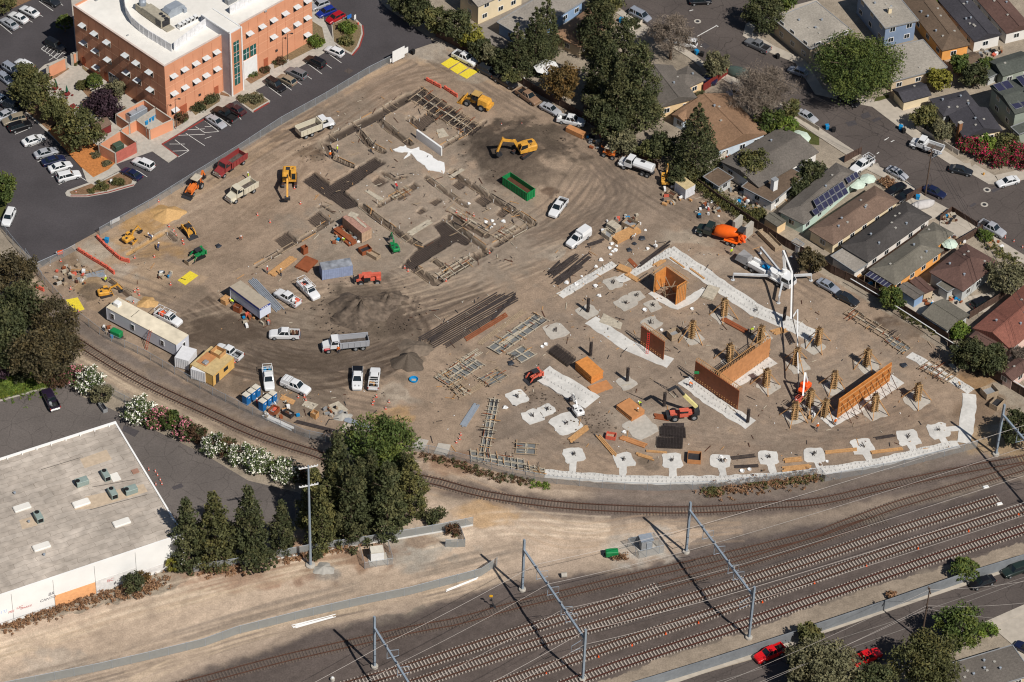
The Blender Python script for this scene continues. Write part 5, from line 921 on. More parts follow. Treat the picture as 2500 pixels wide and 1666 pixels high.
def tmesh(kind,h,r,pal,v,dens=1.):
 key=(kind,h,r,pal,v)
 if key in TV:return TV[key]
 rs=random.Random(v*7+h);cs=[];rd=[]
 if kind=='cone':
  nl=int(h*1.15)
  for i in range(nl):
   f=i/(nl-1);z=h*(.07+.91*f);R_=r*(1-f)**.75*(.86+.28*rs.random())+.12;k=max(2,int(R_*4.2));off=rs.random()*6.28
   for j in range(k):
    a=off+j*6.283/k+rs.uniform(-.3,.3);q=R_*rs.uniform(.62,1.05);cs.append((q*math.cos(a),q*math.sin(a),z-.12*q+rs.uniform(-.3,.3)));rd.append(max(.35,.42*R_*rs.uniform(.5,.95)+.2))
  per=int(40*dens);sz=.23
 elif kind=='col':
  nl=int(h*1.25)
  for i in range(nl):
   f=i/(nl-1);z=h*(.06+.92*f);prof=min(1,(1-f)*1.45+.07)**.9*(.88+.16*math.sin(f*17+v));R_=r*prof*rs.uniform(.8,1.15);k=max(3,int(R_*3.6));off=rs.random()*6.28
   for j in range(k):
    a=off+j*6.283/k+rs.uniform(-.35,.35);q=R_*rs.uniform(.5,1.05);cs.append((q*math.cos(a),q*math.sin(a),z+rs.uniform(-.4,.4)));rd.append(rs.uniform(.4,1.0)*.30*r+.12)
  per=int(46*dens);sz=.24
 elif kind=='round':
  n=int(26+r*r*5);zc=h*.60;rz=h*.40
  for i in range(n):
   a=rs.random()*6.283;u=rs.uniform(-.85,1);q=math.sqrt(max(0,1-u*u));s_=rs.uniform(.55,1.0);lob=1+.16*math.sin(a*3+v)+.1*math.sin(a*5+2*v)
   cs.append((r*q*s_*lob*math.cos(a),r*q*s_*lob*math.sin(a),zc+rz*u*s_));rd.append(rs.uniform(.16,.30)*r+.22)
  per=int(52*dens*(1.7 if r>6 else 1));sz=.25 if r<6 else .21
 elif kind=='shrub':
  n=int(14+r*r*7);zc=h*.5;rz=h*.48
  for i in range(n):
   a=rs.random()*6.283;u=rs.uniform(-.9,1);q=math.sqrt(max(0,1-u*u));s_=rs.uniform(.5,1.0)
   cs.append((r*q*s_*math.cos(a),r*q*s_*math.sin(a),max(.2,zc+rz*u*s_)));rd.append(rs.uniform(.2,.34)*r+.12)
  per=int(44*dens);sz=.17
 elif kind=='bare':
  n=int(30+r*r*3.2);zc=h*.62;rz=h*.38
  for i in range(n):
   a=rs.random()*6.283;u=rs.uniform(-.6,1);q=math.sqrt(max(0,1-u*u));s_=rs.uniform(.4,1.0);lob=1+.15*math.sin(a*4+v)
   cs.append((r*q*s_*lob*math.cos(a),r*q*s_*lob*math.sin(a),zc+rz*u*s_));rd.append(rs.uniform(.18,.28)*r)
  per=int(70*dens);sz=.42
 elif kind=='frond':
  n=26
  for i in range(n):
   a=i*2.4;L=r*rs.uniform(.75,1.05)
   for k in range(6):f=(k+1)/6;cs.append((L*f*math.cos(a),L*f*math.sin(a),h*(.55+.9*f*(1-f)*rs.uniform(.8,1.2)-.12*f)));rd.append(.16*r*(1-f*.5))
  per=int(14*dens);sz=.26
 mats=LM[pal];fl={'white':.42,'pink':.42,'red':.5}.get(pal,0)
 TV[key]=(leafmesh('crown',cs,rd,per,sz,mats,stick=(kind=='bare'),flower=fl),trunkmesh(h,max(.05,r*.06+.05),7,r,kind));return TV[key]
def tree(name,label,cat,loc,kind,h,r,pal,v=0,s=1.,group=None,dens=1.):
 cm,tm=tmesh(kind,h,r,pal,v,dens);root=thing(name,label,cat,(loc.x,loc.y,0),random.uniform(0,6.28),group)
 a=link('crown',cm,root);b=link('trunk',tm,root)
 for o in(a,b):o.scale=(s,s,s*random.uniform(.94,1.06))
 return root
def tc_(c,r,x,y,z):return T(c,r,x,y,z)
gc='conifers along the slatted fence'
for i,(x,y,h,r,l)in enumerate([(462,1380,16,2.9,'tall olive conifer at the warehouse end of the fence row'),(527,1371,17,2.7,'second tall conifer from the warehouse in the fence row'),(612,1358,16,2.9,'third conifer from the warehouse behind the drooping bush'),(690,1342,12,2.5,'short conifer left of the tall grey floodlight mast'),(787,1333,14,2.8,'conifer just right of the floodlight mast base'),(858,1318,17,3.1,'bushy conifer behind the caged pale cabinet'),(945,1302,17,3.1,'conifer near the right end of the fence row'),(1000,1255,15,3.3,'rightmost conifer of the fence row beside the dirt track'),(826,1245,18,3.2,'conifer beside the spur track with its top left of the big round tree'),(905,1228,13,3.0,'conifer in front of the big round green tree'),(815,1290,15,3,'conifer in the middle of the clump right of the mast'),(880,1270,14,3,'conifer in the clump under the big round tree'),(960,1260,13,3,'conifer at the right inside of the clump'),(770,1285,15,3,'conifer at the left inside of the clump'),(985,1222,11,3,'small conifer between the clump and the spur track')]):
 tree('conifer',l,'tree',G(x,y),'col',16,3.3,'olive' if i%3==1 else 'pine',i%3,h/16,gc)
tree('shade_tree','big round green tree between the conifers and the building site','tree',tc_(1,2,1620,990,7.5),'round',13,5.8,'green',3,1.,None,1.2)
tree('bush','drooping dark bush spilling over the slatted fence','bush',T(1,3,490,520),'frond',4.5,3.3,'dark',1,1.,None,1.6)
tree('bush','dark round bush against the white warehouse wall','bush',T(0,3,1225,740),'shrub',4.2,2.0,'dark',2,1.)
tree('bush','rust tinted bush beside the dark bush at the warehouse wall','bush',T(0,3,1310,640),'shrub',2.6,1.1,'rust',1,1.)
tree('bush','yellow green climber on the warehouse corner','bush',T(0,3,1575,560),'shrub',3.6,1.0,'yellow',2,1.)
tree('bush','dark green bush at the right end of the slatted fence','bush',T(2,3,230,90),'shrub',3.2,2.0,'pine',3,1.)
tree('bush','small plum coloured bush in the chain link pen','bush',T(2,3,400,215),'shrub',2.4,1.2,'redleaf',1,1.)
tree('bush','low green bush at the foot of the floodlight mast','bush',T(1,3,1010,430),'shrub',1.6,1.3,'dark',4,1.)
for i,(c,r,x,y,h,rr,pal,kind,l)in enumerate([(0,1,130,950,12,4.2,'brown','round','brown tinted tree highest on the left edge beside the fence'),(0,1,190,1300,13,4.6,'pine','round','dark green tree in the middle of the left edge cluster'),(0,1,480,1390,12,4.4,'brown','round','brown tinted tree closest to the spur track'),(0,2,330,130,12,4.4,'brown','round','dark brownish tree above the ivy bank'),(0,1,30,1500,13,4.8,'dark','round','dark tree cut by the left edge'),(0,2,560,60,10,3.6,'brown','round','brownish tree overhanging the spur track curve'),(0,2,60,60,11,3.6,'pine','round','dark green tree behind the plum tree')]):
 tree('dark_tree',l,'tree',tc_(c,r,x,y,h*.6),kind,h,rr,pal,i,1.,'dark trees at the left edge')
tree('plum_tree','small purple leaved tree by the stone marker at the left edge','tree',tc_(0,2,25,230,3),'round',5,1.9,'plum',1)
tree('bush','round clipped bush on the ivy bank','bush',tc_(0,2,192,345,.9),'shrub',2,1.5,'dark',6)
tree('bush','reddish hedge bush at the end of the parking kerb','bush',tc_(0,2,530,330,1.4),'shrub',3,2.6,'redleaf',2)
for i,(c,r,x,y,h,rr,pal,l)in enumerate([(0,2,690,310,3.2,1.7,'pink','pink flowered shrub nearest the ivy bank'),(0,2,820,365,4.4,2.4,'white','large white flowered shrub by the parking lot end'),(0,2,935,490,3.2,1.7,'greyg','olive shrub between the white shrub and the short fence'),(0,2,1285,645,4.2,2.5,'white','large white flowered shrub beside the short fence section'),(0,2,1440,705,3.6,1.9,'pink','pink flowered shrub next to the large white shrub'),(0,2,1570,735,3.4,1.8,'green','plain green shrub between two pink shrubs'),(0,2,1690,815,3.4,1.9,'pink','second pink flowered shrub along the lot'),(0,2,1805,865,3.2,1.7,'redleaf','reddish shrub between pink and white shrubs'),(1,2,75,950,3.8,2.1,'white','white flowered shrub left of the reddish gap'),(1,2,195,985,2.8,1.6,'redleaf','small reddish shrub between two white shrubs'),(1,2,330,1035,3.8,2.2,'white','broad white flowered shrub in mid hedge'),(1,2,500,1110,3.8,2.2,'white','white flowered shrub beside the broad one'),(1,2,625,1150,2.8,1.2,'green','narrow green shrub between white shrubs'),(1,2,740,1200,3.6,2.2,'white','last white flowered shrub before the conifers'),(1,2,890,1250,2.8,1.3,'redleaf','dark reddish shrub at the hedge end by the tall mast')]):
 tree('flowering_shrub',l,'shrub',tc_(c,r,x,y,h*.5),'shrub',3.8 if rr>1.9 else 3.2,2.3 if rr>1.9 else 1.7,pal,i%2,rr*1.16/(2.3 if rr>1.9 else 1.7),'oleander shrubs along the warehouse lot',1.3)
for i,(x,y,h,r,l)in enumerate([(300,850,9,3.9,'large olive tree shading the parked cars at the courtyard'),(240,660,8,2.6,'olive tree at the upper end of the courtyard row'),(515,1010,7,2.8,'middle olive tree by the courtyard parasols'),(730,1230,8,4.0,'olive tree beside the red shed and walled pens')]):
 tree('courtyard_tree',l,'tree',tc_(0,0,x,y,h*.55),'round',8,3.4,'olive',i,r/3.4,'olive trees by the courtyard')
tree('purple_tree','dark purplish tree near the office entrance','tree',tc_(0,0,960,950,2.6),'round',5,3.4,'plum',2);tree('purple_tree','low grey green tree against the office glass entrance','tree',tc_(0,0,1060,850,2.2),'round',4.4,2.2,'greyg',3)
tree('palm_tree','small fan palm on the courtyard edge by the office','palm',tc_(0,0,860,680,4),'frond',4.5,1.7,'green',2);tree('palm_tree','fan palm casting a shadow on the rear parking lot','palm',tc_(0,0,590,150,4),'frond',5,1.8,'green',3);tree('palm_tree','small cycad in the middle of the courtyard','palm',tc_(0,0,755,780,1),'frond',1.8,1.2,'olive',4)
for x,y,r_,pal,c,r,l in[(20,30,2.2,'olive',0,0,'olive tree in the planting strip at the upper left corner'),(15,180,2.8,'green',0,1,'green tree at the left edge beside the white SUV')]:tree('lot_tree',l,'tree',tc_(c,r,x,y,3),'round',6,2.6,pal,1,r_/2.6)
for i,(c,r,x,y,h,rr,pal,l)in enumerate([(0,1,930,140,1.5,1.4,'olive','left bush on the kerb island'),(0,1,1080,110,1.4,1.3,'olive','right bush on the kerb island'),(0,1,840,185,.9,.8,'olive','low bush at the kerb island tip'),(1,0,1300,270,1.3,2.0,'bright','upper bush on the round kerb island'),(1,0,1310,380,1.2,1.6,'olive','lower bush on the round kerb island'),(1,0,1010,390,1.4,1.9,'bright','green bush at the office corner bed'),(1,0,680,560,1.3,1.3,'redleaf','reddish bush by the office lamp post'),(1,0,560,640,1.0,1.1,'redleaf','reddish bush below the entry bay'),(1,0,440,680,1.0,1.1,'green','clipped green bush below the entry bay'),(0,0,1660,1090,1.1,1.5,'redleaf','reddish bush beside the orange enclosure'),(0,0,1820,985,1.3,1.5,'dark','dark hedge end at the office side door'),(1,0,30,910,1.3,1.5,'dark','dark hedge beside the stair tower'),(1,0,90,900,1.1,1.1,'greyg','grey green bush right of the dark hedge'),(1,0,370,910,.8,1.3,'greyg','dry grassy bush on the left of the parking island'),(1,0,470,920,.8,1.5,'greyg','dry grassy bush on the right of the parking island'),(0,0,700,575,.8,.9,'olive','small bush beside the courtyard gate'),(0,0,880,1430,.9,1.0,'greyg','dry bush on the orange bark'),(0,0,980,1510,.9,1.0,'greyg','dry bush near the walled pen corner'),(0,0,1090,1040,1.2,1.6,'dark','dark hedge behind the generator wall')]):
 tree('bush',l,'bush',T(c,r,x,y,h*.5),'shrub',1.4,1.5,pal,i%2,rr/1.5,'low bushes round the office')
for i,(c,r,x,y,kind,h,rr,pal,l)in enumerate([(2,0,990,440,'cone',13,3.4,'pine','tall dark conifer left of the conifer group above the parked cars'),(2,0,1160,350,'cone',15,3.4,'pine','tall dark conifer in the middle of the upper group'),(2,0,1260,230,'cone',14,3.2,'pine','dark conifer nearest the flat blue building'),(2,0,1740,180,'col',18,4.4,'pine','broad dark pine beside the tan hip roof'),(3,0,240,760,'col',20,4.4,'pine','tallest dark pine in front of the grey roofed house'),(2,0,1800,620,'col',17,4.2,'dark','dark pine behind the brown rounded tree'),(3,0,30,900,'col',15,3.8,'pine','dark pine at the lower left of the tall pine'),(3,0,90,420,'col',14,3.6,'dark','dark pine behind the tall pine'),(3,0,760,1260,'cone',16,4.8,'pine','tall conifer in front of the tan roofed house'),(2,0,1400,735,'round',9,3.6,'rust','rounded rust brown tree beside the white canopy tent'),(2,0,70,90,'round',7,3.2,'dark','dark tree by the orange mesh fence at the lot exit'),(2,0,240,180,'round',6,2.6,'olive','yellowish tree left of the dark rounded tree'),(2,0,430,230,'round',8,3.2,'dark','dark rounded tree beside the cream apartment block'),(2,0,580,340,'round',6,2.4,'yellow','yellow green tree behind the white pickup'),(2,0,650,440,'round',5,2.4,'dark','small dark tree behind the white pickup bonnet'),(2,0,860,570,'round',5,2.4,'dark','small dark tree above the black pickup'),(2,0,740,500,'round',5,2.2,'greyg','thin greyish tree between two dark trees'),(1,0,1800,20,'round',5,2.6,'dark','dark hedge tree at the far end of the lot road'),(2,0,930,690,'round',3,1.8,'olive','low olive bush tree by the yard debris'),(2,0,1750,1000,'round',8,3.2,'dark','dark tree above the stacked orange boxes'),(2,0,1850,1180,'round',7,2.8,'dark','dark tree at the fence behind the silver equipment'),(3,0,80,1320,'round',5,2.6,'greyg','pale flowering tree left of the water truck'),(3,0,320,1370,'round',4.5,2.2,'olive','olive tree above the water truck'),(3,0,430,1330,'round',6,2.6,'dark','dark tree between the pine and tall conifer'),(2,0,1680,960,'bare',6,1.6,'grey','thin pale dead tree by the white work pickup'),(3,0,530,330,'bare',10,4.8,'grey','grey bare crowned tree at the street corner'),(3,0,1360,840,'bare',10,6.6,'grey','large grey weeping bare tree beside the street'),(3,0,930,590,'round',6,2.5,'greyg','thin grey green street tree by the covered boat'),(3,0,1420,1110,'round',6,2.8,'green','green tree below the grey bare tree'),(3,0,1560,1170,'round',4.5,2.2,'bright','bright green bush tree beside the lawn'),(3,0,1620,1010,'round',4,1.8,'olive','small olive tree left of the silver sedan'),(3,0,1370,110,'round',8,4.2,'dark','dark green tree on the far street corner'),(4,0,350,600,'round',13,8.0,'green','huge round green tree on the far side of the street'),(4,0,1110,725,'round',4.5,2.3,'yellow','round yellow green tree behind the dark garage'),(4,0,1430,690,'round',5,2.6,'dark','dark shrub tree behind the slate roofed house'),(4,0,1300,590,'round',4.5,2.1,'green','green tree by the small brown shed'),(4,0,1530,600,'round',4,1.8,'green','green tree right of the small brown shed'),(4,0,990,1080,'round',5,2.5,'olive','olive tree left of the slate roofed house'),(4,0,1130,1180,'round',4.6,2.2,'greyg','brownish tree above the white dump pickup'),(4,0,1540,1330,'round',4,1.9,'bright','bright green bush between crimson shrubs'),(4,0,1720,1320,'round',4,2.2,'olive','olive bush behind the crimson hedge'),(4,0,1060,20,'round',3,1.5,'bright','small bright bush between two roofs at the top'),(3,0,-60,30,'round',7,3.2,'olive','olive tree above the parked minivan'),(3,0,190,215,'shrub',1.6,1.3,'dark','small dark bush on the front lawn'),(3,0,1560,0,'round',5,2.5,'green','green tree by the top street'),(3,1,1280,-60,'round',6,3.0,'olive','olive tree between the grey house wings'),(3,1,1810,25,'round',4.5,2.6,'dark','round dark bush at the grey house corner'),(3,1,1700,165,'round',3.6,1.9,'dark','second round dark bush near the white chimney'),(3,1,1800,830,'round',4.5,2.5,'brown','brownish shrub by the fence near the pump truck'),(3,1,1330,395,'shrub',2,1.6,'olive','weedy shrub beside the barn shaped shed'),(4,1,670,1170,'round',4.6,2.2,'green','green tree beside the blue garden shed'),(4,1,1720,980,'round',5.5,3.6,'greyg','grey green tree shading the black SUV'),(4,1,1290,1470,'round',3.4,1.9,'bright','bright bush beside the grey garage'),(4,1,1530,600,'shrub',2,1.6,'bright','low bright bush on the street corner bank'),(4,1,630,110,'shrub',1.6,1.5,'dry','dry brush by the driveway'),(4,2,1380,120,'round',6,3.0,'dark','left half of the dark hedge by the red roof'),(4,2,1580,170,'round',6,3.0,'dark','right half of the dark hedge by the red roof'),(4,2,1830,810,'round',7,3.2,'dark','dark tree at the right edge by the catenary mast'),(4,2,1840,130,'bare',4,1.6,'grey','pale shrub at the right edge below the red roof'),(3,1,580,60,'round',4,1.8,'dark','dark bush by the yellow excavator'),(4,3,1330,520,'frond',4,2.7,'green','green feathery tree growing over the grey wall'),(4,3,1300,1050,'round',9,3.7,'green','dense green tree beside the bottom right house'),(4,3,1000,1390,'round',10,5.4,'olive','large olive tree at the bottom edge by the red pickup'),(4,3,60,1420,'round',9,5.2,'greyg','large grey olive tree at the bottom edge between two red vehicles'),(3,3,1760,1420,'round',8,3.6,'greyg','grey olive tree behind the red pickup'),(4,3,1540,1080,'shrub',2.4,1.8,'bright','bright bush at the road edge by the tan planter'),(3,3,1790,1130,'round',4,2.0,'olive','olive bush tree leaning over the grey wall'),(4,3,670,775,'shrub',1.2,.9,'dry','dry weed against the grey wall'),(4,3,500,1560,'round',7,3.6,'dark','dark shaded tree at the bottom edge')]):
 zc=h*(.5 if kind in('cone','col')else .6 if kind in('round','bare')else .5)
 tree({'cone':'conifer','col':'pine_tree','bare':'bare_tree','frond':'feathery_tree','shrub':'bush'}.get(kind,'garden_tree'),l,'tree' if kind!='shrub' else 'bush',T(c,r,x,y,zc),kind,h,rr,pal,i%4)
for i,(x,y,l)in enumerate([(1370,1320,'crimson flowered shrub left of the bright green bush'),(1500,1400,'crimson flowered shrub below the bright green bush'),(1660,1455,'crimson flowered shrub in mid hedge at the pavement'),(1800,1390,'crimson flowered shrub behind the hedge at the right edge'),(1870,1480,'crimson flowered shrub lowest at the right edge')]):
 tree('crimson_shrub',l,'shrub',T(4,0,x,y,1.7),'shrub',3.6,2.3,'red',i%2,1.,'crimson flowered shrubs',1.2)
def brush(name,P,n,pal,hgt,label=None,wdt=1.0,rad=.35):
 cs=[];P=[Vector(p)for p in P]
 Q=resample(P,.25)
 for i in range(n):q=random.choice(Q);cs.append((q.x+random.gauss(0,wdt),q.y+random.gauss(0,wdt),hgt*random.uniform(.2,.8)))
 me=leafmesh(name,cs,[rad]*n,16,.15,LM[pal]);o=link(name,me);tag(o,kind='stuff');return o
brush('dry_brush',TS(0,3,[(0,1080),(300,980),(600,880),(1000,770),(1250,760),(1500,640)]),520,'dry',.8,wdt=.9);brush('dry_brush',TS(1,3,[(0,560),(300,500)]),160,'dry',.6);brush('dry_brush',TS(1,3,[(700,450),(1100,370),(1380,330)]),130,'dry',.5,wdt=.6)
brush('dry_brush',TS(2,2,[(100,1060),(380,1130),(640,1220),(850,1270),(1100,1310)]),190,'redleaf',.5,wdt=.6);brush('dry_brush',TS(3,2,[(850,1400),(1200,1360),(1600,1300),(1885,1250)]),330,'dry',.8,wdt=1.0);brush('green_weeds',TS(3,2,[(850,1400),(960,1400)]),60,'olive',.8,wdt=.5);brush('green_weeds',TS(3,2,[(1200,1350),(1700,1300),(1885,1270)]),90,'olive',.8,wdt=.7)
brush('green_weeds',TS(2,2,[(1150,1330),(1280,1340)]),36,'bright',.6,wdt=.4);brush('ivy_hedge',TS(3,1,[(640,-40),(760,130),(960,290),(1130,390),(1300,470)]),620,'ivy',1.9,wdt=.8,rad=.5);brush('ivy_ground_leaves',TS(0,2,[(20,480),(200,430),(420,370),(300,330),(100,380),(0,430)]),900,'bright',.3,wdt=1.4)
brush('garden_growth',TS(4,1,[(1480,620),(1570,700),(1700,790),(1840,860)]),120,'olive',.6,wdt=.8);brush('garden_growth',TS(3,0,[(560,1090),(700,960),(800,880)]),160,'pine',1.4,wdt=.5);brush('dry_brush',TS(3,3,[(0,440),(60,440),(110,420)]),40,'dry',.9,wdt=.3);brush('garden_growth',TS(4,1,[(740,1310),(830,1380),(1000,1450),(1100,1520)]),80,'olive',.7,wdt=.4)
# ================================================================ vehicles
def paint(name,r,g,b,k=.8):return mc('paint_'+name,r,g,b,k,rough=.35,var=.03,scale=1,spec=.5,coat=.5)
PT={k:paint(k,*c)for k,c in dict(white=(236,237,238),silver=(176,178,184),grey=(118,120,124),black=(24,24,28),dark=(40,44,50),navy=(28,36,70),blue=(30,50,140),red=(176,22,34),bright=(226,24,30),tan=(150,120,96),gold=(152,140,120),green=(62,84,66),maroon=(66,34,40),plum=(44,34,56),lgrey=(150,156,168),cream=(222,214,192),dkgreen=(38,52,48),dustred=(150,58,58)).items()}
M['silverglass']=mat('sunshade',(.45,.5,.5),.4,var=0)
WH={}
def wheel(r,w):
 if(r,w)in WH:return WH[(r,w)]
 a=MB().use(M['tyre']);a.tube((0,-w/2,0),(0,w/2,0),r,n=14);b=MB().use(M['grey']);b.tube((0,-w/2-.012,0),(0,w/2+.012,0),r*.56,n=10);WH[(r,w)]=(a.mesh('wheel'),b.mesh('rim'));return WH[(r,w)]
def wheels(root,xs,y,r,w=.24):
 a,b=wheel(r,w)
 for x in xs:
  for s in(-1,1):o=link('wheel',a,root,(x,s*y,r));link('rim',b,o)
def ring(x,hw,z0,z1,sh=.9):
 zm=z0+(z1-z0)*.55;return[(x,-hw*.94,z0),(x,hw*.94,z0),(x,hw,zm),(x,hw*.985,z1-.12),(x,hw*sh,z1),(x,-hw*sh,z1),(x,-hw*.985,z1-.12),(x,-hw,zm)]
CT=dict(sedan=(4.75,.91,.92,1.43,-1.75,1.05,-1.1,.25,1.0),suv=(4.75,.94,1.06,1.72,-2.28,1.0,-2.0,.35,1.02),hatch=(4.35,.9,.97,1.52,-2.05,1.0,-1.55,.35,.96),minivan=(5.0,.97,1.0,1.76,-2.42,1.5,-2.2,.75,.9),pickup=(5.7,.99,1.16,1.88,-.95,1.25,-.75,.5,1.12),cab=(5.6,.99,1.2,1.95,-.2,1.3,-.05,.6,1.15),long=(5.2,.95,.95,1.4,-1.7,1.1,-1.2,.3,.98))
CM={}
def carmesh(ty,col):
 if(ty,col)in CM:return CM[(ty,col)]
 L,hw,sh,zr,c0,c1,r0,r1,tr=CT[ty];h=L/2;p=PT[col];b=MB().use(p);pk=ty in('pickup','cab')
 front=[ring(c1-.1,hw,.28,sh+.01,.9),ring(c1+.35,hw,.28,sh-.02,.88),ring(h-.45,hw*.97,.28,sh-.12,.86),ring(h-.12,hw*.9,.3,sh-.24,.84),ring(h,hw*.8,.38,sh-.36,.8)]
 if pk:
  b.loft([ring(c0-.05,hw,.3,sh,.95),ring(c0+.02,hw,.3,sh,.95)]+front)
  bl=-h+.06;mx=(bl+c0)/2;ln=c0-bl-.04
  for s in(-1,1):b.box(mx,s*(hw-.06),.82,ln,.12,.8)
  b.box(bl+.04,0,.82,.08,hw*2-.22,.78);b.box(mx,0,.58,ln,hw*2-.24,.3)
  b.use(M['black']);b.box(mx,0,.745,ln-.1,hw*2-.26,.03);b.use(M['chrome']);b.box(bl-.1,0,.5,.2,hw*1.8,.18)
 else:
  b.loft([ring(-h,hw*.82,.4,tr-.18,.82),ring(-h+.14,hw*.93,.3,tr-.02,.86),ring(-h+.6,hw,.28,tr,.9),ring(c0+.5,hw,.27,sh+.02,.9)]+front)
 gt=MB().use(M['glass']);g=hw*.86;t=hw*.66;gt.loft([[(c0,-g,sh-.04),(c1,-g,sh-.04),(c1,g,sh-.04),(c0,g,sh-.04)],[(r0,-t,zr),(r1,-t,zr),(r1,t,zr),(r0,t,zr)]])
 rf=MB().use(p);e=.05;rf.loft([[(r0-e,-t-e,zr-.05),(r1+e,-t-e,zr-.05),(r1+e,t+e,zr-.05),(r0-e,t+e,zr-.05)],[(r0-.02,-t-.02,zr+.01),(r1+.02,-t-.02,zr+.01),(r1+.02,t+.02,zr+.01),(r0-.02,t+.02,zr+.01)],[(r0+.15,-t+.12,zr+.04),(r1-.15,-t+.12,zr+.04),(r1-.15,t-.12,zr+.04),(r0+.15,t-.12,zr+.04)]])
 xm=[(c0,r0),(c1,r1),((c0+c1)*.5-.1,(r0+r1)*.5-.1)]
 if ty in('suv','minivan'):xm.append((c0*.6+c1*.4-.3,r0*.62+r1*.38-.3))
 for a,d in xm:
  for s in(-1,1):rf.bar((a,s*(g+.005),sh-.03),(d,s*(t+.015),zr-.02),.09,.07)
 lt=MB().use(M['lamp']);lt.box(0,0,0,.12,.36,.16);tl=MB().use(M['tail']);tl.box(0,0,0,.06,.26 if not pk else .14,.2 if not pk else .4)
 CM[(ty,col)]=(b.mesh('body'),gt.mesh('windows'),rf.mesh('roof'),lt.mesh('headlight'),tl.mesh('taillight'));return CM[(ty,col)]
def car(label,ty,col,c,r,xf,yf,xr,yr,group=None,rack=None,load=None,name=None,cat=None):
 f=T(c,r,xf,yf,.8);b_=T(c,r,xr,yr,.8);o=(f+b_)/2;o.z=.07;L,hw,sh,zr=CT[ty][:4]
 nm=name or{'pickup':'pickup_truck','cab':'work_truck','minivan':'minivan'}.get(ty,'parked_car');root=thing(nm,label,cat or{'pickup':'pickup','cab':'truck'}.get(ty,'car'),o,ang(b_,f),group)
 bm_,gm,rm_,lm,tm=carmesh(ty,col);h=L/2
 link('body',bm_,root);link('windows',gm,root);link('roof',rm_,root)
 for s in(-1,1):link('headlight',lm,root,(h-.13,s*hw*.66,sh-.38));link('taillight',tm,root,(-h+.03,s*hw*(.7 if ty not in('pickup','cab')else .93),sh-.25))
 wheels(root,(-h*.61,h*.63),hw-.1,.34 if ty not in('pickup','cab')else .4)
 c0=CT[ty][4]
 if load:
  for k in range(load[1]):
   mb=MB().use(M[load[0][k%len(load[0])]]);x=-h+.5+random.random()*(c0+h-.9);y=random.uniform(-.55,.55)
   if k%3==0:mb.lathe([(.3,.76),(.34,1.1),(.24,1.35),(0,1.4)],(x,y,0),9)
   else:mb.rbox(x,y,1.0,random.uniform(.4,.9),random.uniform(.3,.6),random.uniform(.4,.6),.04,random.random())
   obj('cargo',mb,root)
 if rack:
  mb=MB().use(M['white']);x0,x1=-h+.15,(h*.45 if rack=='long' else c0+.1);z=2.0 if ty=='pickup' else 2.15
  for s in(-1,1):
   mb.bar((x0,s*.85,z),(x1,s*.85,z),.07)
   for x in(x0+.1,(x0+c0)/2,c0-.1):mb.bar((x,s*.85,1.2),(x,s*.85,z),.06)
  for k in range(4):x=x0+(x1-x0)*k/3;mb.bar((x,-.85,z),(x,.85,z),.06)
  obj('ladder_rack',mb,root)
 return root
def cap(root,ty='pickup',col='white'):
 L=CT[ty][0]/2;mb=MB().use(PT[col]);mb.loft([[(-L+.1,-.92,1.22),(-.98,-.92,1.22),(-.98,.92,1.22),(-L+.1,.92,1.22)],[(-L+.25,-.8,1.85),(-.98,-.8,1.9),(-.98,.8,1.9),(-L+.25,.8,1.85)]]);mb.use(M['grey'])
 for k in range(3):mb.bar((-L+.5+k*.6,-.8,1.93),(-L+.5+k*.6,.8,1.93),.05)
 obj('canopy',mb,root)
def toolbody(root,col='white'):
 L=CT['cab'][0]/2;mb=MB().use(PT[col])
 for s in(-1,1):mb.rbox(-L/2-.05,s*.82,1.15,L-.3,.4,.75,.03)
 obj('tool_box',mb,root)
 hd=MB().use(M['grey'])
 for s in(-1,1):
  for k in range(3):hd.box(-.6-k*.8,s*1.025,1.2,.1,.02,.08)
 obj('handle',hd,root)
LG='cars parked at the office'
P=car
for a in[('silver sedan leftmost of the upper row near the planting strip','sedan','silver',0,0,30,175,140,250),('white sedan between a silver and a white car in the upper row','sedan','white',0,0,95,120,240,195),('white sedan with a black sunroof in the upper row','sedan','white',0,0,195,62,345,142),('dark SUV cut by the top edge behind the office','suv','dark',0,0,520,30,400,-30),('black SUV parked in the office shadow by the hatched bay','suv','black',0,0,585,455,430,375),('white car half hidden under the large olive tree','hatch','white',0,0,165,560,280,620),('silver SUV with roof rails at the left lot row','suv','lgrey',0,0,170,680,50,600),('blue grey sedan below the silver SUV at the left','sedan','lgrey',0,0,110,765,-10,670),('white car cut by the left edge under the tree','sedan','white',0,0,-60,870,40,925),('silver sedan above the silver wagon in the left column','sedan','silver',0,0,140,1010,-10,1080),('silver grey wagon beside the black SUV in the left column','suv','gold',0,0,30,1125,225,1075),('black SUV in the left column beside the kerb path','suv','black',0,0,285,1130,85,1190),('white sedan with a black roof in the left column','sedan','white',0,0,410,1250,210,1320),('grey sedan between the white and the navy cars','sedan','silver',0,0,520,1375,325,1430),('navy sedan below the grey sedan in the left column','sedan','navy',0,0,590,1445,395,1500),('white sedan with sunroof second from the column end','sedan','white',0,0,660,1500,450,1565),('white SUV at the end of the left column by the island','suv','white',0,1,735,25,530,75),('white SUV beside the walled transformer pen','suv','white',0,0,1230,1465,1410,1545),('navy black sedan next to the white SUV by the pen','sedan','navy',0,1,1130,-15,1290,70),('white SUV driving alone at the left lot exit','suv','white',0,1,45,510,115,355),('black SUV cut by the left edge below the white wagon','suv','dark',0,0,190,1010,60,960)]:P(a[0],*a[1:],group=LG)
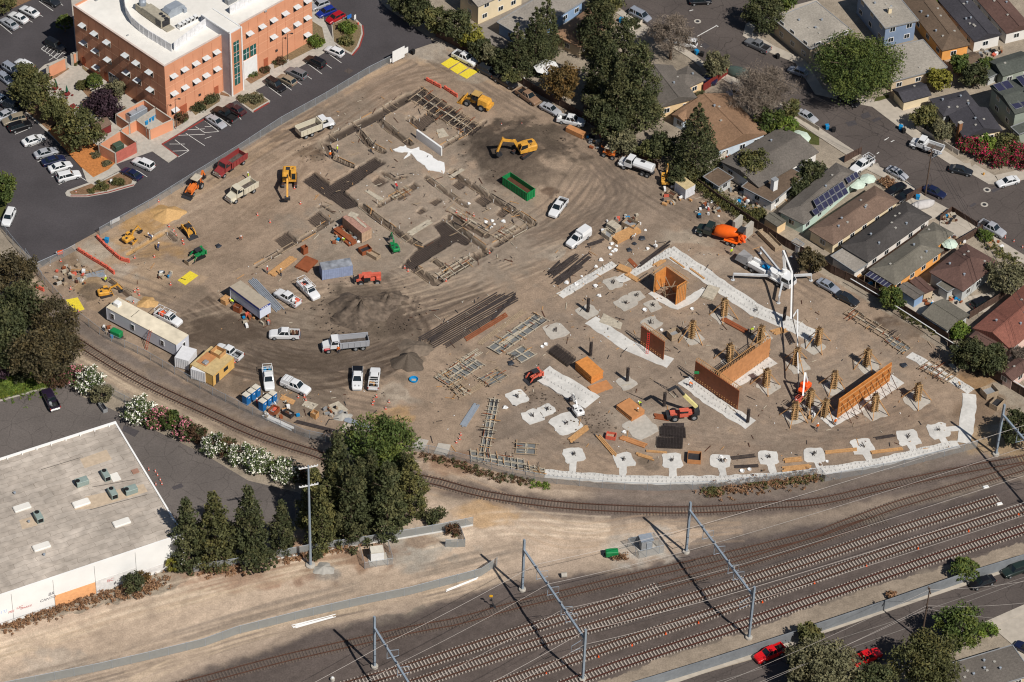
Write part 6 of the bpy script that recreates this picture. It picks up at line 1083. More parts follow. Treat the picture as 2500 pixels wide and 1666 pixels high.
for a in[('silver sedan beside the hatched bays at the office front','sedan','silver',1,0,190,1170,20,1065),('black crew cab pickup with a loaded bed at the office front','pickup','black',1,0,70,990,295,1110),('dark maroon sedan next to the dry grass island','sedan','maroon',1,0,200,955,365,1050),('black SUV with a bright windscreen right of the grass island','suv','black',1,0,745,835,560,725),('tan wagon parked between two SUVs','hatch','gold',1,0,665,685,845,780),('grey compact SUV with roof rails and spare wheel','suv','grey',1,0,760,635,925,710),('black SUV standing alone at the office front','suv','black',1,0,925,525,1105,610),('white hatchback at the round kerb island','hatch','white',1,0,1110,435,1275,505),('silver hatchback cut by the top edge','hatch','silver',1,0,985,70,1130,15),('bright blue hatchback beside the red one','hatch','blue',1,0,1025,145,1210,70),('red hatchback next to the blue accessible sign','hatch','red',1,0,1115,205,1290,115)]:P(a[0],*a[1:],group=LG)
for a in[('dark SUV in the shade behind the white pickup','suv','dark',2,0,795,690,650,620),('black pickup in the shade under the dark trees','pickup','black',2,0,980,800,780,690),('silver sedan with a sunshade by the fence','sedan','silver',2,0,1375,1040,1220,960),('silver minivan at the kerb below the top left corner of the street','minivan','lgrey',3,0,330,185,145,90),('black car cut by the top edge on the cross street','sedan','black',3,0,880,0,705,10),('white van half hidden by the grey bare tree','minivan','white',3,0,600,380,710,400),('blue grey car under the large weeping tree','hatch','lgrey',3,0,1060,860,1200,850),('navy car in the carport of the grey roofed house','sedan','navy',3,0,800,720,880,740),('silver hatchback at the far kerb below the flat roofed house','hatch','lgrey',3,0,1595,620,1785,690),('silver sedan with sunroof at the near kerb by the lawn','sedan','silver',3,0,1860,1115,1690,1020),('dark car half hidden below the huge green tree','sedan','black',4,0,340,950,210,890),('black car under the carport of the blue grey house','suv','black',4,0,760,450,630,490),('silver sedan at the kerb beside the parasol patio','sedan','silver',4,1,795,65,640,-20),('navy sedan with sunshade parked by the utility pole','sedan','navy',4,1,1160,235,965,150),('black car left in the double driveway','sedan','black',4,1,640,205,770,135),('black car right in the double driveway','sedan','black',4,1,730,265,850,195),('white older sedan at the street corner by the yellow hydrant','sedan','white',4,1,1640,125,1835,75),('dark car cut between tree and corner on the far street','sedan','dark',4,1,1370,10,1240,-20),('black SUV in the long driveway by the wooden fence','suv','black',4,1,1590,1170,1400,1260),('silver sedan parked at the site fence by the wooden pallets','sedan','lgrey',4,1,165,1105,0,1015),('dark grey sedan with sunshade parked at the site fence','sedan','dark',4,1,350,1220,170,1130),('black convertible on the road by the grey wall','sedan','black',4,3,1385,685,1605,610),('dark green SUV on the road at the right edge','suv','dkgreen',4,3,1690,575,1900,500),('dark car cut by the right edge in the bottom driveway','sedan','navy',4,3,1850,1230,1960,1290)]:P(*a)
P('silver pickup with a toolbox parked facing the dry bank','pickup','silver',4,1,1715,600,1470,475);P('grey pickup at the far kerb by the flat roofed house','pickup','grey',3,0,1205,365,1430,470);P('red pickup under the tree by the grey wall','pickup','bright',3,3,1330,1345,1520,1260);P('bright red pickup between two big olive trees','pickup','bright',4,3,545,1290,320,1385);P('dark purple pickup with a loaded bed on the warehouse lot','pickup','plum',0,2,420,450,510,625,load=(['dkmetal','grey'],4));P('tan pickup with an empty rusty bed by the site fence','pickup','tan',2,0,1175,945,1005,830)
P('white work pickup with ladder rack in the side driveway','pickup','white',4,0,330,1560,460,1480,rack='short')
P('white pickup beside the three yellow mats','pickup','white',2,0,625,590,395,480);P('white work pickup by the orange boxes at the fence','pickup','white',2,0,1605,1130,1370,1085,load=(['white','grey'],3));P('white pickup standing alone on the haul road','pickup','white',2,1,1310,420,1425,265)
P('white pickup with red fuel cans in its bed','pickup','white',1,1,655,1110,865,1235,load=(['redorange','white'],9));t=P('white utility truck with ladder rack by the blue container','cab','white',1,1,1050,1195,860,1010,rack='long',load=(['redorange','dkmetal'],6));toolbody(t);P('white pickup with a rusty toolbed facing the trailer','pickup','white',1,1,600,1505,865,1510,load=(['rust','wood2'],5))
t=P('white utility truck with a steel rack beside the long office trailer','cab','white',0,1,1695,1430,1405,1290,rack='long',load=(['redorange','orange','grey'],6));P('white pickup half hidden behind the plywood shed','pickup','white',1,2,120,55,320,150,load=(['grey'],2))
P('white pickup with a blue loaded rack above the portable toilets','pickup','white',1,2,598,455,572,250,rack='short',load=(['bluebin','green','dkmetal'],7));t=P('white pickup with a white bed canopy and open tailgate','pickup','white',1,2,965,470,710,365);cap(t)
P('white pickup with a black bed cover facing the camera','pickup','white',1,2,1400,455,1408,240);cover=[x for x in COL.objects if x.type=='EMPTY'][-1];mb=MB().use(PT['black']);mb.rbox(-1.9,0,1.22,1.85,1.9,.08,.02);obj('bed_cover',mb,cover);mb=MB().use(M['black']);mb.box(2.3,.35,1.08,.35,.12,.06);mb.box(2.3,-.35,1.08,.35,.12,.06);obj('bonnet_vent',mb,cover)
P('white pickup with tools in its bed facing away from the camera','pickup','white',1,2,1572,240,1548,455,rack='short',load=(['wood','dkmetal','grey'],6))
t=P('white service van with a tall rounded box on the haul road','cab','white',2,1,1455,700,1650,560,name='service_van',cat='van');mb=MB().use(PT['white']);mb.loft([[(x,-1.0,.6),(x,1.0,.6),(x,1.05,1.6),(x,.8,2.35),(x,-.8,2.35),(x,-1.05,1.6)]for x in(-2.8,-.15)]);obj('box_body',mb,t)
def cover_thing(label,c,r,xf,yf,xr,yr,L,w,h,m,name,cat):
 f=T(c,r,xf,yf,.5);b_=T(c,r,xr,yr,.5);o=(f+b_)/2;root=thing(name,label,cat,(o.x,o.y,.07),ang(b_,f));mb=MB().use(m);R_=[]
 for k in range(9):
  u=k/8*2-1;q=max(.12,(1-abs(u)**2.6))**.6;R_.append([(u*L/2,math.cos(a)*w/2*q,max(0,math.sin(a))*h*(.55+.45*q)+(0 if math.sin(a)>.01 else .05))for a in[math.pi*j/8 for j in range(9)]])
 mb.loft(R_);obj('cover',mb,root,True);mb=MB().use(M['tyre'])
 for s in(-1,1):mb.tube((-L*.2,s*w*.36-.1,.28),(-L*.2,s*w*.36+.1,.28),.28,n=10)
 obj('wheel_pair',mb,root);return root
cover_thing('boat under a ribbed dark green cover beside the street',3,0,1060,655,1215,690,5.2,2.4,1.9,mat('green_tarp',(.06,.085,.075),.5),'covered_boat','boat');cover_thing('boat under a pale cover in the driveway beside the orange gate',4,1,1020,300,880,330,5,2.2,1.3,mc('pale_tarp',200,196,194),'covered_boat','boat')
def truckcab(root,x0,col,L=2.6,hood=1.5,w=2.3,z=1.0,hoodcol=None):
 """x0 = rear of the cab; the bonnet points to +x"""
 mb=MB().use(PT[col]if col in PT else M[col]);mb.loft([[(x0,-w/2,z),(x0+L-hood+.25,-w/2,z),(x0+L-hood+.25,w/2,z),(x0,w/2,z)],[(x0,-w/2,z+.9),(x0+L-hood+.2,-w/2,z+.9),(x0+L-hood+.2,w/2,z+.9),(x0,w/2,z+.9)]]);mb.box(x0+(L-hood)*.45,0,z+1.72,(L-hood)*.95,w*.82,.14)
 for s in(-1,1):mb.bar((x0+.05,s*(w/2-.08),z+.9),(x0+.05,s*(w/2-.2),z+1.7),.1);mb.bar((x0+L-hood+.15,s*(w/2-.08),z+.9),(x0+(L-hood)*.9,s*(w/2-.22),z+1.7),.1)
 obj('cab',mb,root);g=MB().use(M['glass']);g.loft([[(x0+.06,-w/2+.05,z+.9),(x0+L-hood+.16,-w/2+.05,z+.9),(x0+L-hood+.16,w/2-.05,z+.9),(x0+.06,w/2-.05,z+.9)],[(x0+.08,-w/2+.2,z+1.66),(x0+(L-hood)*.9,-w/2+.2,z+1.66),(x0+(L-hood)*.9,w/2-.2,z+1.66),(x0+.08,w/2-.2,z+1.66)]]);obj('windows',g,root)
 if hood>.3:
  mb=MB().use(PT[col]if col in PT else M[col]);xh=x0+L-hood;mb.loft([[(xh+.2,-w*.4,z-.3),(xh+.2,w*.4,z-.3),(xh+.2,w*.4,z+.75),(xh+.2,-w*.4,z+.75)],[(xh+hood,-w*.34,z-.35),(xh+hood,w*.34,z-.35),(xh+hood,w*.33,z+.45),(xh+hood,-w*.33,z+.45)]])
  mb.use(PT[hoodcol or col])
  for s in(-1,1):mb.rbox(xh+hood*.55,s*w*.42,z-.12,1.15,.42,.35,.1)
  obj('bonnet',mb,root);mb=MB().use(M['chrome']);mb.box(xh+hood+.03,0,z,.06,w*.5,.7);mb.box(xh+hood+.05,0,z-.45,.2,w*.95,.22);obj('grille',mb,root)
 lm=MB().use(M['lamp']);lm.box(0,0,0,.08,.25,.2);lm=lm.mesh('headlight')
 for s in(-1,1):link('headlight',lm,root,(x0+L+.06,s*w*.38,z-.05))
def dump(label,c,r,xf,yf,xr,yr,cabc,bedc,L=7.2,axles=2,hoodc=None,hb=1.25):
 f=T(c,r,xf,yf,1.2);b_=T(c,r,xr,yr,1.2);o=(f+b_)/2;root=thing('dump_truck',label,'dump truck',(o.x,o.y,.02),ang(b_,f),'dump trucks');h=L/2
 truckcab(root,h-2.9,cabc,2.85,1.55,2.2,1.05,hoodc)
 mb=MB().use(M['dkmetal']);mb.box(-.3,0,.75,L-1.2,.9,.25);mb.box(h-3.2,.95,.8,1.0,.4,.5);mb.box(h-3.2,-.95,.8,1.0,.4,.5);obj('chassis',mb,root)
 x1=h-3.1;x0=-h+.05;w=1.2;z0=1.0;z1=z0+hb;bc=PT[bedc]if bedc in PT else M[bedc];mb=MB().use(bc);t_=.09
 for s in(-1,1):
  mb.loft([[(x0,s*(w-t_),z0),(x1,s*(w-t_),z0),(x1,s*w,z0),(x0,s*w,z0)][::s],[(x0-.1,s*(w-t_),z1),(x1,s*(w-t_),z1),(x1,s*w,z1),(x0-.1,s*w,z1)][::s]])
  for k in range(5):x=x0+(x1-x0)*(k+.5)/5;mb.box(x,s*(w+.04),(z0+z1)/2,.09,.07,hb)
  mb.box((x0+x1)/2,s*(w-.04),z1+.04,x1-x0+.1,.18,.1)
 mb.box(x1-.05,0,(z0+z1)/2+.15,.1,2*w-.2,hb+.3);mb.box(x0+.02,0,(z0+z1)/2-.1,.08,2*w-.2,hb-.25);mb.box(x1+.45,0,z1+.32,1.0,2*w-.1,.08);mb.box((x0+x1)/2,0,z0+.02,x1-x0,2*w-.1,.1);obj('dump_bed',mb,root)
 mb=MB().use(mat('bed_liner_grime',(.09,.075,.065),.8,var=.5,scale=3));mb.box((x0+x1)/2,0,z0+.1,x1-x0-.2,2*w-.2,.08);obj('bed_floor',mb,root)
 xs=[h-1.0,-h+1.2]+([-h+2.55]if axles==3 else[]);wheels(root,xs,1.0,.5,.34);return root
dump('white dump truck with a muddy empty bed facing the upper right',1,0,1165,1110,870,1225,'white','cream',8.0,3);dump('red dump truck with a dark empty bed by the lot fence',1,0,120,1590,345,1435,'dustred','dustred',7.6,2);dump('small cream dump truck facing the lower left',1,1,225,255,450,125,'cream','cream',6.8,2)
dump('white and red dump truck with polished wheels by the gravel heap',1,2,1090,45,1500,5,'white','silver',8.6,3,'red');dump('white dump bodied truck at the street kerb',4,0,860,1300,1125,1390,'white','white',6.6,2,hb=.8)
f=T(3,0,75,1480,1.2);b_=T(3,0,345,1575,1.2);t=thing('water_truck','white water tank truck parked by the fence trees','truck',((f+b_)/2).to_tuple()[:2]+(.02,),ang(b_,f));truckcab(t,.8,'white',2.85,1.5,2.3,1.05)
mb=MB().use(PT['white']);mb.loft([[(x,1.1*math.cos(a)*k,1.95+.85*math.sin(a)*k)for a in[i*math.pi/6 for i in range(12)]]for x,k in((-3.5,.9),(-3.4,1),(.5,1),(.6,.9))]);obj('tank',mb,t,False);mb=MB().use(M['dkmetal']);mb.box(-1.2,0,2.82,.9,.6,.08);mb.box(-.5,0,.8,6.4,.9,.3);obj('hatch',mb,t);wheels(t,(2.4,-1.6,-2.7),1.0,.5,.34)
f=T(3,1,785,525,1.3);b_=T(3,1,1200,655,1.3);t=thing('mixer_truck','concrete mixer truck with a bright orange drum and dark green cab','mixer truck',((f+b_)/2).to_tuple()[:2]+(.02,),ang(b_,f));truckcab(t,1.9,'dkgreen',3.1,1.7,2.4,1.1)
M['mixorange']=mc('mixer_orange',244,104,28,.9,var=.06,rough=.4);mb=MB().use(M['mixorange']);R_=[]
for x,rr,z in((1.5,.75,2.0),(1.2,1.0,2.05),(.2,1.28,2.2),(-1.2,1.22,2.4),(-2.4,.95,2.65),(-3.4,.6,2.85)):R_.append([(x+.18*math.sin(a)*0,rr*math.cos(a),z+rr*math.sin(a))for a in[i*math.pi/8 for i in range(16)]])
mb.loft(R_);obj('drum',mb,t,True);mb=MB().use(M['mixorange']);mb.box(-1.2,0,1.05,6.2,1.0,.3);mb.box(-3.6,0,1.8,.2,1.5,1.6)
for s in(-1,1):mb.box(-2.2,s*1.05,1.1,2.8,.5,.12);mb.bar((-3.6,s*.7,1.2),(-4.2,s*.3,3.4),.14)
obj('subframe',mb,t);mb=MB().use(M['dkmetal']);mb.loft([[(-3.5,-.6,3.3),(-4.3,-.6,3.3),(-4.3,.6,3.3),(-3.5,.6,3.3)],[(-3.3,-.9,4.0),(-4.5,-.9,4.0),(-4.5,.9,4.0),(-3.3,.9,4.0)]]);obj('hopper',mb,t)
mb=MB().use(M['orange']);mb.tube((-4.0,0,2.6),(-4.8,.4,1.3),.25,n=8);mb.tube((-4.2,-.9,1.6),(-4.2,-.55,1.6),.45,n=10);obj('chute',mb,t);wheels(t,(4.0,-1.6,-2.8),1.05,.52,.36)
f=T(3,1,1640,1060,1.2);b_=T(3,1,1150,790,1.2);o=(f+b_)/2;rz=ang(b_,f);t=thing('concrete_pump_truck','white concrete pump truck with outriggers out and its boom unfolded','pump truck',(o.x,o.y,.02),rz);Lh=(f-b_).length/2
truckcab(t,Lh-2.1,'white',1.9,.0,2.4,1.0);mb=MB().use(M['white']);mb.box(-.5,0,1.1,2*Lh-3,2.2,.35);mb.box(Lh-4.2,0,1.8,2.4,1.6,1.2);mb.box(-1.5,.9,1.6,4,.5,.7);mb.box(-1.5,-.9,1.6,4,.5,.7);obj('deck',mb,t)
mb=MB().use(mc('grey_tarpaulin',150,148,148));mb.loft([[(-Lh-.2,-1.2,1.0),(-Lh+2.8,-1.2,1.0),(-Lh+2.8,1.2,1.0),(-Lh-.2,1.2,1.0)],[(-Lh+.2,-.9,2.3),(-Lh+2.4,-.7,2.5),(-Lh+2.3,.8,2.2),(-Lh+.3,.9,2.5)]]);obj('hopper_tarp',mb,t)
mb=MB().use(M['bluebin']);mb.rbox(-.2,.2,1.7,1.4,1.0,.8,.1);obj('water_tank',mb,t);wheels(t,(Lh-1.2,Lh-2.6,-Lh+2.4,-Lh+3.8),1.05,.52,.36)
def wl(p):return local(o,rz,p)
tw=wl(T(3,1,1560,980,1.6));mb=MB().use(M['white']);mb.lathe([(.75,1.2),(.75,2.6),(.5,2.8),(.5,3.6),(0,3.6)],(tw.x,tw.y,0),12);mb.box(tw.x,tw.y,2.0,1.8,2.2,1.2);obj('turret',mb,t)
for(x,y,zt_),(fx,fy)in[((1095,960,1.4),(1092,1010)),((1815,965,1.4),(1815,1020)),((1515,1180,1.2),(1512,1245)),((1345,715,1.4),(1350,745))]:
 e=wl(T(3,1,x,y,zt_));g=wl(T(3,1,fx,fy,0));mb=MB().use(M['white']);mb.use(mc('boom_grey_white',210,212,214)).bar((tw.x,tw.y,1.7),(e.x,e.y,1.5),.34,.42);mb.bar(((tw.x+e.x)/2,(tw.y+e.y)/2,1.58),(e.x,e.y,1.45),.26,.3);mb.tube((e.x,e.y,.1),(e.x,e.y,1.5),.12,n=7);mb.lathe([(.4,.02),(.4,.1),(0,.1)],(e.x,e.y,0),8);obj('outrigger',mb,t)
B0=Vector((tw.x,tw.y,3.6));bt=wl(T(3,1,1640,1320,.5))
P1=B0+Vector((-.6,-.2,4.2));P2=wl(T(3,1,1640,900,8.2));P3=wl(T(3,1,1630,1330,4.6));P4=wl(T(3,1,1692,1240,5.6));P5=wl(T(3,1,1690,1560,4.8));P6=wl(T(3,2,1697,260,4.6))
for a,b_,w_ in((B0,P1,.62),(P1,P2,.55),(P2,P3,.5),(P3,P4,.3),(P4,P5,.36),(P5,P6,.3)):mb=MB().use(M['white']);mb.bar(a,b_,w_*.6,w_*.75);obj('boom_section',mb,t)
mb=MB().use(M['dkmetal']);mb.path([P6,wl(T(3,2,1700,330,3.2)),wl(T(3,2,1690,470,1.6))],.09,7);obj('delivery_hose',mb,t)
mb=MB().use(M['dkmetal']);mb.path([B0+Vector((.4,.3,0)),P1+Vector((.3,.2,.2)),P2+Vector((.2,.2,.35)),P3+Vector((.2,.2,.35)),P5+Vector((.1,.1,.3))],.07,6);obj('delivery_pipe',mb,t)
def excavator(label,p,heading,swing,s,col,reach=(3.6,2.6),boom=(35,-62),group='excavators',cabm='dkmetal',blade=False):
 t=thing('excavator',label,'excavator',(p.x,p.y,.02 if p.z==0 else p.z),heading,group);c=M[col]if col in M else PT[col]
 def S_(mb):mb.M=Matrix.Scale(s,4)@Matrix.Rotation(swing,4,'Z');return mb
 for sd_ in(-1,1):
  mb=MB().use(M['dkmetal']);mb.M=Matrix.Scale(s,4);y0,y1=sd_*.95,sd_*1.5;mb.side([(-2,.25),(-1.75,.02),(1.75,.02),(2,.25),(2,.6),(1.75,.85),(-1.75,.85),(-2,.6)],min(y0,y1),max(y0,y1));mb.use(M['rust'])
  for k in range(9):mb.box(-1.8+k*.45,sd_*1.225,.87,.22,.5,.05)
  obj('track',mb,t)
 mb=S_(MB().use(M['dkmetal']));mb.lathe([(.8,.6),(.8,1.05),(0,1.05)],n=12);obj('turntable',mb,t)
 mb=S_(MB().use(c));mb.loft([[(x,-1.35*q,z0),(x,1.35*q,z0),(x,1.35*q,z1),(x,1.1*q,z1+.15),(x,-1.1*q,z1+.15),(x,-1.35*q,z1)]for x,q,z0,z1 in((-2.5,.72,1.25,1.9),(-2.2,.95,1.05,2.1),(-.4,1,1.05,2.1),(1.2,1,1.05,1.75))]);mb.use(M['dkmetal']);mb.box(-1.4,-.3,2.28,.9,.8,.06);mb.tube((-1.2,.7,2.2),(-1.2,.7,2.75),.09);obj('house',mb,t)
 mb=S_(MB().use(M['glass']));mb.loft([[(-.35,.35,1.75),(1.3,.35,1.75),(1.3,1.3,1.75),(-.35,1.3,1.75)],[(-.3,.4,2.95),(.95,.4,2.95),(.95,1.25,2.95),(-.3,1.25,2.95)]]);mb.use(c);mb.box(.3,.83,3.0,1.4,1.0,.1)
 for x,y in((-.33,.38),(-.33,1.28)):mb.bar((x,y,1.7),(x,y,3.0),.1)
 for y in(.38,1.28):mb.bar((1.3,y,1.75),(.95,y,3.0),.09)
 obj('cab',mb,t)
 a0,a1=R(boom[0]),R(boom[1]);b0=Vector((1.1,-.25,1.7));b1=b0+Vector((math.cos(a0+.45),0,math.sin(a0+.45)))*reach[0]*.45;b2=b1+Vector((math.cos(a0-.35),0,math.sin(a0-.35)))*reach[0]*.62;b3=b2+Vector((math.cos(a1),0,math.sin(a1)))*reach[1]
 mb=S_(MB().use(c));mb.bar(b0,b1,.42,.6);mb.bar(b1-(b1-b0).normalized()*.15,b2,.4,.5);mb.use(M['dkmetal']);mb.tube((1.5,-.25,1.5),b1+Vector((0,0,-.3)),.1);obj('boom',mb,t)
 mb=S_(MB().use(c));mb.bar(b2-(b3-b2).normalized()*.6,b3,.34,.42);mb.use(M['dkmetal']);mb.tube(b1+Vector((.3,0,.4)),b2-(b3-b2).normalized()*.5+Vector((0,0,.1)),.08);obj('stick',mb,t)
 mb=S_(MB().use(M['dkmetal']));x,z=b3.x,b3.z;mb.side([(x-.1,z+.2),(x+.25,z),(x+.3,z-.5),(x-.1,z-.95),(x-.75,z-.9),(x-.9,z-.55),(x-.6,z-.7),(x-.2,z-.5)],-.8,.3)
 for k in range(4):mb.box(x-.95,-.7+k*.3,z-.58,.18,.1,.06)
 obj('bucket',mb,t)
 if blade:mb=MB().use(c);mb.M=Matrix.Scale(s,4);mb.box(2.35,0,.4,.12,3.0,.6);mb.bar((1.5,.6,.5),(2.35,.6,.4),.2);mb.bar((1.5,-.6,.5),(2.35,-.6,.4),.2);obj('dozer_blade',mb,t)
 return t
def hd(c,r,x0,y0,x1,y1):return ang(T(c,r,x0,y0),T(c,r,x1,y1))
q=T(2,0,1050,1410,1.2);q.z=1.25;h1=hd(2,0,1090,1350,870,1400);excavator('yellow excavator working on top of the dark soil mound',q,h1+.5,-.5,1.0,'yellow',(4.4,2.9),(38,-70))
excavator('yellow excavator with its arm stretched toward the camera',T(1,1,780,110),hd(1,1,765,100,760,260),0,1.0,'yellow',(4.6,3.0),(34,-50))
excavator('compact orange excavator digging beside the lot fence',T(0,1,1190,650),hd(0,1,1150,640,1250,680),1.35,.56,'yellow',(3.9,2.6),(40,-60),blade=True);excavator('compact yellow excavator at the pit behind the office trailer',T(0,1,970,1150),hd(0,1,970,1150,1090,1120),-.1,.56,'yellow',(4.0,2.8),(36,-60),blade=True);excavator('green compact excavator by the crates and the wooden shed',T(1,1,1745,735),hd(1,1,1745,735,1690,640),0,.56,'green',(3.8,2.6),(52,-60),blade=True)
excavator('white and red compact excavator at the long concrete footing',T(2,2,1545,670),hd(2,2,1545,670,1470,560),0,.6,'white',(3.8,2.6),(42,-58),blade=True);excavator('yellow compact excavator seen from behind next to the white container',T(3,1,470,115),hd(3,1,470,115,480,10),0,.66,'yellow',(3.2,2.4),(50,-70))
def frame(name,label,cat,c,r,xf,yf,xr,yr,group=None,z=.9):
 f=T(c,r,xf,yf,z);b_=T(c,r,xr,yr,z);o=(f+b_)/2;return thing(name,label,cat,(o.x,o.y,.02),ang(b_,f),group)
t=frame('wheel_loader','yellow wheel loader facing the orange barriers','wheel loader',2,0,475,890,740,985);y_=M['yellow']
mb=MB().use(y_);mb.loft([[(x,-w,1.1),(x,w,1.1),(x,w*.85,z),(x,-w*.85,z)]for x,w,z in((-3.3,.9,1.9),(-3.0,1.1,2.3),(-1.0,1.1,2.5))]);mb.box(-3.35,0,1.0,.5,2.4,.6);mb.box(.9,0,1.2,2.2,1.0,.7);obj('body',mb,t)
mb=MB().use(M['glass']);mb.loft([[(-1.0,-.75,1.7),(.6,-.75,1.7),(.6,.75,1.7),(-1.0,.75,1.7)],[(-.9,-.7,3.0),(.4,-.7,3.0),(.4,.7,3.0),(-.9,.7,3.0)]]);mb.use(mc('cab_roof_tan',196,160,96));mb.box(-.25,0,3.08,1.7,1.7,.14);obj('cab',mb,t)
mb=MB().use(y_)
for s in(-1,1):mb.bar((.7,s*.5,1.8),(2.4,s*.5,1.0),.2,.35)
obj('lift_arm',mb,t);mb=MB().use(y_);mb.side([(2.4,1.3),(2.35,.4),(2.6,.1),(3.6,.06),(3.6,.14),(2.7,.3),(2.6,1.3)],-1.3,1.3);mb.side([(2.4,.1),(3.5,.1),(2.6,1.2)],-1.36,-1.28);mb.side([(2.4,.1),(3.5,.1),(2.6,1.2)],1.28,1.36);obj('bucket',mb,t);wheels(t,(1.4,-1.9),1.05,.72,.55)
t=frame('backhoe_loader','orange backhoe loader with a pale roof by the lot fence','backhoe',0,1,1700,245,1880,60);o_=mc('machine_orange',226,120,50,.85);mb=MB().use(o_);mb.loft([[(x,-.5,.8),(x,.5,.8),(x,.42,z),(x,-.42,z)]for x,z in((-.4,1.6),(1.9,1.45))]);mb.box(-1.0,0,.8,2.2,1.4,.4);obj('body',mb,t);mb=MB().use(M['dkmetal']);mb.box(-.9,0,1.4,1.0,.8,.8)
for x in(-1.6,.0):
 for s in(-1,1):mb.bar((x,s*.7,.9),(x,s*.65,2.6),.08)
obj('cab_frame',mb,t);mb=MB().use(mc('pale_roof_panel',200,190,170));mb.rbox(-.8,0,2.68,2.0,1.6,.14,.05);obj('roof',mb,t);mb=MB().use(o_)
for s in(-1,1):mb.bar((.2,s*.7,1.5),(2.4,s*.7,.7),.16,.28)
mb.use(M['dkmetal']);mb.side([(2.4,.9),(2.4,.1),(3.2,.05),(3.2,.12),(2.6,.3),(2.5,.95)],-1.1,1.1);obj('front_bucket',mb,t);mb=MB().use(o_);mb.bar((-2.1,0,.9),(-3.0,0,2.8),.28,.35);mb.bar((-3.0,0,2.8),(-3.7,0,1.2),.22,.28);mb.use(M['dkmetal']);mb.box(-3.6,0,.9,.5,.6,.6);obj('backhoe_arm',mb,t);wheels(t,(-1.1,),.85,.68,.42);wheels(t,(1.6,),.75,.45,.32)
t=frame('backhoe_loader','orange machine cut between the fence equipment and the water truck','backhoe',2,0,1900,1430,1780,1390);mb=MB().use(o_);mb.box(0,0,1.0,2.4,1.2,.5);mb.box(.6,0,1.5,1.2,.9,.6);mb.bar((-.6,.5,1.2),(-2.0,.4,1.6),.2);obj('body',mb,t);mb=MB().use(MC['pale_roof_panel']);mb.box(-.2,0,2.3,1.4,1.3,.12);mb.bar((.4,.5,1.2),(.4,.5,2.3),.08);mb.bar((-.8,-.5,1.2),(-.8,-.5,2.3),.08);obj('roof',mb,t);wheels(t,(-.9,1.0),.7,.5,.3)
def skid(label,c,r,xf,yf,xr,yr,col):
 t=frame('track_loader',label,'track loader',c,r,xf,yf,xr,yr,'compact track loaders');k=M[col]
 for s in(-1,1):
  mb=MB().use(M['black']);mb.side([(-1.2,.2),(-1,0),(1,0),(1.2,.2),(.9,.65),(-1,.7)],s*.62-.2,s*.62+.2);obj('track',mb,t);mb=MB().use(k);mb.bar((-1.3,s*.75,1.7),(1.0,s*.75,1.2),.16,.25);mb.bar((1.0,s*.75,1.2),(1.5,s*.75,.4),.16,.22);mb.bar((-1.3,s*.75,1.7),(-1.3,s*.75,.7),.2,.2);obj('lift_arm',mb,t)
 mb=MB().use(k);mb.box(-.9,0,1.0,.9,1.2,.9);mb.box(.1,0,.6,1.6,.9,.4);obj('body',mb,t);mb=MB().use(M['dkmetal']);mb.box(0,0,2.02,1.3,1.1,.08)
 for x in(-.6,.6):
  for s in(-1,1):mb.bar((x,s*.5,.8),(x,s*.5,2.0),.08)
 mb.box(-.55,0,1.5,.06,1.0,.9);obj('cab_cage',mb,t);mb=MB().use(M['dkmetal']);mb.side([(1.4,.7),(1.35,.1),(2.1,.05),(2.1,.1),(1.5,.25)],-1.0,1.0);obj('bucket',mb,t);return t
skid('orange compact track loader near the sand heap',0,1,1790,610,1680,490,'yellow');skid('green compact track loader carrying a wooden crate',0,1,1760,800,1890,740,'green');skid('red compact track loader at the head of the long footing',2,2,1090,350,1220,290,'redorange')
t=frame('telehandler','orange telehandler with a black fork carriage by the blue container','telehandler',1,1,1360,1010,1650,990);mb=MB().use(M['redorange']);mb.box(0,0,1.0,4.6,1.0,.5);mb.box(.2,-.75,1.3,1.8,.7,.8);mb.box(-1.9,0,1.3,.9,1.7,.7);obj('chassis',mb,t);mb=MB().use(M['redorange']);mb.bar((-2.4,.15,2.1),(1.8,.15,1.9),.5,.6);obj('boom',mb,t);mb=MB().use(M['dkmetal']);mb.bar((1.7,.15,1.8),(2.6,.15,1.0),.35,.4);mb.box(2.7,0,.9,.15,1.6,1.0);mb.box(3.2,.4,.25,1.0,.14,.08);mb.box(3.2,-.4,.25,1.0,.14,.08);obj('fork_carriage',mb,t)
mb=MB().use(M['glass']);mb.box(.3,.85,1.7,1.2,.6,1.0);mb.use(M['redorange']);mb.box(.3,.85,2.24,1.3,.75,.1);obj('cab',mb,t);wheels(t,(1.5,-1.6),.95,.6,.4)
t=frame('telehandler','orange telehandler with a raised yellow boom and lattice jib','telehandler',3,2,500,680,770,660);mb=MB().use(M['redorange']);mb.box(0,0,1.1,5.0,1.1,.6);obj('chassis',mb,t);mb=MB().use(M['redorange']);mb.box(.1,.8,1.5,1.6,.8,.9);mb.box(.1,.8,2.55,1.7,.9,.12);mb.use(M['glass']);mb.box(.1,.8,2.2,1.5,.75,.7);obj('cab',mb,t);mb=MB().use(M['dkmetal']);mb.box(-2.3,0,1.5,1.0,1.9,1.0);mb.box(2.7,0,.8,.9,1.9,.6);obj('counterweight',mb,t)
lb=mc('pale_yellow_boom',232,220,150,.85);
def tl(c,r,x,y,h):return local(t.location,t.rotation_euler.z,T(c,r,x,y,h))
a=Vector((-2.3,0,2.3));b_=tl(3,2,640,500,5.2);c_=tl(3,2,570,420,6.6);e=tl(3,2,495,460,6.6);g=tl(3,2,360,370,7.6);mb=MB().use(lb);mb.bar(a,b_,.5,.6);obj('boom',mb,t);mb=MB().use(M['dkmetal']);mb.bar(b_,c_,.34,.4);mb.bar(c_,e,.5,.3);obj('boom_extension',mb,t);mb=MB().use(M['dkmetal'])
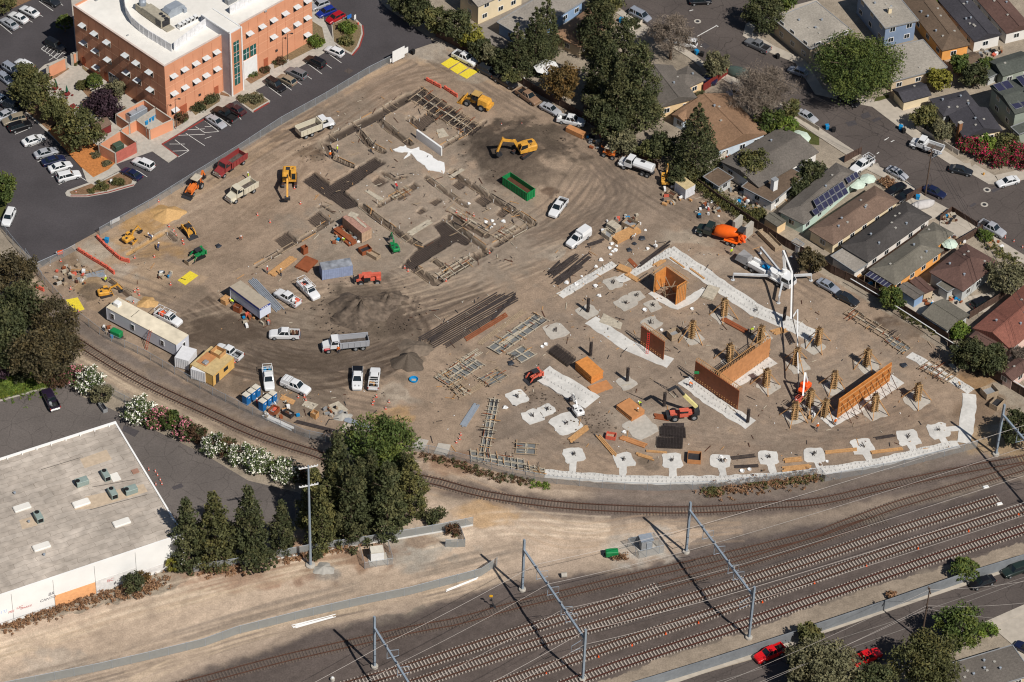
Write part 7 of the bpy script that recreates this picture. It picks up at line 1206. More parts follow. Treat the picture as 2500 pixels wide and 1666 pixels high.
for k in range(5):u=e+(g-e)*k/5;v=e+(g-e)*(k+1)/5;w_=.5*(1-k/5);w2=.5*(1-(k+1)/5)+.05;mb.bar(u+Vector((0,0,w_)),v+Vector((0,0,w2)),.07);mb.bar(u-Vector((0,0,.05)),v-Vector((0,0,.05)),.07);mb.bar(u-Vector((0,0,.05)),v+Vector((0,0,w2)),.05)
obj('lattice_jib',mb,t);wheels(t,(1.7,-1.8),1.0,.66,.45)
t=frame('boom_lift','orange boom lift with a white raised boom among the column forms','boom lift',3,2,1690,480,1790,400);mb=MB().use(M['orange']);mb.box(0,0,.75,2.4,1.2,.5);mb.rbox(-.6,0,1.5,1.6,1.7,.9,.15);obj('chassis',mb,t);wheels(t,(.9,-.9),.8,.45,.3)
a=Vector((-.9,0,2.0));b_=tl(3,2,1755,300,5.4);c_=tl(3,2,1735,510,2.6);mb=MB().use(M['white']);mb.bar(a,b_,.35,.4);mb.bar(b_,c_,.3,.34);obj('boom',mb,t);d_=tl(3,2,1690,560,2.3);mb=MB().use(M['redorange']);mb.bar(c_,d_,.2)
for z in(0,.55,1.1):
 for x,y in((-.6,-.4),(.6,-.4),(.6,.4),(-.6,.4)):pass
 k4=[d_+Vector((x,y,z))for x,y in((-.6,-.4),(.6,-.4),(.6,.4),(-.6,.4))]
 for p_,q_ in zip(k4,k4[1:]+k4[:1]):mb.bar(p_,q_,.06)
mb.box(d_.x,d_.y,d_.z,1.2,.8,.05);obj('platform',mb,t)
def shipping(label,P,h,m,z0=.1,roofm=None,ribs=True,name='shipping_container',cat='container',group=None):
 a,b_,c_=[T(*p,h)for p in P];x=c_-b_;rz_=math.atan2(x.y,x.x);LX=x.length;uy_=Vector((-math.sin(rz_),math.cos(rz_),0));LY=abs((a-b_).dot(uy_));t=thing(name,label,cat,(b_.x,b_.y,0),rz_,group);mb=MB().use(m);mb.box(LX/2,LY/2,(z0+h)/2,LX-.06,LY-.06,h-z0-.1)
 if ribs:
  for k in range(int(LX/.36)):
   for y in(.02,LY-.02):mb.box(.2+k*.36,y,(z0+h)/2,.16,.06,h-z0-.3)
  for k in range(int(LY/.36)):
   for xx in(.02,LX-.02):mb.box(xx,.2+k*.36,(z0+h)/2,.06,.16,h-z0-.3)
 for xx in(.05,LX-.05):
  for y in(.05,LY-.05):mb.box(xx,y,(z0+h)/2,.12,.12,h-z0)
 obj('side_wall',mb,t);mb=MB().use(roofm or m);mb.box(LX/2,LY/2,h-.03,LX,LY,.1);obj('roof',mb,t);t['LX']=LX;t['LY']=LY;return t
bg_=mc('faded_blue_container',148,160,190,.85,var=.12);shipping('blue grey shipping container with a scuffed roof',t4(1,1,(1055,850),(1080,920),(1362,875)),2.65,bg_,roofm=mc('scuffed_roof',148,152,160,.8,var=.45,scale=.8))
t=shipping('white semi trailer with a blue band and dusty roof',t4(1,1,(245,1062),(505,1275),(605,1215)),3.6,mc('trailer_white',216,222,236,.85,var=.04),z0=1.0,roofm=mc('dusty_trailer_roof',176,164,146,.85,var=.1),ribs=False,name='semi_trailer',cat='trailer');LX,LY=t['LX'],t['LY'];mb=MB().use(mat('band_blue',(.03,.06,.30),.5));mb.box(LX/2,LY/2,3.28,LX+.02,LY+.02,.42);obj('blue_band',mb,t);mb=MB().use(M['white'])
for k in range(4):mb.box(LX*.2+k*.42,-.02,3.28,.3,.02,.2)
obj('faded_lettering',mb,t);mb=MB().use(M['tyre']);
for yy in(LY*.75,LY*.62):mb.tube((.1,yy,.5),(LX-.1,yy,.5),.48,n=12)
mb.box(LX*.5,LY*.15,.5,.2,.2,1.0);obj('wheels',mb,t)
t=shipping('long white office trailer with a stained roof and small windows',[(0,1,940,1290),(0,1,1622,1608),(0,1,1735,1515)],3.35,mc('trailer_grey_white',206,208,216,.9,var=.04),z0=.4,roofm=mc('stained_white_roof',226,214,190,.85,var=.14,scale=.7,var2=.1),ribs=False,name='office_trailer',cat='trailer');LX,LY=t['LX'],t['LY']
for yy in(LY*.91,LY*.62,LY*.2):
 mb=MB().use(M['white']);mb.box(-.02,yy,2.0,.08,.9,1.2);w_=obj('window',mb,t);mb=MB().use(M['glass']);mb.box(-.06,yy,2.25,.04,.6,.45);mb.box(-.06,yy,1.7,.04,.6,.45);obj('pane',mb,w_)
mb=MB().use(M['white']);mb.box(LX*.6,-.02,2.0,.8,.08,1.1);w_=obj('window',mb,t);mb=MB().use(M['glass']);mb.box(LX*.6,-.06,2.0,.55,.04,.85);obj('pane',mb,w_)
mb=MB().use(M['white']);mb.rbox(LX*.5,LY-1.3,3.75,1.1,1.2,.8,.06);obj('air_conditioner',mb,t);mb=MB().use(M['dkmetal']);
for k in range(7):mb.box(LX*(.25+.1*k),LY*.68+.0*k,3.35,.18,.18,.04)
obj('roof_mark',mb,t);mb=MB().use(mc('faded_red_ladder',186,96,76))
for s in(-.25,.25):mb.bar((-1.6,LY*.36+s,.05),(-.05,LY*.36+s,3.7),.07)
for k in range(10):f_=k/10;mb.bar((-1.6+1.55*f_,LY*.36-.25,.05+3.65*f_),(-1.6+1.55*f_,LY*.36+.25,.05+3.65*f_),.05)
obj('ladder',mb,t)
wc=mc('white_container',218,218,220,.9,var=.05);shipping('small white container with a tan roof by the ivy hedge',t4(3,1,(562,105),(657,180),(745,132)),2.55,wc,roofm=mc('tan_container_roof',206,186,142,.8,var=.15));shipping('small white container at the end of the office trailer',t4(0,2,(1622,130),(1735,190),(1810,80)),2.5,wc);shipping('white container end under the plywood shed',[(0,2,1772,235),(0,2,1885,300),(0,2,1960,190)],2.5,wc)
t=shipping('timber clad container with planks on its roof by the workbenches',t4(1,1,(1248,440),(1445,580),(1535,535)),2.6,mc('timber_clad',196,166,138,.8,var=.2),roofm=mc('planked_roof',178,138,122,.8,var=.25,scale=3));mb=MB().use(M['wood3']);mb.box(t['LX']*.7,t['LY']*.5,2.7,.5,4.5,.06);mb.box(t['LX']*.8,t['LY']*.85,2.74,1.4,1.8,.08,.4);obj('loose_plank',mb,t)
t=shipping('yellow plywood site shed with a brown rooftop patch',t4(1,2,(-130,215),(76,325),(268,155)),2.7,mc('yellow_plywood',222,178,104,.85,var=.1),roofm=mc('dusty_plywood_roof',206,180,130,.8,var=.15),ribs=False,name='site_shed',cat='shed');LX,LY=t['LX'],t['LY'];mb=MB().use(M['dkmetal']);mb.box(LX*.2,-.01,1.2,.9,.06,2.0);obj('door',mb,t);mb=MB().use(M['glass']);mb.box(LX*.6,-.01,1.7,1.2,.06,.8);obj('window',mb,t);mb=MB().use(M['ply']);mb.box(LX*.45,LY*.7,2.8,3.2,2.2,.06);obj('roof_patch',mb,t)
mb=MB().use(M['wood']);mb.box(LX*.85,LY*.35,3.15,1.8,.06,.9);mb.box(LX*.85,LY*.75,3.15,1.8,.06,.9);mb.box(LX*.85-.9,LY*.55,3.15,.06,LY*.4,.9);mb.box(LX*.85+.9,LY*.55,3.15,.06,LY*.4,.9);obj('rooftop_crate',mb,t);mb=MB().use(M['grey']);mb.rbox(LX*.3,LY*.6,3.0,1.0,.9,.5,.1);obj('air_conditioner',mb,t)
# ================================================================ building site
RS=random.Random(11)
def rough(P,amp=.14,step=.7):
 Q=[]
 for a,b in zip(P,P[1:]+P[:1]):
  n=max(1,int((Vector(b)-Vector(a)).length/step))
  for k in range(n):q=Vector(a)+(Vector(b)-Vector(a))*(k/n);Q.append(Vector((q.x+RS.uniform(-amp,amp),q.y+RS.uniform(-amp,amp),0)))
 return Q
def strip(name,label,C,w,z=.14,m='pad',dow=True):
 C=resample(C,1.1);L=[];Rr=[]
 for i,p in enumerate(C):
  d=(C[min(i+1,len(C)-1)]-C[max(i-1,0)]).normalized();n_=Vector((-d.y,d.x,0));L.append(p+n_*(w/2+RS.uniform(-.16,.16)));Rr.append(p-n_*(w/2+RS.uniform(-.16,.16)))
 mb=MB().use(M[m]);n=len(C);V=[(q.x,q.y,z-.06)for q in L]+[(q.x,q.y,z-.06)for q in Rr]+[(q.x,q.y,-.1)for q in L]+[(q.x,q.y,-.1)for q in Rr]
 F=[]
 for i in range(n-1):F+=[[i+1,i,n+i,n+i+1],[2*n+i,i,i+1,2*n+i+1][::-1],[n+i,3*n+i,3*n+i+1,n+i+1][::-1]]
 mb._add(V,F);root=thing(name,label,'concrete footing',(0,0,0));obj('slab',mb,root)
 if dow:
  mb=MB().use(M['rebar']);Q=resample(C,.8)
  for i,q in enumerate(Q[:-1]):
   d=(Q[i+1]-q).normalized();n_=Vector((-d.y,d.x,0))
   for s in(-.45,.45):p=q+n_*s*w*.5;mb.bar((p.x,p.y,z-.06),(p.x+RS.uniform(-.1,.1),p.y+.1,z+RS.uniform(.25,.5)),.035)
  tag(obj('dowels',mb,root),kind='stuff')
 return root
strip('footing_strip','long curved white footing strip along the near edge of the site',TS(2,2,[(1245,1225),(1550,1250),(1885,1275)])+TS(3,2,[(500,1290),(1000,1282),(1500,1250),(1885,1205)])+TS(4,2,[(500,1135),(1000,1010),(1330,945)]),2.1)
strip('footing_strip','short white footing strip closing the right end of the site',TS(4,2,[(1330,945),(1370,700),(1385,480)]),2.6,.145,dow=False);strip('footing_strip','white footing strip running up the fence side on the right',TS(4,2,[(1400,470),(1290,400),(1050,260),(790,105)]),1.9,.15)
strip('footing_strip','wide white footing strip along the far side beside the pump truck',TS(3,1,[(490,740),(760,915),(1050,1120),(1300,1290),(1640,1430),(1885,1560)]),3.4,.14);strip('footing_strip','white footing strip returning toward the rebar corner',TS(3,1,[(540,735),(215,925),(0,1040)]),1.9,.13);strip('footing_strip','pale footing strip with timber kerbs leading to the rebar piles',TS(2,1,[(1885,860),(1720,950),(1500,1090),(1350,1180)]),1.7,.15)
strip('footing_strip','broad white slab strip with two rows of rebar dowels',TS(2,2,[(1215,300),(1450,440),(1700,590)]),4.4,.34);strip('footing_strip','white footing under the tall brown wall with a ladder',TS(3,2,[(-220,-190),(150,60),(560,225)]),3.0,.13,dow=False);strip('footing_strip','white footing under the front of the T shaped wall form',TS(3,2,[(640,360),(900,560),(1280,790)]),3.0,.13);strip('footing_strip','white footing under the stem of the T shaped wall form',TS(3,2,[(1020,440),(1250,300),(1480,165)]),2.6,.14);strip('footing_strip','white footing under the long orange wall form',TS(4,2,[(60,760),(350,600),(740,345)]),3.2,.13)
strip('footing_strip','white base slab under the open plywood core',TS(3,1,[(330,1120),(560,1265),(700,1190),(860,1080)]),1.6,.15,dow=False)
GP='square footing pads'
def padshape(c,r,x,y,s,neck=None,m='pad',label=None,rot=.1,dow=True):
 o=T(c,r,x,y);P=rough([o+Vector((a*math.cos(rot)-b*math.sin(rot),a*math.sin(rot)+b*math.cos(rot),0))*s/2 for a,b in((-1,-.8),(-.8,-1),(.8,-1),(1,-.75),(1,.8),(.75,1),(-.8,1),(-1,.75))],.2,.7)
 mb=MB().use(M[m]);mb.prism(P,-.1,.075+RS.uniform(-.015,.015));t=solo('footing_pad',mb,label or 'square white footing pad with rebar stubs','concrete pad',GP)
 if neck:
  q=T(*neck);d=(q-o).normalized();n_=Vector((-d.y,d.x,0));mb=MB().use(M[m]);mb.prism(rough([o+d*s*.4+n_*.75,q+n_*.6,q-n_*.6,o+d*s*.4-n_*.75],.12),-.1,.055);obj('neck',mb,t)
 if dow:
  mb=MB().use(M['rebar'])
  for k in range(9):mb.bar((o.x+RS.uniform(-.4,.4),o.y+RS.uniform(-.4,.4),.1),(o.x+RS.uniform(-.4,.4),o.y+RS.uniform(-.4,.4),RS.uniform(.5,1.0)),.06)
  tag(obj('rebar_stub',mb,t),kind='stuff')
 return t
lb_='white footing pad joined by a neck to the long curved strip'
for c,r,x,y,n in[(2,2,1510,1055,(2,2,1495,1230)),(3,2,85,1100,(3,2,70,1270)),(3,2,530,1105,(3,2,540,1280)),(3,2,975,1110,(3,2,1010,1270)),(3,2,1420,1080,(3,2,1470,1240)),(3,2,1840,1055,(3,2,1910,1200)),(4,2,400,975,(4,2,470,1120)),(4,2,820,895,(4,2,880,1040)),(4,2,1095,830,(4,2,1170,970))]:padshape(c,r,x,y,3.7+RS.uniform(-.3,.3),n,label=lb_,rot=.15+RS.uniform(-.2,.2))
padshape(4,2,1095,832,1.6,(4,2,1310,800),label='short white link between the last pad and the right end strip',dow=False)
for c,r,x,y,s,l in[(2,2,990,525,3.6,'white footing pad with green capped stubs left of the digger'),(2,2,1130,700,3.4,'rounded white pad left of the joined pair'),(2,2,1265,640,2.8,'white pad joined to the rounded pad'),(2,2,1440,765,5.0,'large white pad in front of the white excavator'),(2,1,1640,1300,3.6,'pale pad with a tall rebar cage'),(2,1,1345,1480,4.0,'pale pad with a green capped stub near the wet concrete forms'),(3,1,100,1225,3.6,'pale pad upper left of the plywood core'),(3,1,205,1160,2.6,'small pale pad left of the plywood core'),(3,1,355,1250,2.8,'pale pad in front of the plywood core'),(3,1,340,1410,3.4,'pale pad above the tall brown wall'),(3,1,-10,1040,3.2,'pale pad by the far left footing strip'),(3,1,990,1350,3.4,'pad under the column form beside the wide strip'),(3,1,1300,1300,2.8,'pale pad next to the wide strip below the pump boom'),(3,1,720,1540,3.4,'pad under the column form by the open crate'),(3,1,1360,1540,3.2,'pad under the column form below the pump hose'),(3,2,1070,200,3.,'pad under the column form behind the T wall'),(3,2,1410,420,3.6,'pad under the column form right of the T wall'),(3,2,1690,230,3.8,'pad under the column form below the delivery hose'),(3,2,1660,700,3.4,'pad under the column form by the boom lift'),(3,2,1830,600,3.2,'pad under the column form right of the boom lift'),(4,2,440,230,3.8,'pad under the column form behind the orange wall'),(4,2,130,440,3.4,'pad under the column form left of the orange wall'),(4,2,890,555,4.0,'pad under the lone column form on the right'),(4,2,500,650,4.2,'pad under the column form in front of the orange wall'),(3,2,110,390,3.2,'pad under the rebar column right of the plywood stack'),(3,1,1830,1620,3.6,'pad under the column form at the wide strip end'),(3,2,240,800,5.2,'wide pale slab below the plywood cutting table')]:padshape(c,r,x,y,s,None,'pad' if c<3 and r==2 else 'conc',l,RS.uniform(.5,.8),dow=(c==2 or r==1))
M['formtan']=mc('form_tan',214,140,72,.85,var=.16,scale=2)
def formwall(root,a,b,h,m='plyred',back=1,studs=True,step=.42,sm='wood',teeth=.45,th=.14,front=False,brace=0,bside=-1):
 o=Vector(root.location);a=Vector(a)-o;b=Vector(b)-o;d=(b-a);L=d.length;d.normalize();n_=Vector((-d.y,d.x,0));mb=MB().use(M[m]);mb.prism([a-n_*th/2,b-n_*th/2,b+n_*th/2,a+n_*th/2],.12,h);obj('panel',mb,root)
 sb=MB().use(M[sm]);s_=-1 if front else 1
 for k in range(int(L/step)+1):
  q=a+d*min(L,k*step)+n_*s_*(th/2+.06);sb.bar(q+Vector((0,0,.15)),q+Vector((0,0,h+(teeth if k%1==0 else 0)*(0 if front else 1))),.09,.12)
  if not front:q2=q+n_*.55;sb.bar(q+Vector((0,0,h+teeth*.9)),q2+Vector((0,0,h+teeth*.9)),.06)
 if not front:sb.bar(a+n_*.62+Vector((0,0,h+teeth*.9)),b+n_*.62+Vector((0,0,h+teeth*.9)),.09)
 sb.use(M['wood'])
 for z in(.3,.55):
  for k in range(int(L/.6)):q=a+d*(k*.6+.3)-n_*(th/2+.05);sb.bar(q+Vector((0,0,h*z*.35)),q+d*.2+Vector((0,0,h*z*.35)),.08)
 if front:
  for z in(.25,.55,.85):sb.bar(a-n_*.22+Vector((0,0,h*z)),b-n_*.22+Vector((0,0,h*z)),.12,.14)
 tag(obj('studs',sb,root),kind='stuff')
 bm=MB().use(M['rust'])
 for k in range(brace):
  q=a+d*(L*(k+.5)/brace)+n_*bside*.15;bb=MB().use(M['rust']);bb.bar(q+Vector((0,0,h*.72)),q+n_*bside*2.6+d*.2+Vector((0,0,.05)),.09);obj('brace',bb,root)
 cg=MB().use(M['rebar']);return root
t=thing('wall_form','tall red brown plywood wall form with a red ladder leaning on it','wall form',T(3,2,240,30));formwall(t,T(3,2,238,30),T(3,2,450,180),4.5,brace=3,bside=1);q=local(t.location,0,T(3,2,300,120));mb=MB().use(mat('ladder_red',(.6,.03,.03),.5))
for s in(-.2,.2):mb.bar(q+Vector((s,-.1,0)),q+Vector((s+.1,.75,4.6)),.07)
for k in range(11):mb.bar(q+Vector((-.2+.01*k,-.1+.077*k,.42*k+.2)),q+Vector((.2+.01*k,-.1+.077*k,.42*k+.2)),.05)
obj('ladder',mb,t)
t=thing('wall_form','T shaped plywood wall form, red brown in front and orange behind','wall form',T(3,2,733,365));formwall(t,T(3,2,733,365),T(3,2,1132,640),4.8,brace=0);j=T(3,2,935,505);formwall(t,j+Vector((.3,.5,0)),T(3,2,1420,150),4.7,'ply',brace=3,bside=1);mb=MB().use(M['green']);q=local(t.location,0,T(3,2,752,395));mb.rbox(q.x-.1,q.y-.3,3.0,.9,.25,.5,.05);obj('tool_bag',mb,t)
t=thing('wall_form','long bright orange wall form with vertical studs and raking braces','wall form',T(4,2,160,715));formwall(t,T(4,2,160,715),T(4,2,640,375),4.75,'formtan',front=True,step=.32,sm='formtan',brace=9,bside=-1)
t=thing('plywood_core','open square core of orange plywood forms with timber props inside','wall form',T(3,1,365,1130));c1,c2,c3,c4=T(3,1,365,1130),T(3,1,560,1243),T(3,1,648,1190),T(3,1,465,1060)
formwall(t,c4,c3,4.7,'ply',teeth=.0,front=False);formwall(t,c1,c4,4.7,'formtan',teeth=.0);formwall(t,c3,c2,4.7,'formtan',teeth=.0);mb=MB().use(M['wood2']);L_=lambda c,r,x,y,h:T(c,r,x,y,h)-Vector(t.location)
for a,b_ in[((390,1010,3.4),(470,1170,.2)),((560,1020,3.),(480,1170,.2)),((420,1080,2.2),(610,1060,3.6)),((540,1130,.3),(470,980,4.)),((470,1150,.8),(570,1130,2.4)),((455,1040,4.0),(470,1165,.3))]:mb.bar(L_(3,1,*a),L_(3,1,*b_),.12)
tag(obj('props',mb,t),kind='stuff')
def colform():
 t=thing('column_form','timber column form with yokes and raking braces','column form',(0,0,0),0,'timber column forms');mb=MB().use(M['wood2']);mb.use(mat('oiled_form_ply',(.15,.085,.035),.7)).box(0,0,2.2,.62,.62,4.2);obj('shaft',mb,t);y_=MB().use(mat('yoke_timber',(.36,.23,.11),.8,var=.2));y_.box(0,.38,0,1.3,.12,.14);y_.box(0,-.38,0,1.3,.12,.14);y_.box(.38,0,.13,.12,1.3,.14);y_.box(-.38,0,.13,.12,1.3,.14);ym=y_.mesh('yoke')
 for k in range(9):link('yoke',ym,t,(0,0,.4+k*.44))
 for dx,dy in((2.6,-1.1),(-1.7,-2.3),(.9,2.5),(-2.4,1.0)):
  b_=MB().use(M['wood']);b_.bar((dx*.13,dy*.13,3.5),(dx,dy,.05),.14);obj('brace',b_,t)
 mb=MB().use(M['rebar'])
 for x in(-.2,0,.2):
  for y in(-.2,.2):mb.bar((x,y,4.2),(x,y,4.75),.04)
 tag(obj('starter_bars',mb,t),kind='stuff');return t
cf0=colform();index_kids(cf0)
for i,(c,r,x,y)in enumerate([(3,1,1005,1340),(3,1,710,1545),(3,1,1340,1590),(3,2,1055,188),(3,2,1392,420),(3,2,1670,225),(3,2,1655,725),(3,2,1795,605),(4,2,432,235),(4,2,130,440),(4,2,898,552),(4,2,505,650),(4,2,45,700),(3,1,1870,1610),(3,1,940,1260+0)]):
 if i==14:continue
 o=cf0 if i==0 else dup(cf0);o.location=T(c,r,x,y);o.rotation_euler=(0,0,RS.uniform(0,6.28));o['label']='timber column form standing on a pale pad'
lab=['beside the wide footing strip','next to the open timber crate','below the pump hose shadow','behind the T shaped wall form','right of the T shaped wall form','straight below the hanging delivery hose','with a worker platform by the boom lift','just right of the boom lift','behind the upper end of the orange wall form','left of the orange wall form','standing alone near the right footing strip','in front of the orange wall form','at the lower left end of the orange wall form','at the far end of the wide footing strip']
for o,l in zip([x for x in COL.objects if x.name.startswith('column_form')],lab):o['label']='timber column form '+l
def rebarcol(c,r,x,y,h=3.6):
 mb=MB().use(M['rebar']);o=T(c,r,x,y)
 for k in range(8):a=k*.785;mb.bar((.28*math.cos(a),.28*math.sin(a),0),(.28*math.cos(a),.28*math.sin(a),h+RS.uniform(-.3,.2)),.05)
 for k in range(9):z=.3+k*h/10;mb.lathe([(.31,z),(.31,z+.05)],n=8)
 return o,mb
for(c,r,x,y),l in zip([(2,1,1640,1305),(2,2,1665,140),(3,2,118,375),(3,2,457,605),(3,2,1226,755),(3,1,1560,1385)],['on a pale pad near the rebar piles','behind the big plywood stack','on the pad above the plywood table','behind the raised boom telehandler','at the right end of the T shaped wall form','on the wide footing strip']):
 o,mb=rebarcol(c,r,x,y);solo('rebar_column',mb,'dark upright rebar cage '+l,'rebar cage','upright rebar cages',loc=o)
labs=['L shaped dark rebar mat in the far left trench','rebar mat in the upper small pit','rebar mat in the lower small pit','large dark rebar mat in the near right trench','rebar mat in the far trench under timber bars','rebar mat in the shallow far pit','rebar mat pit near the dumpster side ditch','rebar mat pit beside the white sacks','rebar mat pit at the right corner of the dig','rebar mat pit left of the timber planks','rebar mat pit in the middle of the dig','rebar mat pit cut into the left block','rebar mat pit above the pale plank','rebar mat pit right of the pale plank']
ux_=(T(2,1,560,640)-T(2,1,310,445)).normalized();uy_=Vector((-ux_.y,ux_.x,0))
def clip(P,o,d):
 ts=[]
 for a,b in zip(P,P[1:]+P[:1]):
  e=b-a;den=d.x*e.y-d.y*e.x
  if abs(den)<1e-9:continue
  w=a-o;s=(w.x*d.y-w.y*d.x)/den;t=(w.x*e.y-w.y*e.x)/den
  if 0<=s<=1:ts.append(t)
 ts.sort();return list(zip(ts[::2],ts[1::2]))
for(k,P),l in zip(MATS,labs):
 mb=MB().use(M['rebar']);P=[Vector((p.x,p.y,0))for p in P];c_=sum(P,Vector())/len(P);z=-.45
 for d,e in((ux_,uy_),(uy_,ux_)):
  pr=[(p-c_).dot(e)for p in P];t=min(pr)+.15;st=.42 if k=='A' else .38
  while t<max(pr):
   for t0,t1 in clip(P,c_+e*t,d):
    if t1-t0>.5:mb.bar(c_+e*t+d*(t0+.1)+Vector((0,0,z)),c_+e*t+d*(t1-.1)+Vector((0,0,z)),.06 if k=='A' else .05)
   t+=st
  z+=.07
 solo('rebar_mat',mb,l,'rebar mat','rebar mats in the dig')
def sticks(name,label,cat,a,b,n,w,m,sp=.25,z=.05,h=.1,group=None,ends=.3):
 a,b=T(*a),T(*b);root=thing(name,label,cat,(a.x,a.y,0),0,group);d=b-a;u=d.normalized();nn_=Vector((-u.y,u.x,0))
 for i in range(n):
  mb=MB().use(M[m]);o=nn_*(i-(n-1)/2)*sp+u*RS.uniform(-ends,ends);e=o+d+nn_*RS.uniform(-.15,.15)*ends;mb.bar(o+Vector((0,0,z+h/2)),e+Vector((0,0,z+h/2)),w,h);obj('bar' if m in('rebar','steel','rust')else 'board',mb,root)
 return root
for a in[('long dark rebar bundle by the haul road, lower run',(2,1,200,1600),(2,1,980,1160),6,.16,'rebar',.45),('long dark rebar bundle by the haul road, upper run',(2,1,130,1570),(2,1,850,1150),6,.16,'rebar',.42),('crossed dark rebar bundle at the end of the long runs',(2,1,770,1360),(2,1,990,1150),3,.2,'rebar',.25),('dark rebar bundle nearest the white van',(2,1,1330,1050),(2,1,1560,880),6,.13,'rebar',.3),('dark rebar bundle left of the pale footing strip',(2,1,1300,970),(2,1,1540,790),6,.13,'rebar',.28),('dark rebar bundle running to the white sacks',(2,1,1400,1000),(2,1,1660,780),5,.13,'rebar',.3),('short dark rebar bundle furthest left of the sacks',(2,1,1290,950),(2,1,1400,845),4,.13,'rebar',.3),('small rebar bundle beside the white van wheels',(2,1,1620,700),(2,1,1770,650),3,.2,'rebar',.3),('dark steel bundle lying at the corner of the wide footing strip',(3,1,225,885),(3,1,500,680),4,.2,'rebar',.2)]:sticks('rebar_bundle',a[0],'rebar',*a[1:4],a[4],a[5],a[6],h=.18,ends=.8)
for l,a,b,n,w,m,sp in[('tan lumber stack beside the plywood panels',(1,1,610,970),(1,1,815,810),5,.3,'wood',.32),('galvanized studs lying behind the white semi trailer',(1,1,430,1010),(1,1,690,1290),6,.2,'steel',.3),('grey pipe bundle between the dig and the trench',(2,2,490,790),(2,2,620,590),5,.25,'steel',.25),('grey pipe bundle beside the yellow boards',(1,2,1290,725),(1,2,1540,815),5,.22,'steel',.24),('pale yellow boards by the dirt edge near the big green tree',(1,2,1265,800),(1,2,1465,850),4,.6,'wood3',.6),('orange timber bundle left of the red material box',(2,2,1475,925),(2,2,1640,800),4,.28,'wood',.28),('long timber beams between pads and plywood table',(2,2,1735,880),(2,2,1890,1060),3,.22,'wood',.3),('orange timber planks on the pale slab below the white sack',(3,2,60,895),(3,2,290,975),4,.25,'ply',.28),('short brown boards under the telehandler',(3,2,370,700),(3,2,500,720),5,.24,'plyred',.26),('timber beams lying between pads at the near strip',(3,2,1550,1190),(3,2,1800,1165),4,.25,'wood',.3),('timber planks above the beams by the near strip',(3,2,1560,1110),(3,2,1720,1095),4,.2,'wood',.28),('long orange plank left of the middle pad',(4,2,50,1035),(4,2,340,1005),2,.3,'wood',.4),('long orange plank right of the middle pad',(4,2,470,1035),(4,2,760,1000),2,.3,'wood',.4),('red timber bundle on the ground by the pump hose',(3,1,1000,1375),(3,1,1210,1490),4,.26,'plyred',.3),('two planks on the wide footing strip, upper',(3,1,520,815),(3,1,650,910),1,.35,'wood',.3),('plank on the wide footing strip, lower',(3,1,690,905),(3,1,820,1000),1,.35,'wood',.3),('wide pale plank bridging the near trench',(2,1,380,65),(2,1,500,-10),2,.4,'wood3',.4),('pale planks on the left block of the dig',(2,1,0,590),(2,1,195,470),4,.3,'wood3',.35),('timber planks at the container corner',(3,1,370,885),(3,1,455,835),3,.3,'wood',.3),('orange boards left of the plywood core',(3,1,105,955),(3,1,215,1020),3,.35,'wood',.35),('black plastic pipes beside the fence at the lower left',(1,2,830,745),(1,2,1230,845),3,.2,'rebar',.3),('white pipes along the fence foot by the portable toilets',(1,2,540,690),(1,2,800,815),5,.2,'white',.22),('curved grey conduits beside the pit at the site entrance',(0,1,790,985),(0,1,960,940),5,.16,'steel',.3),('grey conduits curving toward the entrance pit',(0,1,810,1035),(0,1,960,965),4,.16,'steel',.2),('timber boards by the far form edge',(3,2,210,1050),(3,2,360,1095),3,.2,'wood',.25),('thin timbers in front of the red material box',(3,2,290,1020),(3,2,480,1035),2,.18,'wood',.25),('dark rebar laid between two near pads',(3,2,1080,1085),(3,2,1300,1060),4,.1,'rebar',.25),('dark rebar laid in front of two white tubs',(3,2,1100,1165),(3,2,1320,1155),4,.1,'rebar',.2),('dark rebar laid between the right pads',(4,2,510,905),(4,2,690,875),4,.1,'rebar',.2),('grey planks and clamps behind the T shaped wall form',(3,2,930,280),(3,2,1150,120),3,.12,'rebar',.3),('pale timbers along the upper edge of the wet concrete run',(2,1,640,1600),(2,1,1050,1300),4,.16,'wood2',.3),('brown boards below the long rebar bundles',(2,1,520,1560),(2,1,900,1330),3,.14,'plyred',.4),('pale walkway plank laid on the wet concrete run',(2,1,830,1600),(2,1,1190,1375),1,.5,'wood3',.4),('pale walkway plank over the timber bars near the blue tub',(2,2,265,310),(2,2,560,495),1,.45,'wood3',.4),('loose pale pipes on the lower form cluster',(2,2,400,250),(2,2,640,100),5,.1,'wood3',.35),('second dark rebar run below the long bundles',(2,1,330,1620),(2,1,800,1330),4,.13,'rebar',.3),('scrap boards between the lower forms and the trench',(2,2,560,470),(2,2,740,360),4,.14,'wood2',.3),('short rebar bundle by the pump boom foot',(3,1,1590,1500),(3,1,1640,1600),5,.12,'rebar',.25),('pallet boards near the hose column form',(3,1,1460,1500),(3,1,1570,1470),5,.2,'wood',.3)]:sticks('timber_bundle' if m not in('steel','rebar','white')else 'pipe_bundle',l,'lumber' if m not in('steel','rebar','white')else 'pipes',a,b,n,w,m,sp,h=.22 if m in('wood','ply','plyred')else .12)
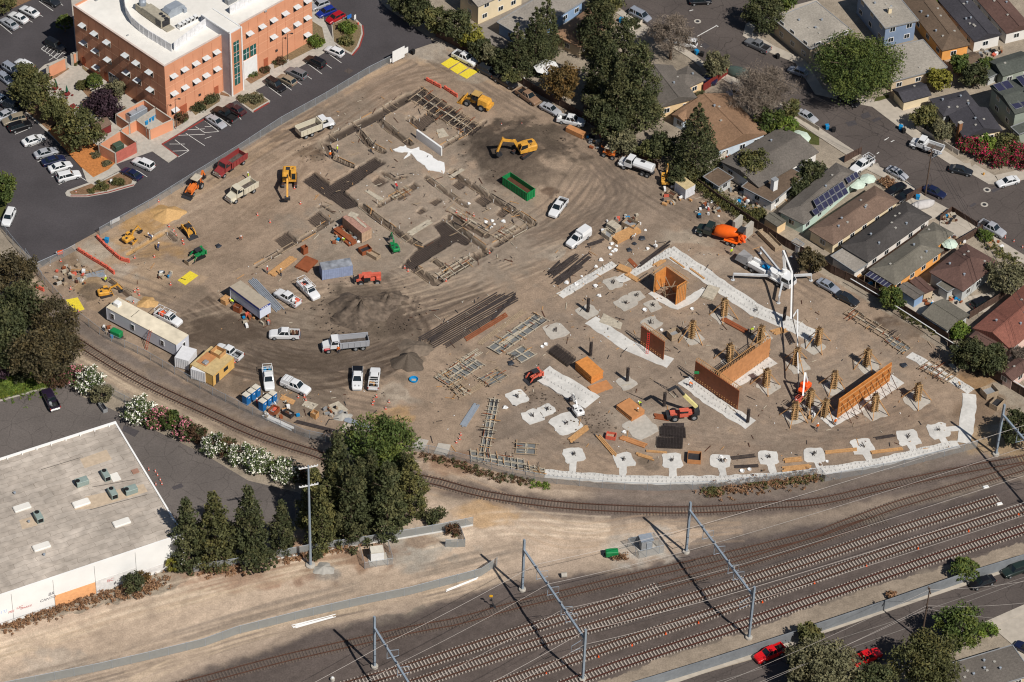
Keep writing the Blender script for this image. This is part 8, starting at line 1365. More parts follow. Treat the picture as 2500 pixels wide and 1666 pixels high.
for l,P,L in[('far flat rebar cage in front of the raised boom telehandler',[(455,800),(640,800),(640,770)],2),('middle rebar cage in front of the raised boom telehandler',[(430,885),(655,900),(650,815)],3),('near rebar cage with pale sticks on it below the telehandler',[(395,990),(625,1000),(630,905)],3),('dark rebar cage stack beside the tall plywood stack',[(-605,-600),(-380,-580),(-480,-770)],4)]:
 a,b,c_=TS(3,2,P)if P[0][0]>0 else TS(2,2,[(1280,120),(1450,245),(1530,180)]);u=b-a;v=c_-b;mb=MB().use(M['rebar'])
 for j in range(L):
  z=Vector((0,0,.1+j*.22))
  for k in range(15):mb.bar(a+v*k/14+z,a+u+v*k/14+z,.05)
  for k in range(9):mb.bar(a+u*k/8+z,a+u*k/8+v+z,.05)
 solo('rebar_cage',mb,l,'rebar cage','rebar cages lying flat')
def grid(label,P,n,m_,w=.12,wet=None,z=.35):
 a,b,c_=TS(*P);root=thing('footing_form',label,'footing form',(0,0,0),0,'timber footing forms');u=b-a;v=c_-b
 if wet:mb=MB().use(M['wet']);mb.sheet([a,b,b+v,a+v],wet);obj('wet_concrete',mb,root)
 for k in range(n+1):
  mb=MB().use(M[m_]);e=a+u*(k/n)+Vector((0,0,z));j=v.normalized()*RS.uniform(.1,.7);mb.bar(e-j,e+v+j,w,w);obj('cross_bar',mb,root)
 for f_ in(0,.5,1):mb=MB().use(M[m_ if f_!=.5 else 'wood3']);mb.bar(a+v*f_+Vector((0,0,z-w)),b+v*f_+Vector((0,0,z-w)),w*1.2 if f_!=.5 else .3,w);obj('rail',mb,root)
 mb=MB()
 for k in range(int(n*3.2)):mb.use(M[RS.choice(['wood','plyred','wood2','rebar','wood3'])]);q=a+u*RS.random()+v*RS.choice([0,1,.5,RS.random()]);h=RS.uniform(.3,.9);mb.bar(q,q+Vector((RS.uniform(-.1,.1),0,h)),.08);d=(u if k%2 else v).normalized()*RS.uniform(.4,1.3);mb.bar(q-d+Vector((0,0,z+.1)),q+d+Vector((0,0,z+.1)),.09)
 tag(obj('stakes',mb,root),kind='stuff')
grid('upper run of wet concrete between pale bars',(2,1,[(720,1640),(1165,1330),(1270,1390)]),7,'wood3',wet=.1);grid('lower cluster of pale bars over the trench corner',(2,2,[(235,350),(550,150),(680,230)]),8,'wood3',wet=.08);grid('timber bars over the near dark trench',(2,2,[(250,330),(470,540),(560,490)]),7,'wood2');grid('wet concrete bay with a green capped stub',(2,2,[(630,360),(740,430),(900,340)]),4,'wood2',wet=.1);grid('square wet concrete pad with timber bars',(2,2,[(910,130),(1035,210),(1160,140)]),2,'wood3',wet=.1);grid('long narrow form trench with pipes running to the fence',(2,2,[(650,1040),(745,545),(820,555)]),7,'wood3',wet=.06);grid('pale bars over the near left end of the footing strip',(2,2,[(570,1110),(1060,1190),(1050,1105)]),8,'wood3',wet=.07);grid('pale bars joining the form trench to the white strip',(2,2,[(1060,1200),(1245,1240),(1240,1190)]),4,'wood3',wet=.07);grid('square wet pad with crossed timbers by the near fence',(2,2,[(985,950),(975,1050),(1155,1060)]),2,'wood2',wet=.11)
grid('timber bars over the far rebar trench',(2,0,[(0,920),(520,1250),(650,1150)]),9,'wood2',z=.2);grid('timber bars over the fence side trench',(4,1,[(230,1330),(620,1568),(690,1520)]),6,'wood2');grid('timber bars over the upper right footing',(4,2,[(600,10),(780,130),(850,80)]),4,'wood2',wet=.08);grid('timber bars at the right footing strip',(4,2,[(920,260),(1160,400),(1270,330)]),5,'wood2',z=.4);grid('timber edging by the middle ditch of the dig',(2,1,[(345,365),(700,590),(760,540)]),4,'wood2',z=.15);grid('timber edging beside the white sacks',(2,1,[(750,600),(940,490),(1010,530)]),3,'wood2',z=.12);grid('timber bars across the left block ditch',(1,1,[(1700,240),(1860,160),(1900,190)]),3,'wood2',z=.15);grid('pale timber bars over the lower right trench',(2,1,[(250,960),(540,790),(600,840)]),3,'wood3',z=.2)
def crate(name,label,cat,P,h,m,open_=True,inner='dkmetal',layers=0,group=None,lm='black',z0=.04):
 a,b,c_=[T(*p,h)for p in P];x=c_-b;rz_=math.atan2(x.y,x.x);LX=x.length;LY=abs((a-b).dot(Vector((-math.sin(rz_),math.cos(rz_),0))));t=thing(name,label,cat,(b.x,b.y,0),rz_,group);w=.07
 if open_:
  for cx,cy,sx,sy in((LX/2,w/2,LX,w),(LX/2,LY-w/2,LX,w),(w/2,LY/2,w,LY-2*w),(LX-w/2,LY/2,w,LY-2*w)):mb=MB().use(M[m]if m in M else m);mb.box(cx,cy,(h+z0)/2,sx,sy,h-z0);obj('side_panel',mb,t)
  mb=MB().use(M[inner]);mb.box(LX/2,LY/2,z0+h*.25,LX-2*w-.02,LY-2*w-.02,h*.3);obj('contents',mb,t)
 elif layers:
  for k in range(layers):mb=MB().use(M[m]);mb.box(LX/2+RS.uniform(-.06,.06),LY/2+RS.uniform(-.06,.06),z0+(k+.5)*(h-z0)/layers,LX-.1*(k%2),LY-.1*(k%2),(h-z0)/layers-.04);obj('sheet',mb,t)
 else:mb=MB().use(M[m]);mb.rbox(LX/2,LY/2,(h+z0)/2,LX,LY,h-z0,.04);obj('case',mb,t);mb=MB().use(M[lm]);mb.box(LX/2,LY/2,h*.6,LX+.03,LY*.3,.08);obj('band',mb,t)
 return t,LX,LY
t,LX,LY=crate('open_dumpster','long green open top dumpster with ribbed sides','dumpster',t4(2,1,(850,62),(1083,215),(1157,170)),1.95,'green',True,'rust');mb=MB().use(M['green'])
for k in range(10):mb.box(-.04,LY*(k+.5)/10,1.0,.1,.16,1.8)
for k in range(3):mb.box(LX*(k+.5)/3,-.04,1.0,.14,.1,1.8)
mb.box(LX/2,LY/2,.1,LX+.1,LY+.1,.12);mb.box(LX/2,.0,1.95,LX+.1,.14,.1);mb.box(0,LY/2,1.95,.14,LY+.1,.1);obj('rib',mb,t)
for n_,l,cat,P,h,m,o_,ly in[('plywood_stack','tall stack of orange plywood form panels by the long slab','plywood stack',t4(2,2,(1535,190),(1675,330),(1785,275)),1.9,'formtan',False,5),('plywood_stack','loose orange plywood sheets at the foot of the tall stack','plywood stack',t4(2,2,(1635,420),(1690,495),(1870,430)),.25,'ply',False,2),('plywood_stack','red brown plywood cutting table with orange edges','plywood stack',t4(3,2,(10,600),(160,710),(280,640)),1.0,'ply',False,5),('plywood_stack','flat form panels lying by the semi trailer lumber','form panels',t4(1,1,(835,880),(945,930),(1045,830)),.45,'plyred',False,3),('slotted_form','grey topped form panel with slots by the plywood core','form panels',t4(3,1,(800,1155),(905,1190),(970,1080)),.4,'wood3',False,2),('plywood_stack','orange topped panel stack beside the footing strip corner','plywood stack',t4(3,1,(30,885),(125,940),(160,900)),.7,'wood',False,3),('material_box','orange and green open box by the near pads','material box',t4(3,2,(670,1010),(672,1095),(797,1105)),1.0,'ply',True,0),('material_box','red slatted material box near the white excavator pads','material box',t4(2,2,(1800,830),(1805,875),(1895,890)),.9,'redorange',True,0),('crate','tall plywood crate beside the white semi trailer','crate',t4(1,1,(145,1180),(190,1210),(240,1170)),1.1,'wood',False,3),('crate','brown crate at the foot of the white semi trailer','crate',t4(1,1,(265,1240),(320,1275),(345,1250)),1.3,'plyred',True,0),('crate','small brown crate standing above the form panels','crate',t4(1,1,(882,700),(908,725),(952,705)),1.6,'plyred',True,0),('crate','tall plywood box open at the top near the traffic cones','crate',t4(1,2,(970,660),(1020,685),(1052,655)),1.2,'wood',True,0),('crate','black bin with a plywood sheet and white bags','crate',t4(1,2,(728,640),(790,690),(825,660)),.9,'dkmetal',True,0),('crate','open timber crate right of the tall brown wall form','crate',t4(3,1,(470,1480),(530,1525),(620,1490)),1.5,'wood2',True,0),('crate','wooden crate pile by the fence under the red roofed house','crate',t4(4,2,(1490,430),(1545,500),(1655,460)),1.4,'wood2',True,0),('crate','second wooden crate with a sheet at the fence corner','crate',t4(4,2,(1580,560),(1640,610),(1710,540)),1.2,'wood2',True,0),('crate','red brown crate left of the green compact excavator','crate',t4(1,1,(1440,700),(1450,755),(1540,720)),1.0,'plyred',True,0),('crate','long grey crate with a white sack beside the red crate','crate',t4(1,1,(1495,745),(1580,805),(1620,775)),.8,'wood2',True,0),('workbench','long brown workbench beside the timber clad container','workbench',t4(1,1,(1185,535),(1350,665),(1395,640)),.9,'plyred',False,2),('workbench','plank bench in front of the brown workbench','workbench',t4(1,1,(1155,570),(1325,690),(1345,680)),.5,'plyred',False,1),('material_bin','open bin of rubble with a grey frame by the haul road','material box',t4(2,1,(1770,560),(1840,620),(1890,590)),1.0,'wood3',True,0),('plywood_stack','pale plywood sheets on the bin beside the orange plank stack','plywood stack',[(2,1,1815,480),(3,1,10,545),(3,1,65,510)],1.5,'wood3',False,2),('timber_platform','broad orange timber platform by the black bags','platform',t4(3,1,(-40,600),(30,655),(250,550)),.8,'wood',False,2),('material_bin','rubble bin right of the timber platform','material box',t4(3,1,(95,450),(180,530),(235,480)),1.2,'wood2',True,0),('precast_slab','left upright pale concrete panel behind the mixer truck','concrete panel',t4(3,1,(1085,470),(1110,480),(1182,415)),3.0,'conc',False,1),('precast_slab','right upright pale concrete panel behind the mixer drum','concrete panel',t4(3,1,(1190,525),(1215,540),(1287,475)),3.0,'conc',False,1),('form_gang','long rack of beams and clamps against the wooden fence','form rack',t4(3,1,(1275,570),(1480,715),(1545,690)),1.0,'wood2',True,0),('orange_box','long orange steel box by the fence trees','material box',t4(2,0,(1470,1145),(1590,1245),(1625,1215)),1.1,'ply',False,1),('grey_bin','small grey open bin on the warehouse lot','bin',t4(0,2,(893,578),(950,640),(990,625)),.9,'grey',True,0),('crate','wooden crate in front of the green loader carrying white pipes','crate',t4(0,1,(1695,820),(1735,850),(1815,800)),.9,'wood2',True,0),('crate','brown timber rack beside the portable toilets','crate',t4(1,2,(590,630),(640,665),(690,610)),1.1,'plyred',True,0),('steel_box','grey equipment box left of the white container','material box',t4(3,1,(480,200),(545,240),(580,215)),.8,'wood2',True,0)]:crate(n_,l,cat,P,h,m,o_,RS.choice(['dkmetal','wood2','grey','rust']),ly)
def mat_(name,label,cat,pts,m,z=.06,group=None):mb=MB().use(M[m]if m in M else m);mb.prism(pts,-.05,z);return solo(name,mb,label,cat,group)
yl=mc('yellow_mat',226,204,60,.9,var=.14,scale=4)
for c,r,P,l in[(2,0,[(288,590),(400,520),(460,570),(355,632)],'yellow ground mat nearest the lot exit'),(2,0,[(372,640),(465,578),(535,625),(440,684)],'middle of three yellow ground mats'),(2,0,[(456,690),(548,632),(632,660),(525,728)],'yellow ground mat nearest the parked pickup bonnet'),(0,1,[(1635,1015),(1750,928),(1825,970),(1705,1060)],'yellow ground mat alone on the haul road'),(0,1,[(602,1195),(715,1172),(778,1280),(665,1320)],'yellow ground mat left of the office trailer')]:mat_('ground_mat',l,'ground mat',TS(c,r,P),yl)
for c,r,P,m,l in[(2,2,[(25,990),(70,900),(175,920),(130,1015)],'conc','left pale slab with black stubs by the near fence'),(2,2,[(222,1040),(265,945),(380,962),(345,1062)],'conc','right pale slab with black stubs by the near fence'),(1,2,[(1135,600),(1230,560),(1320,640),(1200,685)],'wood3','pale board sheet with a cone on it'),(1,2,[(890,600),(930,555),(1045,590),(990,640)],'wood3','pale board sheet with black brackets'),(1,2,[(690,540),(715,500),(835,555),(810,592)],'wood','orange plywood sheet on the ground by the toilets'),(1,2,[(1700,780),(1715,745),(1835,780),(1815,815)],'wood','orange plywood sheet on the sandy patch'),(4,2,[(1188,222),(1225,208),(1290,280),(1255,295)],'wood3','pale plank lying by the right fence'),(1,1,[(1470,195),(1500,180),(1655,270),(1625,300)],'wood3','long pale plank table in the dig'),(2,0,[(245,1200),(310,1185),(360,1255),(270,1275)],'wood3','pale board leaning near the far pit'),(2,1,[(1745,1400),(1785,1320),(1960,1410),(1940,1470)],'wood3','large pale plywood sheet with a dark rim'),(3,1,[(120,830),(145,810),(215,880),(190,905)],'plyred','brown sheet propped by the footing corner'),(0,1,[(1150,1190),(1200,1160),(1290,1200),(1240,1230)],'conc','pale slab beside the orange netting'),(0,2,[(-20,380),(30,290),(65,280),(90,370)],'wood3','stone marker at the ivy bank')]:mat_('ground_slab',l,'board',TS(c,r,P),m,.12)
for l,P,h,m in[('white lined retaining wall panel in the far dig',[(20,1440),(75,1262),(290,1420)],2.2,'white')]:
 a,b_,c_=TS(2,0,P,0);mb=MB().use(M['white']);d=T(2,0,290,1430)-T(2,0,60,1270);mb.prism([T(2,0,60,1275),T(2,0,290,1440),T(2,0,300,1430),T(2,0,70,1265)],-.3,2.1);t=solo('lined_wall',mb,l,'wall');mb=MB().use(M['white']);mb.prism(rough(TS(2,0,[(-60,1470),(0,1380),(80,1360),(250,1480),(330,1500),(310,1600),(170,1568),(20,1420)]),.3),-.05,.1);obj('plastic_sheet',mb,t)
t=mat_('plastic_sheet','white plastic sheet spread left of the lined wall','plastic sheet',rough(TS(1,0,[(1730,1375),(1850,1340),(1900,1400),(1770,1410)]),.25),'white',.15)
br=MB().use(M['redorange']);br.side([(-.93,0),(.93,0),(.93,.25),(.85,.3),(.85,.85),(.4,.85),(.3,.75),(-.3,.75),(-.4,.85),(-.85,.85),(-.85,.3),(-.93,.25)],-.17,.17);br.box(0,0,.35,1.8,.42,.1);brm=br.mesh('barrier')
def barrier(c,r,P,lab):
 Q=resample(TS(c,r,P),2.05)
 for a,b_ in zip(Q,Q[1:]):o=link('plastic_barrier',brm,None,(a+b_)/2,(0,0,ang(a,b_)));tag(o,lab,'barrier',lab+' group')
barrier(0,1,[(890,620),(1000,735),(1125,840),(1225,855)],'orange plastic barrier in the right hand line at the site entrance');barrier(0,1,[(715,738),(850,825),(980,900),(1110,1005)],'orange plastic barrier in the left hand line at the site entrance');barrier(2,0,[(150,740),(300,820)],'red orange barrier in the upper pair by the wheel loader');barrier(2,0,[(315,815),(450,905)],'red orange barrier in the lower pair by the wheel loader');barrier(0,1,[(330,1080),(460,1140)],'red orange barrier stacked outside the left fence')
cn=MB().use(M['redorange']);cn.box(0,0,.02,.38,.38,.04);cn.lathe([(.16,.04),(.05,.72),(0,.73)],n=7);cn.use(M['white']);cn.lathe([(.125,.3),(.095,.46)],n=7);cnm=cn.mesh('cone')
for i,(c,r,x,y)in enumerate([(0,1,1460,290),(0,1,1555,520),(0,1,1600,560),(0,1,1620,600),(0,1,1680,650),(0,1,1690,680),(0,1,1420,800),(0,1,1570,1055),(0,1,1240,1120),(0,1,1270,1100),(0,1,1280,1150),(0,1,1230,1220),(0,1,650,1095),(0,1,560,840),(0,1,1240,810),(0,1,720,1300),(0,1,580,1190),(1,1,880,310),(1,1,485,415),(1,1,600,480),(1,1,825,170),(2,0,845,1160),(2,0,1032,1155),(2,0,1318,1060),(2,0,1165,1270),(2,1,335,1020),(2,1,735,760),(2,1,590,420),(2,1,430,390),(2,1,520,460),(1,2,605,590),(1,2,630,570),(1,2,650,560),(1,2,860,525),(1,2,915,520),(1,2,930,550),(1,2,1580,520),(1,2,1545,590),(1,2,1555,560),(1,2,1695,570),(1,2,1665,630),(1,2,1825,830),(1,2,295,180),(1,2,330,155),(1,2,275,200),(2,2,470,870),(2,2,460,910),(2,2,430,940),(4,1,1710,625),(4,1,1790,660),(4,1,1870,715),(1,1,1840,900),(1,1,1870,930),(0,2,1370,1195),(0,2,1430,1210),(0,2,1450,1245),(0,2,1475,1290),(0,2,1490,1325),(0,2,1435,1330),(0,0,1620,1190),(0,1,700,210)]):tag(link('traffic_cone',cnm,None,T(c,r,x,y),(0,0,i)),'orange traffic cone with a white band','traffic cone','traffic cones and markers')
pt=thing('portable_toilet','blue portable toilet','portable toilet',(0,0,0),0,'portable toilets');mb=MB().use(mc('toilet_blue',36,112,176,.85,rough=.5));mb.box(0,0,1.05,1.08,1.08,2.1);obj('cabin',mb,pt);mb=MB().use(mc('toilet_roof',216,208,192));mb.loft([[(-.58,-.58,2.1),(.58,-.58,2.1),(.58,.58,2.1),(-.58,.58,2.1)],[(-.58,-.58,2.2),(.58,-.58,2.2),(.58,.58,2.2),(-.58,.58,2.2)],[(-.35,-.5,2.36),(.35,-.5,2.36),(.35,.5,2.36),(-.35,.5,2.36)]]);obj('roof',mb,pt);mb=MB().use(MC['toilet_blue']);mb.box(0,-.56,1.0,.8,.04,1.85);obj('door',mb,pt);mb=MB().use(M['white']);mb.box(.1,-.585,1.6,.35,.01,.25);obj('door_sign',mb,pt);index_kids(pt)
for i,(x,y,l)in enumerate([(385,575,'front of the left row'),(432,540,'middle of the left row'),(475,505,'back of the left row'),(535,632,'front of the right row beside the timber rack'),(580,595,'middle of the right row'),(628,560,'back of the right row below the parked pickup')]):
 o=pt if i==0 else dup(pt);o.location=T(1,2,x,y);o.rotation_euler=(0,0,ang(T(1,2,385,575),T(1,2,475,505)));o['label']='blue portable toilet, '+l
bgm=MB().use(M['white']);bgm.blob((0,0,.2),.48,.3,8,.38);bag=bgm.mesh('sack');tbm=MB().use(M['white']);tbm.lathe([(.5,0),(.55,.35),(.48,.35),(.45,.1),(0,.1)],n=12);tub=tbm.mesh('tub');dbm=MB().use(mat('dark_sheet',(.03,.035,.045),.5,var=.3));dbm.blob((0,0,.2),.8,.3,9,.35);drk=dbm.mesh('dark_sheet')
for me_,nm,l,cat,L in[(bag,'white_sack','white builders sack lying on the site','sack',[(2,1,700,480),(2,1,760,470),(2,1,780,500),(2,1,750,530),(2,1,865,475),(2,1,545,310),(2,1,1860,680),(2,1,1840,720),(2,1,1870,750),(2,1,1850,780),(2,1,1760,830),(2,1,1715,890),(2,1,1585,980),(2,1,1710,1070),(2,1,1745,1160),(2,1,1445,1040),(3,1,20,700),(3,1,10,740),(3,1,380,700),(3,1,305,725),(3,1,860,350),(3,1,895,295),(3,1,960,425),(3,1,285,555),(2,2,880,620),(3,2,90,845),(3,2,980,1075),(1,1,1415,660),(0,1,1395,610),(2,1,1530,1055),(3,1,1630,800)]),(tub,'white_tub','round white tub standing on bare soil','tub',[(2,2,1222,60),(2,2,1255,38),(3,2,1175,1205),(3,2,1243,1190),(4,2,72,1115),(3,1,280,1290),(3,1,715,1280),(3,1,435,1475)]),(drk,'dark_sheet','crumpled black sheet lying by the timber platform','tarpaulin',[(3,1,255,630),(3,1,185,680),(3,1,135,735),(2,2,930,210),(1,1,125,700),(4,2,780,230)])]:
 for c,r,x,y in L:s_=RS.uniform(.5,.95);o=link(nm,me_,None,T(c,r,x,y),(0,0,RS.uniform(0,6)));o.scale=(s_,s_,s_);tag(o,l,cat,l+' group')
def heap(label,c,r,x,y,rad,h,m,name='soil_heap',asp=1.2,p=1.0):
 o=T(c,r,x,y);n=44;V=[];F=[];rows=15
 for k in range(rows):
  f_=k/(rows-1)
  for i in range(n):a=i*2*math.pi/n;q=rad*f_*(1+.13*math.sin(3*a+x)+.08*math.sin(7*a)+RS.uniform(-.02,.02));V.append((q*math.cos(a)*asp,q*math.sin(a),h*max(0,(1-f_)**p)*(1+RS.uniform(-.13,.13)*(m is ms)+.25*(h>1.2 and m is ms)*math.sin(a*4+x)*math.sin(f_*7))-.05*f_))
 for k in range(rows-1):
  for i in range(n):F.append([k*n+i,(k+1)*n+i,(k+1)*n+(i+1)%n,k*n+(i+1)%n])
 mb=MB().use(m);mb._add(V,F);return solo(name,mb,label,'heap','heaps on the site',True,o)
ms=mc('dark_heap_soil',104,91,79,.8,var=.4,scale=1.3,var2=.35,scale2=.5,bump=.6);ms2=mc('grey_gravel_heap',98,87,76,.8,var=.2,scale=5,bump=.5);ms3=mc('sand_heap',206,166,112,.8,var=.15,scale=3,bump=.3)
heap('large rugged dark soil heap below the orange telehandler',1,1,1440,1290,5.2,2.5,ms,asp=1.3,p=.9);heap('second lobe of the dark soil heap toward the haul road',1,1,1690,1200,3.4,1.6,ms);heap('front lobe of the dark soil heap',1,1,1380,1380,2.8,1.3,ms);heap('smooth dark gravel cone behind the parked pickups',1,2,1870,200,2.7,2.3,ms2,asp=1.15);heap('broad dark soil bank beside the gravel cone',1,2,1930,80,2.8,1.1,mc('pale_bank_soil',124,110,96,.8,var=.25),asp=1.2);heap('pale sand heap by the lot fence',0,1,1540,400,2.7,1.3,ms3,'sand_heap',1.25);heap('small sand heap behind the office trailer',0,1,1360,1220,1.7,.8,ms3,'sand_heap');heap('small grey gravel heap by the pale board',1,2,1265,690,1.5,.6,mc('light_gravel',176,172,164),'gravel_heap');heap('low grey gravel heap by the floodlight mast',1,3,1090,530,1.6,.7,MC['light_gravel'],'gravel_heap')
mb=MB()
for P,w in DITCH:
 for a,b in zip(P,P[1:]):
  d=(b-a);L=d.length;d.normalize();n_=Vector((-d.y,d.x,0))
  for s in(-1,1):
   x=RS.uniform(0,1.5)
   while x<L-.8:
    l_=min(RS.uniform(1.2,4.2),L-x);q=a+d*x+n_*s*(w/2+RS.uniform(.1,.35));q.z=.12
    if RS.random()<.75:mb.use(M[RS.choice(['wood2','wood2','wood','rebar','wood3'])]).bar(q,q+d*l_+n_*RS.uniform(-.1,.1),.09,.14)
    mb.use(M[RS.choice(['wood2','rebar','white'])]).bar(q,q+Vector((0,0,RS.uniform(.3,.9))),.07)
    if RS.random()<.3:mb.use(M['wood2']).bar(q,q-n_*s*(w+.6)+Vector((0,0,.05)),.1,.08)
    x+=l_+RS.uniform(0,.8)
tag(obj('edge_boards',mb),kind='stuff')
mb=MB();mm=[M['wood'],M['wood2'],M['dkmetal'],M['rust'],M['white'],M['wood3'],M['rebar']]
for c,r,x0,y0,x1,y1,n in[(1,0,1200,900,1885,1568,60),(2,0,0,900,500,1500,45),(1,1,950,0,1885,700,110),(2,1,0,0,1000,900,170),(2,1,1200,700,1885,1568,120),(3,1,0,650,900,1568,140),(3,1,900,1200,1885,1568,40),(2,2,200,0,1885,1000,150),(3,2,0,0,1885,1150,150),(4,2,0,0,1200,1000,90),(1,2,500,450,1700,850,90),(0,1,400,750,1700,1250,70),(1,1,100,800,1000,1500,60),(3,1,700,250,1600,800,60),(2,1,0,1150,900,1568,70)]:
 for k in range(int(n*.7)):
  q=T(c,r,RS.uniform(x0,x1),RS.uniform(y0,y1));mb.use(RS.choice(mm));a=RS.uniform(0,3.14);L=RS.choice([.2,.25,.3,.5,.6,1.0,1.8])if mb.mats[mb.cur]!=M['white']else .22;d=Vector((math.cos(a),math.sin(a),0))*L/2;mb.bar(q-d+Vector((0,0,.09)),q+d+Vector((0,0,.09+RS.uniform(0,.1))),RS.uniform(.07,.14),.07)
tag(obj('site_litter',mb),kind='stuff')
mb=MB().use(ms)
for c,r,x,y,s_,n in[(2,0,970,1400,8.5,260),(1,1,1480,1280,8,260),(2,1,1150,80,6,80),(2,2,1300,480,4,70),(2,2,1690,750,3.5,70),(0,1,850,1110,3,50),(1,0,1000,1410,3,40)]:
 o=T(c,r,x,y)
 for k in range(n):a=RS.uniform(0,6.28);q=s_*RS.uniform(.25,1.15);mb.blob((o.x+q*1.15*math.cos(a),o.y+q*math.sin(a),RS.uniform(.05,.5)*(1 if n>100 else .3)),RS.uniform(.06,.2),.1,6,.4)
tag(obj('soil_clods',mb),kind='stuff')
# ================================================================ people, poles, yards
def figure(pose):
 import bmesh
 J={'stand':[(0,0,.95),(0,0,1.2),(0,0,1.45),(0,.02,1.62),(.11,0,.9),(.13,.03,.5),(.13,0,.06),(.13,.16,.04),(.2,0,1.4),(.28,.02,1.12),(.26,.16,.9)],'bend':[(0,0,.9),(0,.2,1.08),(0,.45,1.2),(0,.6,1.28),(.12,0,.86),(.16,.05,.47),(.15,-.05,.06),(.15,.12,.04),(.19,.42,1.15),(.22,.52,.88),(.16,.62,.66)],'walk':[(0,0,.95),(0,.03,1.2),(0,.05,1.45),(0,.08,1.62),(.1,0,.9),(.12,.2,.5),(.12,.28,.07),(.12,.44,.06),(.2,.04,1.4),(.26,-.1,1.14),(.24,.1,.98)]}[pose]
 bm=bmesh.new();sk_=bm.verts.layers.skin.verify();rad=[.15,.15,.16,.075,.1,.075,.055,.05,.07,.05,.045];vs=[]
 def v(p,r):q=bm.verts.new(p);q[sk_].radius=(r,r*.8 if r>.12 else r);return q
 sp_=[v(J[k],rad[k])for k in range(4)];hd_=v((J[3][0],J[3][1]+.02,J[3][2]+.12),.11)
 sp_[0][sk_].use_root=True
 for a,b in zip(sp_+[hd_],(sp_+[hd_])[1:]):bm.edges.new((a,b))
 for s in(-1,1):
  w=(lambda p,k:(p[0]*s,p[1]*(1 if s>0 or pose!='walk' or k<4 else-1)*1.,p[2]))
  L=[v(w(J[k],k),rad[k])for k in(4,5,6,7)];A_=[v(w(J[k],k),rad[k])for k in(8,9,10)];h_=v((J[10][0]*s,J[10][1]+.07,J[10][2]-.08),.035)
  for a,b in zip([sp_[0]]+L,L):bm.edges.new((a,b))
  for a,b in zip([sp_[2]]+A_,A_+[h_]):bm.edges.new((a,b))
  bm.edges.new((A_[2],h_))if not bm.edges.get((A_[2],h_))else 0
 me=bpy.data.meshes.new('tmp');bm.to_mesh(me);o=bpy.data.objects.new('tmp',me);COL.objects.link(o);o.modifiers.new('s','SKIN');m_=o.modifiers.new('b','SUBSURF');m_.levels=1;bpy.context.view_layer.update();dg=bpy.context.evaluated_depsgraph_get();r=bpy.data.meshes.new_from_object(o.evaluated_get(dg));bpy.data.objects.remove(o);r.materials.clear();return r,J
FG={k:figure(k)for k in('stand','bend','walk')}
vest={'orange':mat('hi_vis_orange',(.75,.16,.02),.7),'lime':mat('hi_vis_lime',(.55,.72,.03),.7),'white':mat('pale_shirt',(.6,.6,.58),.8),'navy':mat('navy_shirt',(.03,.05,.12),.8),'red':mat('red_shirt',(.5,.03,.03),.8),'tan':mat('tan_jacket',(.42,.26,.13),.8)};jean=mat('dark_trousers',(.05,.06,.09),.85,var=.2);FM={}
def person(c,r,x,y,pose,col,label,hat='white',rz=None):
 base,J=FG[pose]
 if(pose,col)not in FM:
  me=base.copy();me.materials.append(jean);me.materials.append(vest[col]);me.materials.append(M['skin']);hy,hz=J[3][1],J[3][2]
  for p in me.polygons:
   q=p.center;back=(q.z-.92)+(q.y*.5 if pose=='bend' else 0);p.material_index=2 if(Vector((q.x,q.y-hy,q.z-hz-.1)).length<.17 or(abs(q.x)>.1 and(Vector((abs(q.x)-J[10][0],q.y-J[10][1],q.z-J[10][2])).length<.16)))else(1 if back>.04 else 0);p.use_smooth=True
  FM[(pose,col)]=me
 t=thing('person',label,'person',T(c,r,x,y),RS.uniform(0,6.28)if rz is None else rz);link('body',FM[(pose,col)],t);mb=MB().use(M['white']if hat=='white' else vest.get(hat,M['white']));h=Vector((0,J[3][1]+.02,J[3][2]+.17));mb.lathe([(.17,0),(.165,.03),(.13,.04),(.12,.1),(.07,.16),(0,.17)],h,9);obj('hard_hat',mb,t)
